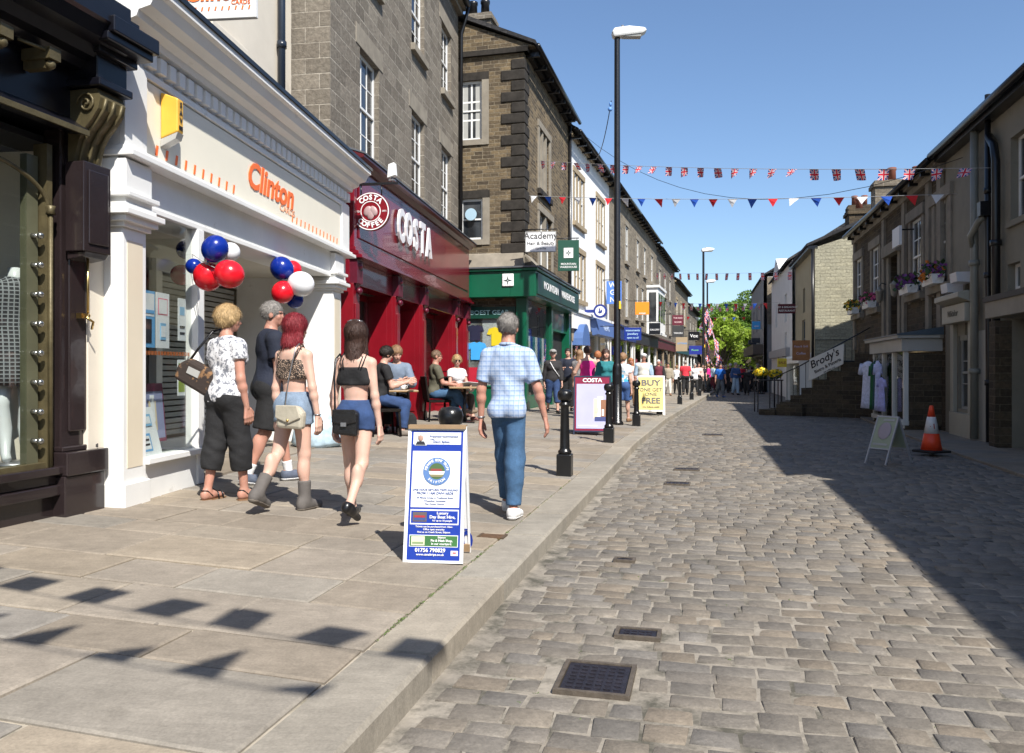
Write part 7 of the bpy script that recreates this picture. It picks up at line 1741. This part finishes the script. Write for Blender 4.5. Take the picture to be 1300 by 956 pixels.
# --- man in navy polo
c=person('grey haired man with glasses in a dark navy polo shirt and black shorts',gpos(345,7.95),1.80,-1.05,False,legs={'L':(16,6,2,0),'R':(-12,10,2,-12)},arms={'L':((-.15,.05,-1),(-.05,.4,-1)),'R':((.12,.10,-1),(.0,.75,-.7))},head=(-22,-4),fat=1.10,sk=SKR,
 top=dict(mat=NAVYF,sleeve=.62,hem=.49,infl=.016,flare=.006,neck=.845),bot=dict(mat=BLKF,frac=.95,infl=.026,flare=.010,name='shorts'),shoe=dict(mat=fabric('trainer_grey_navy',(.10,.12,.17),.5),infl=.007,sole=WTRIM),hair=dict(mat=HG,style='short',infl=.004),glasses='clear')
for nm in('L','R'):
    q=c['lk'][nm];f=Field(q['an']-.13*c['h'],q['an']+.13*c['h'],.009);f.prim(('c',q['an'],q['an']-q['d2']*.07*c['h'],.024*c['h'],.028*c['h'],1),0,.01);G_=f.grid();f.V=np.maximum(f.V,((G_-(q['an']-q['d2']*.062*c['h']))@(-q['d2'])).astype(np.float32));v_,fc=f.mesh();link_mesh('sock',[(v_+c['dz'],fc)],[WTRIM],c['ob'])
# --- red haired girl
LEO=splotch('leopard_print',(.42,.30,.22),(.025,.018,.016),70,.16,True)
c=person('young woman with dyed red hair, leopard print top and grey boots',gpos(374,6.62),1.60,-.42,True,legs={'L':(-17,22,1,-22),'R':(4,4,1,0)},arms={'L':((-.12,-.08,-1),(-.02,.10,-1)),'R':((.22,-.02,-1),(.10,.15,-1))},head=(-18,-6),fat=.98,sk=SKP,
 top=dict(mat=LEO,sleeve=0,hem=.665,infl=.0055,neck=.765,wr=.002,name='crop_top'),bot=dict(mat=JEANL,frac=.33,infl=.010,flare=.006,waist=.602,name='shorts',wr=.003),shoe=dict(mat=fabric('boot_grey',(.15,.135,.125),.25,.6),infl=.008,high=.105,name='boot',sole=fabric('boot_sole',(.2,.17,.14))),hair=dict(mat=HRED,style='long',infl=.012,len=.83,w=.047))
c3=c
straps(c,'top_strap',LEO,[[c['T'](s_*.045,-.066,.76),c['T'](s_*.062,-.058,.80),c['T'](s_*.06,-.01,.845),c['T'](s_*.05,.05,.78)] for s_ in(-1,1)],.0075)
p=c['T'](.075,-.115,.475);t=held('shoulder_bag','cream quilted flap bag on a thin chain behind the red haired woman','bag',c,p,.1)
CRB=plain('bag_cream',(.58,.53,.42),.45,.1,10,.3,30);m=MB();m.prism([(-.12,-.085),(.11,-.095),(.125,.04),(.07,.095),(-.10,.10),(-.13,.05)],-.04,.04,'xz');m.build('bag_body',CRB,t,bevel=.025);m=MB();m.prism([(-.115,.10),(-.12,.0),(0,-.045),(.115,.0),(.08,.10)],-.055,-.041,'xz');m.build('flap',CRB,t,bevel=.01);m=MB();m.sph((0,-.058,-.02),.012,8,6);m.build('clasp',BRASS,t)
m=MB();m.tube([(-.06,0,.09),(-.05,.03,.30),(-.02,.048,.46),(.0,.055,.56),(.0,.11,.60),(.0,.16,.52)],.005,6);m.build('chain',ALU,t)
m=MB();a=c['ar']['R'];m.tube([tuple(a['wr']+c['dz']+V3(.026*math.cos(k),.026*math.sin(k),.01)) for k in [i*math.pi/6 for i in range(13)]],.006,5);m.build('bracelet',ALU,c['ob'])
# --- brunette
c=person('young woman with long brown hair in a black crop top and denim shorts',gpos(452,6.32),1.555,-.22,True,legs={'L':(10,3,1,0),'R':(-15,26,3,-30)},arms={'L':((-.20,-.02,-1),(-.02,.12,-1)),'R':((.14,-.05,-1),(.12,.10,-1))},head=(4,-4),fat=.97,sk=SKP,
 top=dict(mat=BLKF,sleeve=0,hem=.675,infl=.0055,neck=.765,wr=.002,name='crop_top'),bot=dict(mat=JEAND,frac=.30,infl=.009,flare=.006,waist=.602,name='shorts',wr=.003),shoe=dict(mat=BLACK,infl=.004,name='flat_shoe'),hair=dict(mat=HBR,style='long',infl=.011,len=.795,w=.043))
straps(c,'top_strap',BLKF,[[c['T'](s_,-.066,.76),c['T'](s_*1.25,-.058,.80),c['T'](s_*1.2,-.01,.843),c['T'](s_*1.1,.05,.78)] for s_ in(-.05,-.038,.042,.055)],.0045)
m=MB();m.sph(tuple(c['Q'](-.018,-.035,1.0)),(.020,.012,.012),10,6);m.sph(tuple(c['Q'](.020,-.035,1.0)),(.020,.012,.012),10,6);m.tube([tuple(c['Q'](-.04,-.03,1.0)),tuple(c['Q'](.04,-.03,1.0))],.004,5);m.build('sunglasses_on_head',plain('lens_glint',(.25,.25,.27),.1),c['ob'])
p=c['T'](-.01,-.10,.50);t=held('crossbody_bag','small black leather crossbody bag with a silver clasp behind the brunette woman','bag',c,p,.05)
LB_=plain('black_leather',(.018,.017,.018),.25,.2,8,.3,20);m=MB();m.prism([(-.10,-.10),(.10,-.12),(.105,.06),(.08,.085),(-.09,.09),(-.105,.06)],-.035,.035,'xz');m.build('bag_body',LB_,t,bevel=.02);m=MB();m.prism([(-.095,.09),(-.10,-.01),(.0,-.03),(.10,-.01),(.09,.09)],-.048,-.036,'xz');m.build('flap',LB_,t,bevel=.008);m=MB();m.prism([(-.022,-.04),(.022,-.04),(.022,-.01),(-.022,-.01)],-.056,-.048,'xz');m.build('clasp',ALU,t)
m=MB();m.tube([(-.09,.0,.08),(-.10,.02,.22),(-.11,.035,.33),(-.105,.055,.48),(-.09,.10,.52),(-.07,.15,.45)],.0085,6);m.build('strap',BLACK,t)
# --- man in checked shirt
PLD=plaid('checked_shirt',(.36,.44,.58),(.17,.26,.46),(.55,.60,.66))
c=person('grey haired man in a pale blue checked shirt and blue jeans walking away',gpos(645,6.62),1.67,-.20,False,legs={'L':(20,12,-2,12),'R':(-6,3,0,-4)},arms={'L':((-.22,-.06,-1),(-.04,.12,-1)),'R':((.34,-.02,-1),(.22,.18,-1))},head=(0,-6),fat=.92,sk=SKR,
 top=dict(mat=PLD,sleeve=.78,hem=.485,infl=.011,sinfl=.014,flare=.0,neck=.85,wr=.005),bot=dict(mat=JEAN,frac=1.93,infl=.008,flare=.005,wr=.004,name='jeans'),shoe=dict(mat=WTRIM,infl=.007,sole=WTRIM,name='trainer'),hair=dict(mat=HG,style='short',infl=.006))
f=Field(c['T'](0,0,.85)-c['dz']-.12,c['T'](0,0,.85)-c['dz']+.12,.008);m=MB()
a=c['ar']['L'];m.tube([tuple(a['wr']+c['dz']+V3(.027*math.cos(k),.030*math.sin(k),.012)) for k in [i*math.pi/6 for i in range(13)]],.007,5);m.build('wristwatch',ALU,c['ob'])
m=MB();q0=[c['T'](.036*math.sin(k),-.012-.034*math.cos(k),.845+.005*math.cos(k)) for k in [i*2*math.pi/20 for i in range(21)]];m.tube([tuple(q_) for q_ in q0],.014,8);m.build('collar',PLD,c['ob'])
# ---------------------------------------------------------------- seated people
sitL=lambda a=86,b=86:{'L':(a,b,6,0),'R':(a-3,b+6,8,0)}
def sit(label,px,Y,H,yaw,chl,**k):
    g=gpos(px,Y);c=person(label,g,H,yaw,res=.014,**k);d=Vector((-math.sin(yaw),math.cos(yaw),0));return c,Vector(g)+d*.06,yaw
g1=table('small wooden cafe table with cups, between the two men nearest on the terrace',505,13.75,.2)
c,cp,yw=sit('dark haired man in a black top and jeans sitting at the near cafe table',482,13.25,1.80,-1.15,None,legs=sitL(80,78),arms={'L':((-.1,.35,-.9),(.1,.9,.2)),'R':((.12,.3,-.9),(0,.9,.25))},lean=8,head=(10,-8),sk=SKL,top=dict(mat=BLKF,sleeve=.6),bot=dict(mat=JEAND,frac=1.9,infl=.014,name='jeans'),shoe=dict(mat=fabric('shoe_taupe',(.28,.24,.20)),infl=.008),hair=dict(mat=HDK,style='short',infl=.010))
ch0.location=cp;ch0.rotation_euler=(0,0,yw)
c,cp,yw=sit('man in a grey blue shirt sitting behind the near cafe table facing the camera',503,14.45,1.88,math.pi+.15,None,legs=sitL(84,70),arms={'L':((-.3,.4,-.9),(.5,.8,.05)),'R':((.3,.35,-.9),(-.5,.8,.05))},lean=10,head=(14,-14),sk=SKL,top=dict(mat=fabric('chambray',(.22,.28,.38),.12),sleeve=1.7,neck=.84),bot=dict(mat=BLKF,frac=1.9,infl=.014),shoe=dict(mat=BLACK,infl=.008),hair=dict(mat=HSAND,style='short',infl=.010))
dup(ch0,cp,yw,'dark rattan chair under the man in the grey blue shirt')
c,cp,yw=sit('man with shaved head and sunglasses in an olive t-shirt and jeans sitting side on',552,16.8,1.86,-1.25,None,legs={'L':(82,70,4,0),'R':(92,60,4,10)},arms={'L':((-.1,.3,-.9),(.1,.9,-.1)),'R':((.1,.35,-.9),(0,.9,-.15))},lean=2,head=(-12,-6),sk=SKR,top=dict(mat=fabric('olive_cloth',(.13,.12,.08)),sleeve=.7),bot=dict(mat=JEAN,frac=1.9,infl=.014,name='jeans'),shoe=dict(mat=fabric('boot_tan',(.25,.18,.12)),infl=.008),hair=dict(mat=hairm('hair_stubble',(.22,.14,.09)),style='short',infl=.001),glasses='sun')
dup(ch0,cp,yw,'dark rattan chair under the man in the olive t-shirt, its back to the pillar')
c,cp,yw=sit('blonde woman in a white top and sunglasses sitting with a newspaper on her lap',580,17.5,1.78,math.pi+.55,None,fem=True,legs={'L':(84,70,4,0),'R':(90,64,0,8)},arms={'L':((-.2,.35,-.9),(.25,.9,-.15)),'R':((.2,.3,-.9),(-.2,.9,-.2))},lean=0,head=(-18,-6),sk=SKL,top=dict(mat=WTRIM,sleeve=.4),bot=dict(mat=fabric('trousers_brown',(.12,.08,.06)),frac=1.8,infl=.012),shoe=dict(mat=fabric('sandal_red',(.3,.12,.1)),infl=.004),hair=dict(mat=HB,style='bob',infl=.009,w=.048),glasses='sun')
dup(ch0,cp,yw,'dark rattan chair under the blonde woman with the newspaper')
t=held('newspaper','open newspaper held by the seated blonde woman','newspaper',c,c['T'](0,.22,.60))
m=MB();m.prism([(-.26,.0),(0,.03),(.26,0),(.26,.012),(0,.042),(-.26,.012)],-.18,.18,'xz',Matrix.Rotation(R(35),4,'X'));m.build('pages',cm('newsprint',(.55,.55,.55)),t);m=MB()
for k in range(4):m.box(-.22+k*.12,-.13+k*.12,-.15,.12,.035,.045,Matrix.Rotation(R(35),4,'X'))
m.build('print_columns',cm('print_grey',(.3,.3,.32)),t)
g2=table('second small cafe table beside the olive shirted man',590,16.7,.1)
for lb,dx,dy in(('white coffee mug on the near cafe table, left of the other mug',-.10,-.05),('second white coffee mug on the near cafe table',.08,.08)):
    t=thing('coffee_mug',lb,'mug',(g1[0]+dx,g1[1]+dy,g1[2]+.75),0,'mugs on the cafe table');m=MB();m.lathe([(.03,0),(.042,.02),(.045,.09),(.040,.09),(.036,.02),(0,.015)],(0,0,0),16);m.build('cup',WHITE,t);m=MB();m.tube([(.043,0,.075),(.07,0,.07),(.07,0,.035),(.04,0,.025)],.006,6);m.build('handle',WHITE,t)
t=thing('rucksack','black rucksack on the paving beside the near cafe table','bag',gpos(518,13.6),.3);m=MB();m.prism([(-.15,0),(.15,0),(.14,.28),(.08,.38),(-.08,.38),(-.14,.28)],-.09,.09,'xz');m.build('bag_body',BLKF,t,bevel=.04);m=MB();m.tube([(-.05,-.1,.36),(-.07,-.14,.2),(-.05,-.1,.04)],.012,6);m.build('strap',BLACK,t)
# ---------------------------------------------------------------- passers-by down the pavement
PK=fabric('pink_vest',(.60,.02,.22),.08);SALM=fabric('salmon_top',(.60,.42,.38),.1);GREYC=fabric('grey_marl',(.30,.29,.29));PBL=fabric('pale_blue_cloth',(.35,.48,.62));WV=fabric('cream_vest',(.60,.58,.52));MARO=fabric('maroon_cloth',(.16,.02,.04));BEI=fabric('beige_cloth',(.42,.36,.27));TAN=fabric('tan_cloth',(.30,.16,.08));REDC=fabric('red_cloth',(.60,.03,.05));WC=WTRIM;BLUC=fabric('bright_blue_cloth',(.01,.14,.55));TEAL=fabric('teal_cloth',(.02,.22,.25));CHAR=fabric('charcoal_cloth',(.03,.028,.03));MIDB=fabric('mid_blue_cloth',(.05,.12,.33))
wk=lambda a=14:{'L':(a,4,2,0),'R':(-a*.8,14,2,-10)};wk2=lambda a=14:{'R':(a,4,2,0),'L':(-a*.8,14,2,-10)}
TO=math.pi
SW={'L':((-.18,.2,-1),(-.05,.35,-1)),'R':((.18,-.15,-1),(.08,.1,-1))}
def passer(label,px,Y,H,yaw,res=.02,**k):
    k.setdefault('arms',SW);k.setdefault('legs',wk());return person(label,gpos(px,Y),H,yaw,res=res,group='people walking down the street',**k)
CAPM=fabric('cap_grey',(.35,.34,.33))
c=passer('woman in a grey cap and dark jacket in front of the green shop',702,20.9,1.66,TO+.1,.018,fem=True,fat=1.2,top=dict(mat=CHAR,sleeve=1.8,infl=.016,hem=.50,name='jacket'),bot=dict(mat=JEAND,frac=1.5,infl=.014),shoe=dict(mat=BLACK),hair=dict(mat=HG,style='bob',w=.046))
straps(c,'bag_strap',WTRIM,[[c['T'](.06,.10,.81),c['T'](.0,.095,.70),c['T'](-.09,.09,.58)]],.012)
m=MB();m.sph(tuple(c['Q'](0,0,.975)),(.10,.11,.07),14,8);m.prism([(-.07,.0),(.07,.0),(.05,.10),(-.05,.10)],-.01,.01,'xy',Matrix.Translation(Vector(tuple(c['Q'](0,.045,.975)))));m.build('cap',CAPM,c['ob'])
passer('man in a navy t-shirt with a pink print standing behind the woman in the cap',721,22.2,1.72,TO-.1,.02,fat=1.1,top=dict(mat=NAVYF,sleeve=.6),bot=dict(mat=BLKF,frac=1.9,infl=.016),shoe=dict(mat=BLACK),hair=dict(mat=HDK),legs={'L':(0,2,3,0),'R':(0,2,3,0)},arms={'L':((-.2,.3,-.9),(.3,.7,.2)),'R':((.2,.3,-.9),(-.3,.7,.2))})
passer('dark haired woman in a bright pink vest seen from behind above the coffee board',746,18.9,1.74,-.1,.016,fem=True,fat=1.25,sk=SKP,top=dict(mat=PK,sleeve=0,hem=.5,neck=.80,infl=.009,name='vest'),bot=dict(mat=BLKF,frac=1.9,infl=.014),shoe=dict(mat=BLACK),hair=dict(mat=HBR,style='short',infl=.012),arms={'L':((-.5,.2,-.9),(-.1,.5,-.7)),'R':((.55,.1,-.8),(.2,.5,-.6))})
passer('woman in a pale grey top with long brown hair left of the pink vest',736,20.6,1.68,-.3,.02,fem=True,top=dict(mat=GREYC,sleeve=.3),bot=dict(mat=JEAND,frac=1.9),shoe=dict(mat=BLACK),hair=dict(mat=HSAND,style='long',len=.80))
passer('woman with ginger hair half hidden behind the pink vest',759,20.4,1.66,-.2,.02,fem=True,top=dict(mat=SALM,sleeve=.3),bot=dict(mat=BLKF,frac=1.9),shoe=dict(mat=BLACK),hair=dict(mat=HGIN,style='bob'))
passer('dark haired woman in a teal top beside the near lamp post',769,18.4,1.68,TO+.15,.016,fem=True,top=dict(mat=TEAL,sleeve=1.6),bot=dict(mat=BLKF,frac=1.9),shoe=dict(mat=BLACK),hair=dict(mat=HBR,style='long',len=.78))
passer('person in a white and blue top and blue shorts behind the near lamp post',791,18.5,1.60,-.4,.018,fem=True,sk=SKL,legs=wk2(12),top=dict(mat=splotch('stripe_top',(.6,.62,.64),(.04,.3,.5),6,.5,False),sleeve=.5,hem=.5),bot=dict(mat=MIDB,frac=.85,infl=.02,flare=.01,name='shorts'),shoe=dict(mat=TAN),hair=dict(mat=HSAND,style='bob'))
passer('blonde woman in a salmon top and tan trousers holding a phone to her ear',801,26.2,1.56,TO+.1,.02,fem=True,sk=SKR,legs=wk(10),top=dict(mat=SALM,sleeve=.1,hem=.5),bot=dict(mat=TAN,frac=1.95),shoe=dict(mat=TAN),hair=dict(mat=HGIN,style='long',len=.80),arms={'L':((-.15,0,-1),(0,.2,-1)),'R':((.5,.4,-.7),(-.15,.3,1))})
c=passer('elderly man in a cream vest and white cap behind the yellow board',817,24.6,1.70,TO,.02,fat=1.2,sk=SKR,top=dict(mat=WV,sleeve=.02,infl=.014,name='vest'),bot=dict(mat=BEI,frac=1.9),shoe=dict(mat=BLACK),hair=dict(mat=HWH),glasses='sun')
c['cloth']('shirt_sleeves',['armL','armR'],.014,PBL);m=MB();m.sph(tuple(c['Q'](0,0,.975)),(.10,.115,.06),14,8);m.build('cap',WTRIM,c['ob'])
passer('elderly man in a black jacket over a maroon jumper',836,33.5,1.62,TO+.1,.025,fat=1.15,sk=SKR,top=dict(mat=MARO,sleeve=.02,infl=.016,name='jumper'),bot=dict(mat=CHAR,frac=1.95),shoe=dict(mat=BLACK),hair=dict(mat=HWH,infl=.002))['cloth']('jacket_sleeves',['armL','armR','foreL','foreR','shoulder'],.016,BLKF)
passer('man in a beige jacket and cream trousers beside the jacketed old man',848,37,1.52,TO,.028,fat=1.1,sk=SKR,top=dict(mat=BEI,sleeve=1.8,infl=.016),bot=dict(mat=WV,frac=1.95),shoe=dict(mat=TAN),hair=dict(mat=HDK))
passer('man in a red shirt and black trousers walking away past the far bollards',870,38.5,1.66,-.2,.025,fat=1.15,legs=wk2(12),top=dict(mat=REDC,sleeve=.6),bot=dict(mat=BLKF,frac=1.95,infl=.016),shoe=dict(mat=BLACK),hair=dict(mat=HG))
passer('woman in a white top left of the man in red',859,40,1.42,-.1,.03,fem=True,top=dict(mat=WC,sleeve=.6),bot=dict(mat=CHAR,frac=1.95),shoe=dict(mat=BLACK),hair=dict(mat=HSAND,style='bob'))
passer('woman in a long white shirt right of the man in red',882,39.5,1.55,TO,.03,fem=True,fat=1.1,top=dict(mat=WC,sleeve=.9,hem=.42,flare=.02),bot=dict(mat=BLKF,frac=1.95),shoe=dict(mat=BLACK),hair=dict(mat=HG,style='bob'))
passer('man in a bright blue t-shirt and grey jeans walking in the middle of the road',914.5,39.5,1.68,TO+.1,.022,fat=1.05,sk=SKR,legs=wk(14),top=dict(mat=BLUC,sleeve=.65),bot=dict(mat=fabric('grey_jeans',(.14,.16,.18)),frac=1.95,infl=.014),shoe=dict(mat=MIDB),hair=dict(mat=HDK))
# distant crowd
rc=random.Random(9)
crowd=[(892,44,'person in black by the second lamp post',BLKF,BLKF,HDK),(899,46,'person in a pink top left of the crowd',PK,CHAR,HSAND),(905,48,'woman in a pale blue top and dark skirt left of the man in bright blue',PBL,MARO,HBR),(922,47,'person in a charcoal coat just right of the man in bright blue',CHAR,BLKF,HG),(927,50,'person in black with white hair in the crowd',BLKF,CHAR,HWH),(934,43,'person in a mid blue jacket and pale jeans with their back to the camera',MIDB,PBL,HG),(941,50,'person in a red top in front of the cars',REDC,CHAR,HDK),(948,42.5,'man in black pointing at the right of the crowd',BLKF,CHAR,HDK),(955,50,'person in dark navy near the pale blue car',NAVYF,CHAR,HBR),(962,49,'person in grey at the right end of the crowd',GREYC,BLKF,HG),(917,53,'person in beige deep in the crowd',BEI,CHAR,HWH),(931,54,'person in white deep in the crowd',WC,CHAR,HSAND),(945,54,'person in teal deep in the crowd',TEAL,BLKF,HDK),(910,55,'person in maroon deep in the crowd',MARO,CHAR,HG),(887,42,'person in salmon beside the far bollards',SALM,BLKF,HBR),(895,51,'person in navy behind the second lamp post',NAVYF,JEAN,HDK),(902,54,'person in white and grey behind the woman in pale blue',WC,GREYC,HDK),(938,56,'tall person in charcoal at the back of the crowd',CHAR,CHAR,HG),(953,55,'person in a cream vest at the back right of the crowd',WV,CHAR,HG),(966,45,'person in a dark coat by the flower planter',BLKF,BLKF,HDK)]
for i,(px,Y,lb,tm,bm,hm) in enumerate(crowd):
    fe=rc.random()<.5
    person(lb,gpos(px,Y),rc.uniform(1.55,1.75)*(.95 if fe else 1),rc.choice([-.2,TO,TO+.3,-1.2,1.3,TO-.4]),fe,res=.034,legs=(wk if i%2 else wk2)(rc.uniform(4,14)),arms=SW if px!=948 else {'L':((-.2,.1,-1),(0,.3,-1)),'R':((.8,.5,-.3),(.9,.3,.1))},top=dict(mat=tm,sleeve=1.7 if i%3 else .6,infl=.018),bot=dict(mat=bm,frac=1.95,infl=.016),shoe=dict(mat=BLACK),hair=dict(mat=hm,style='bob' if fe else 'short',infl=.010),fat=rc.uniform(1,1.2),group='crowd at the far end of the street')
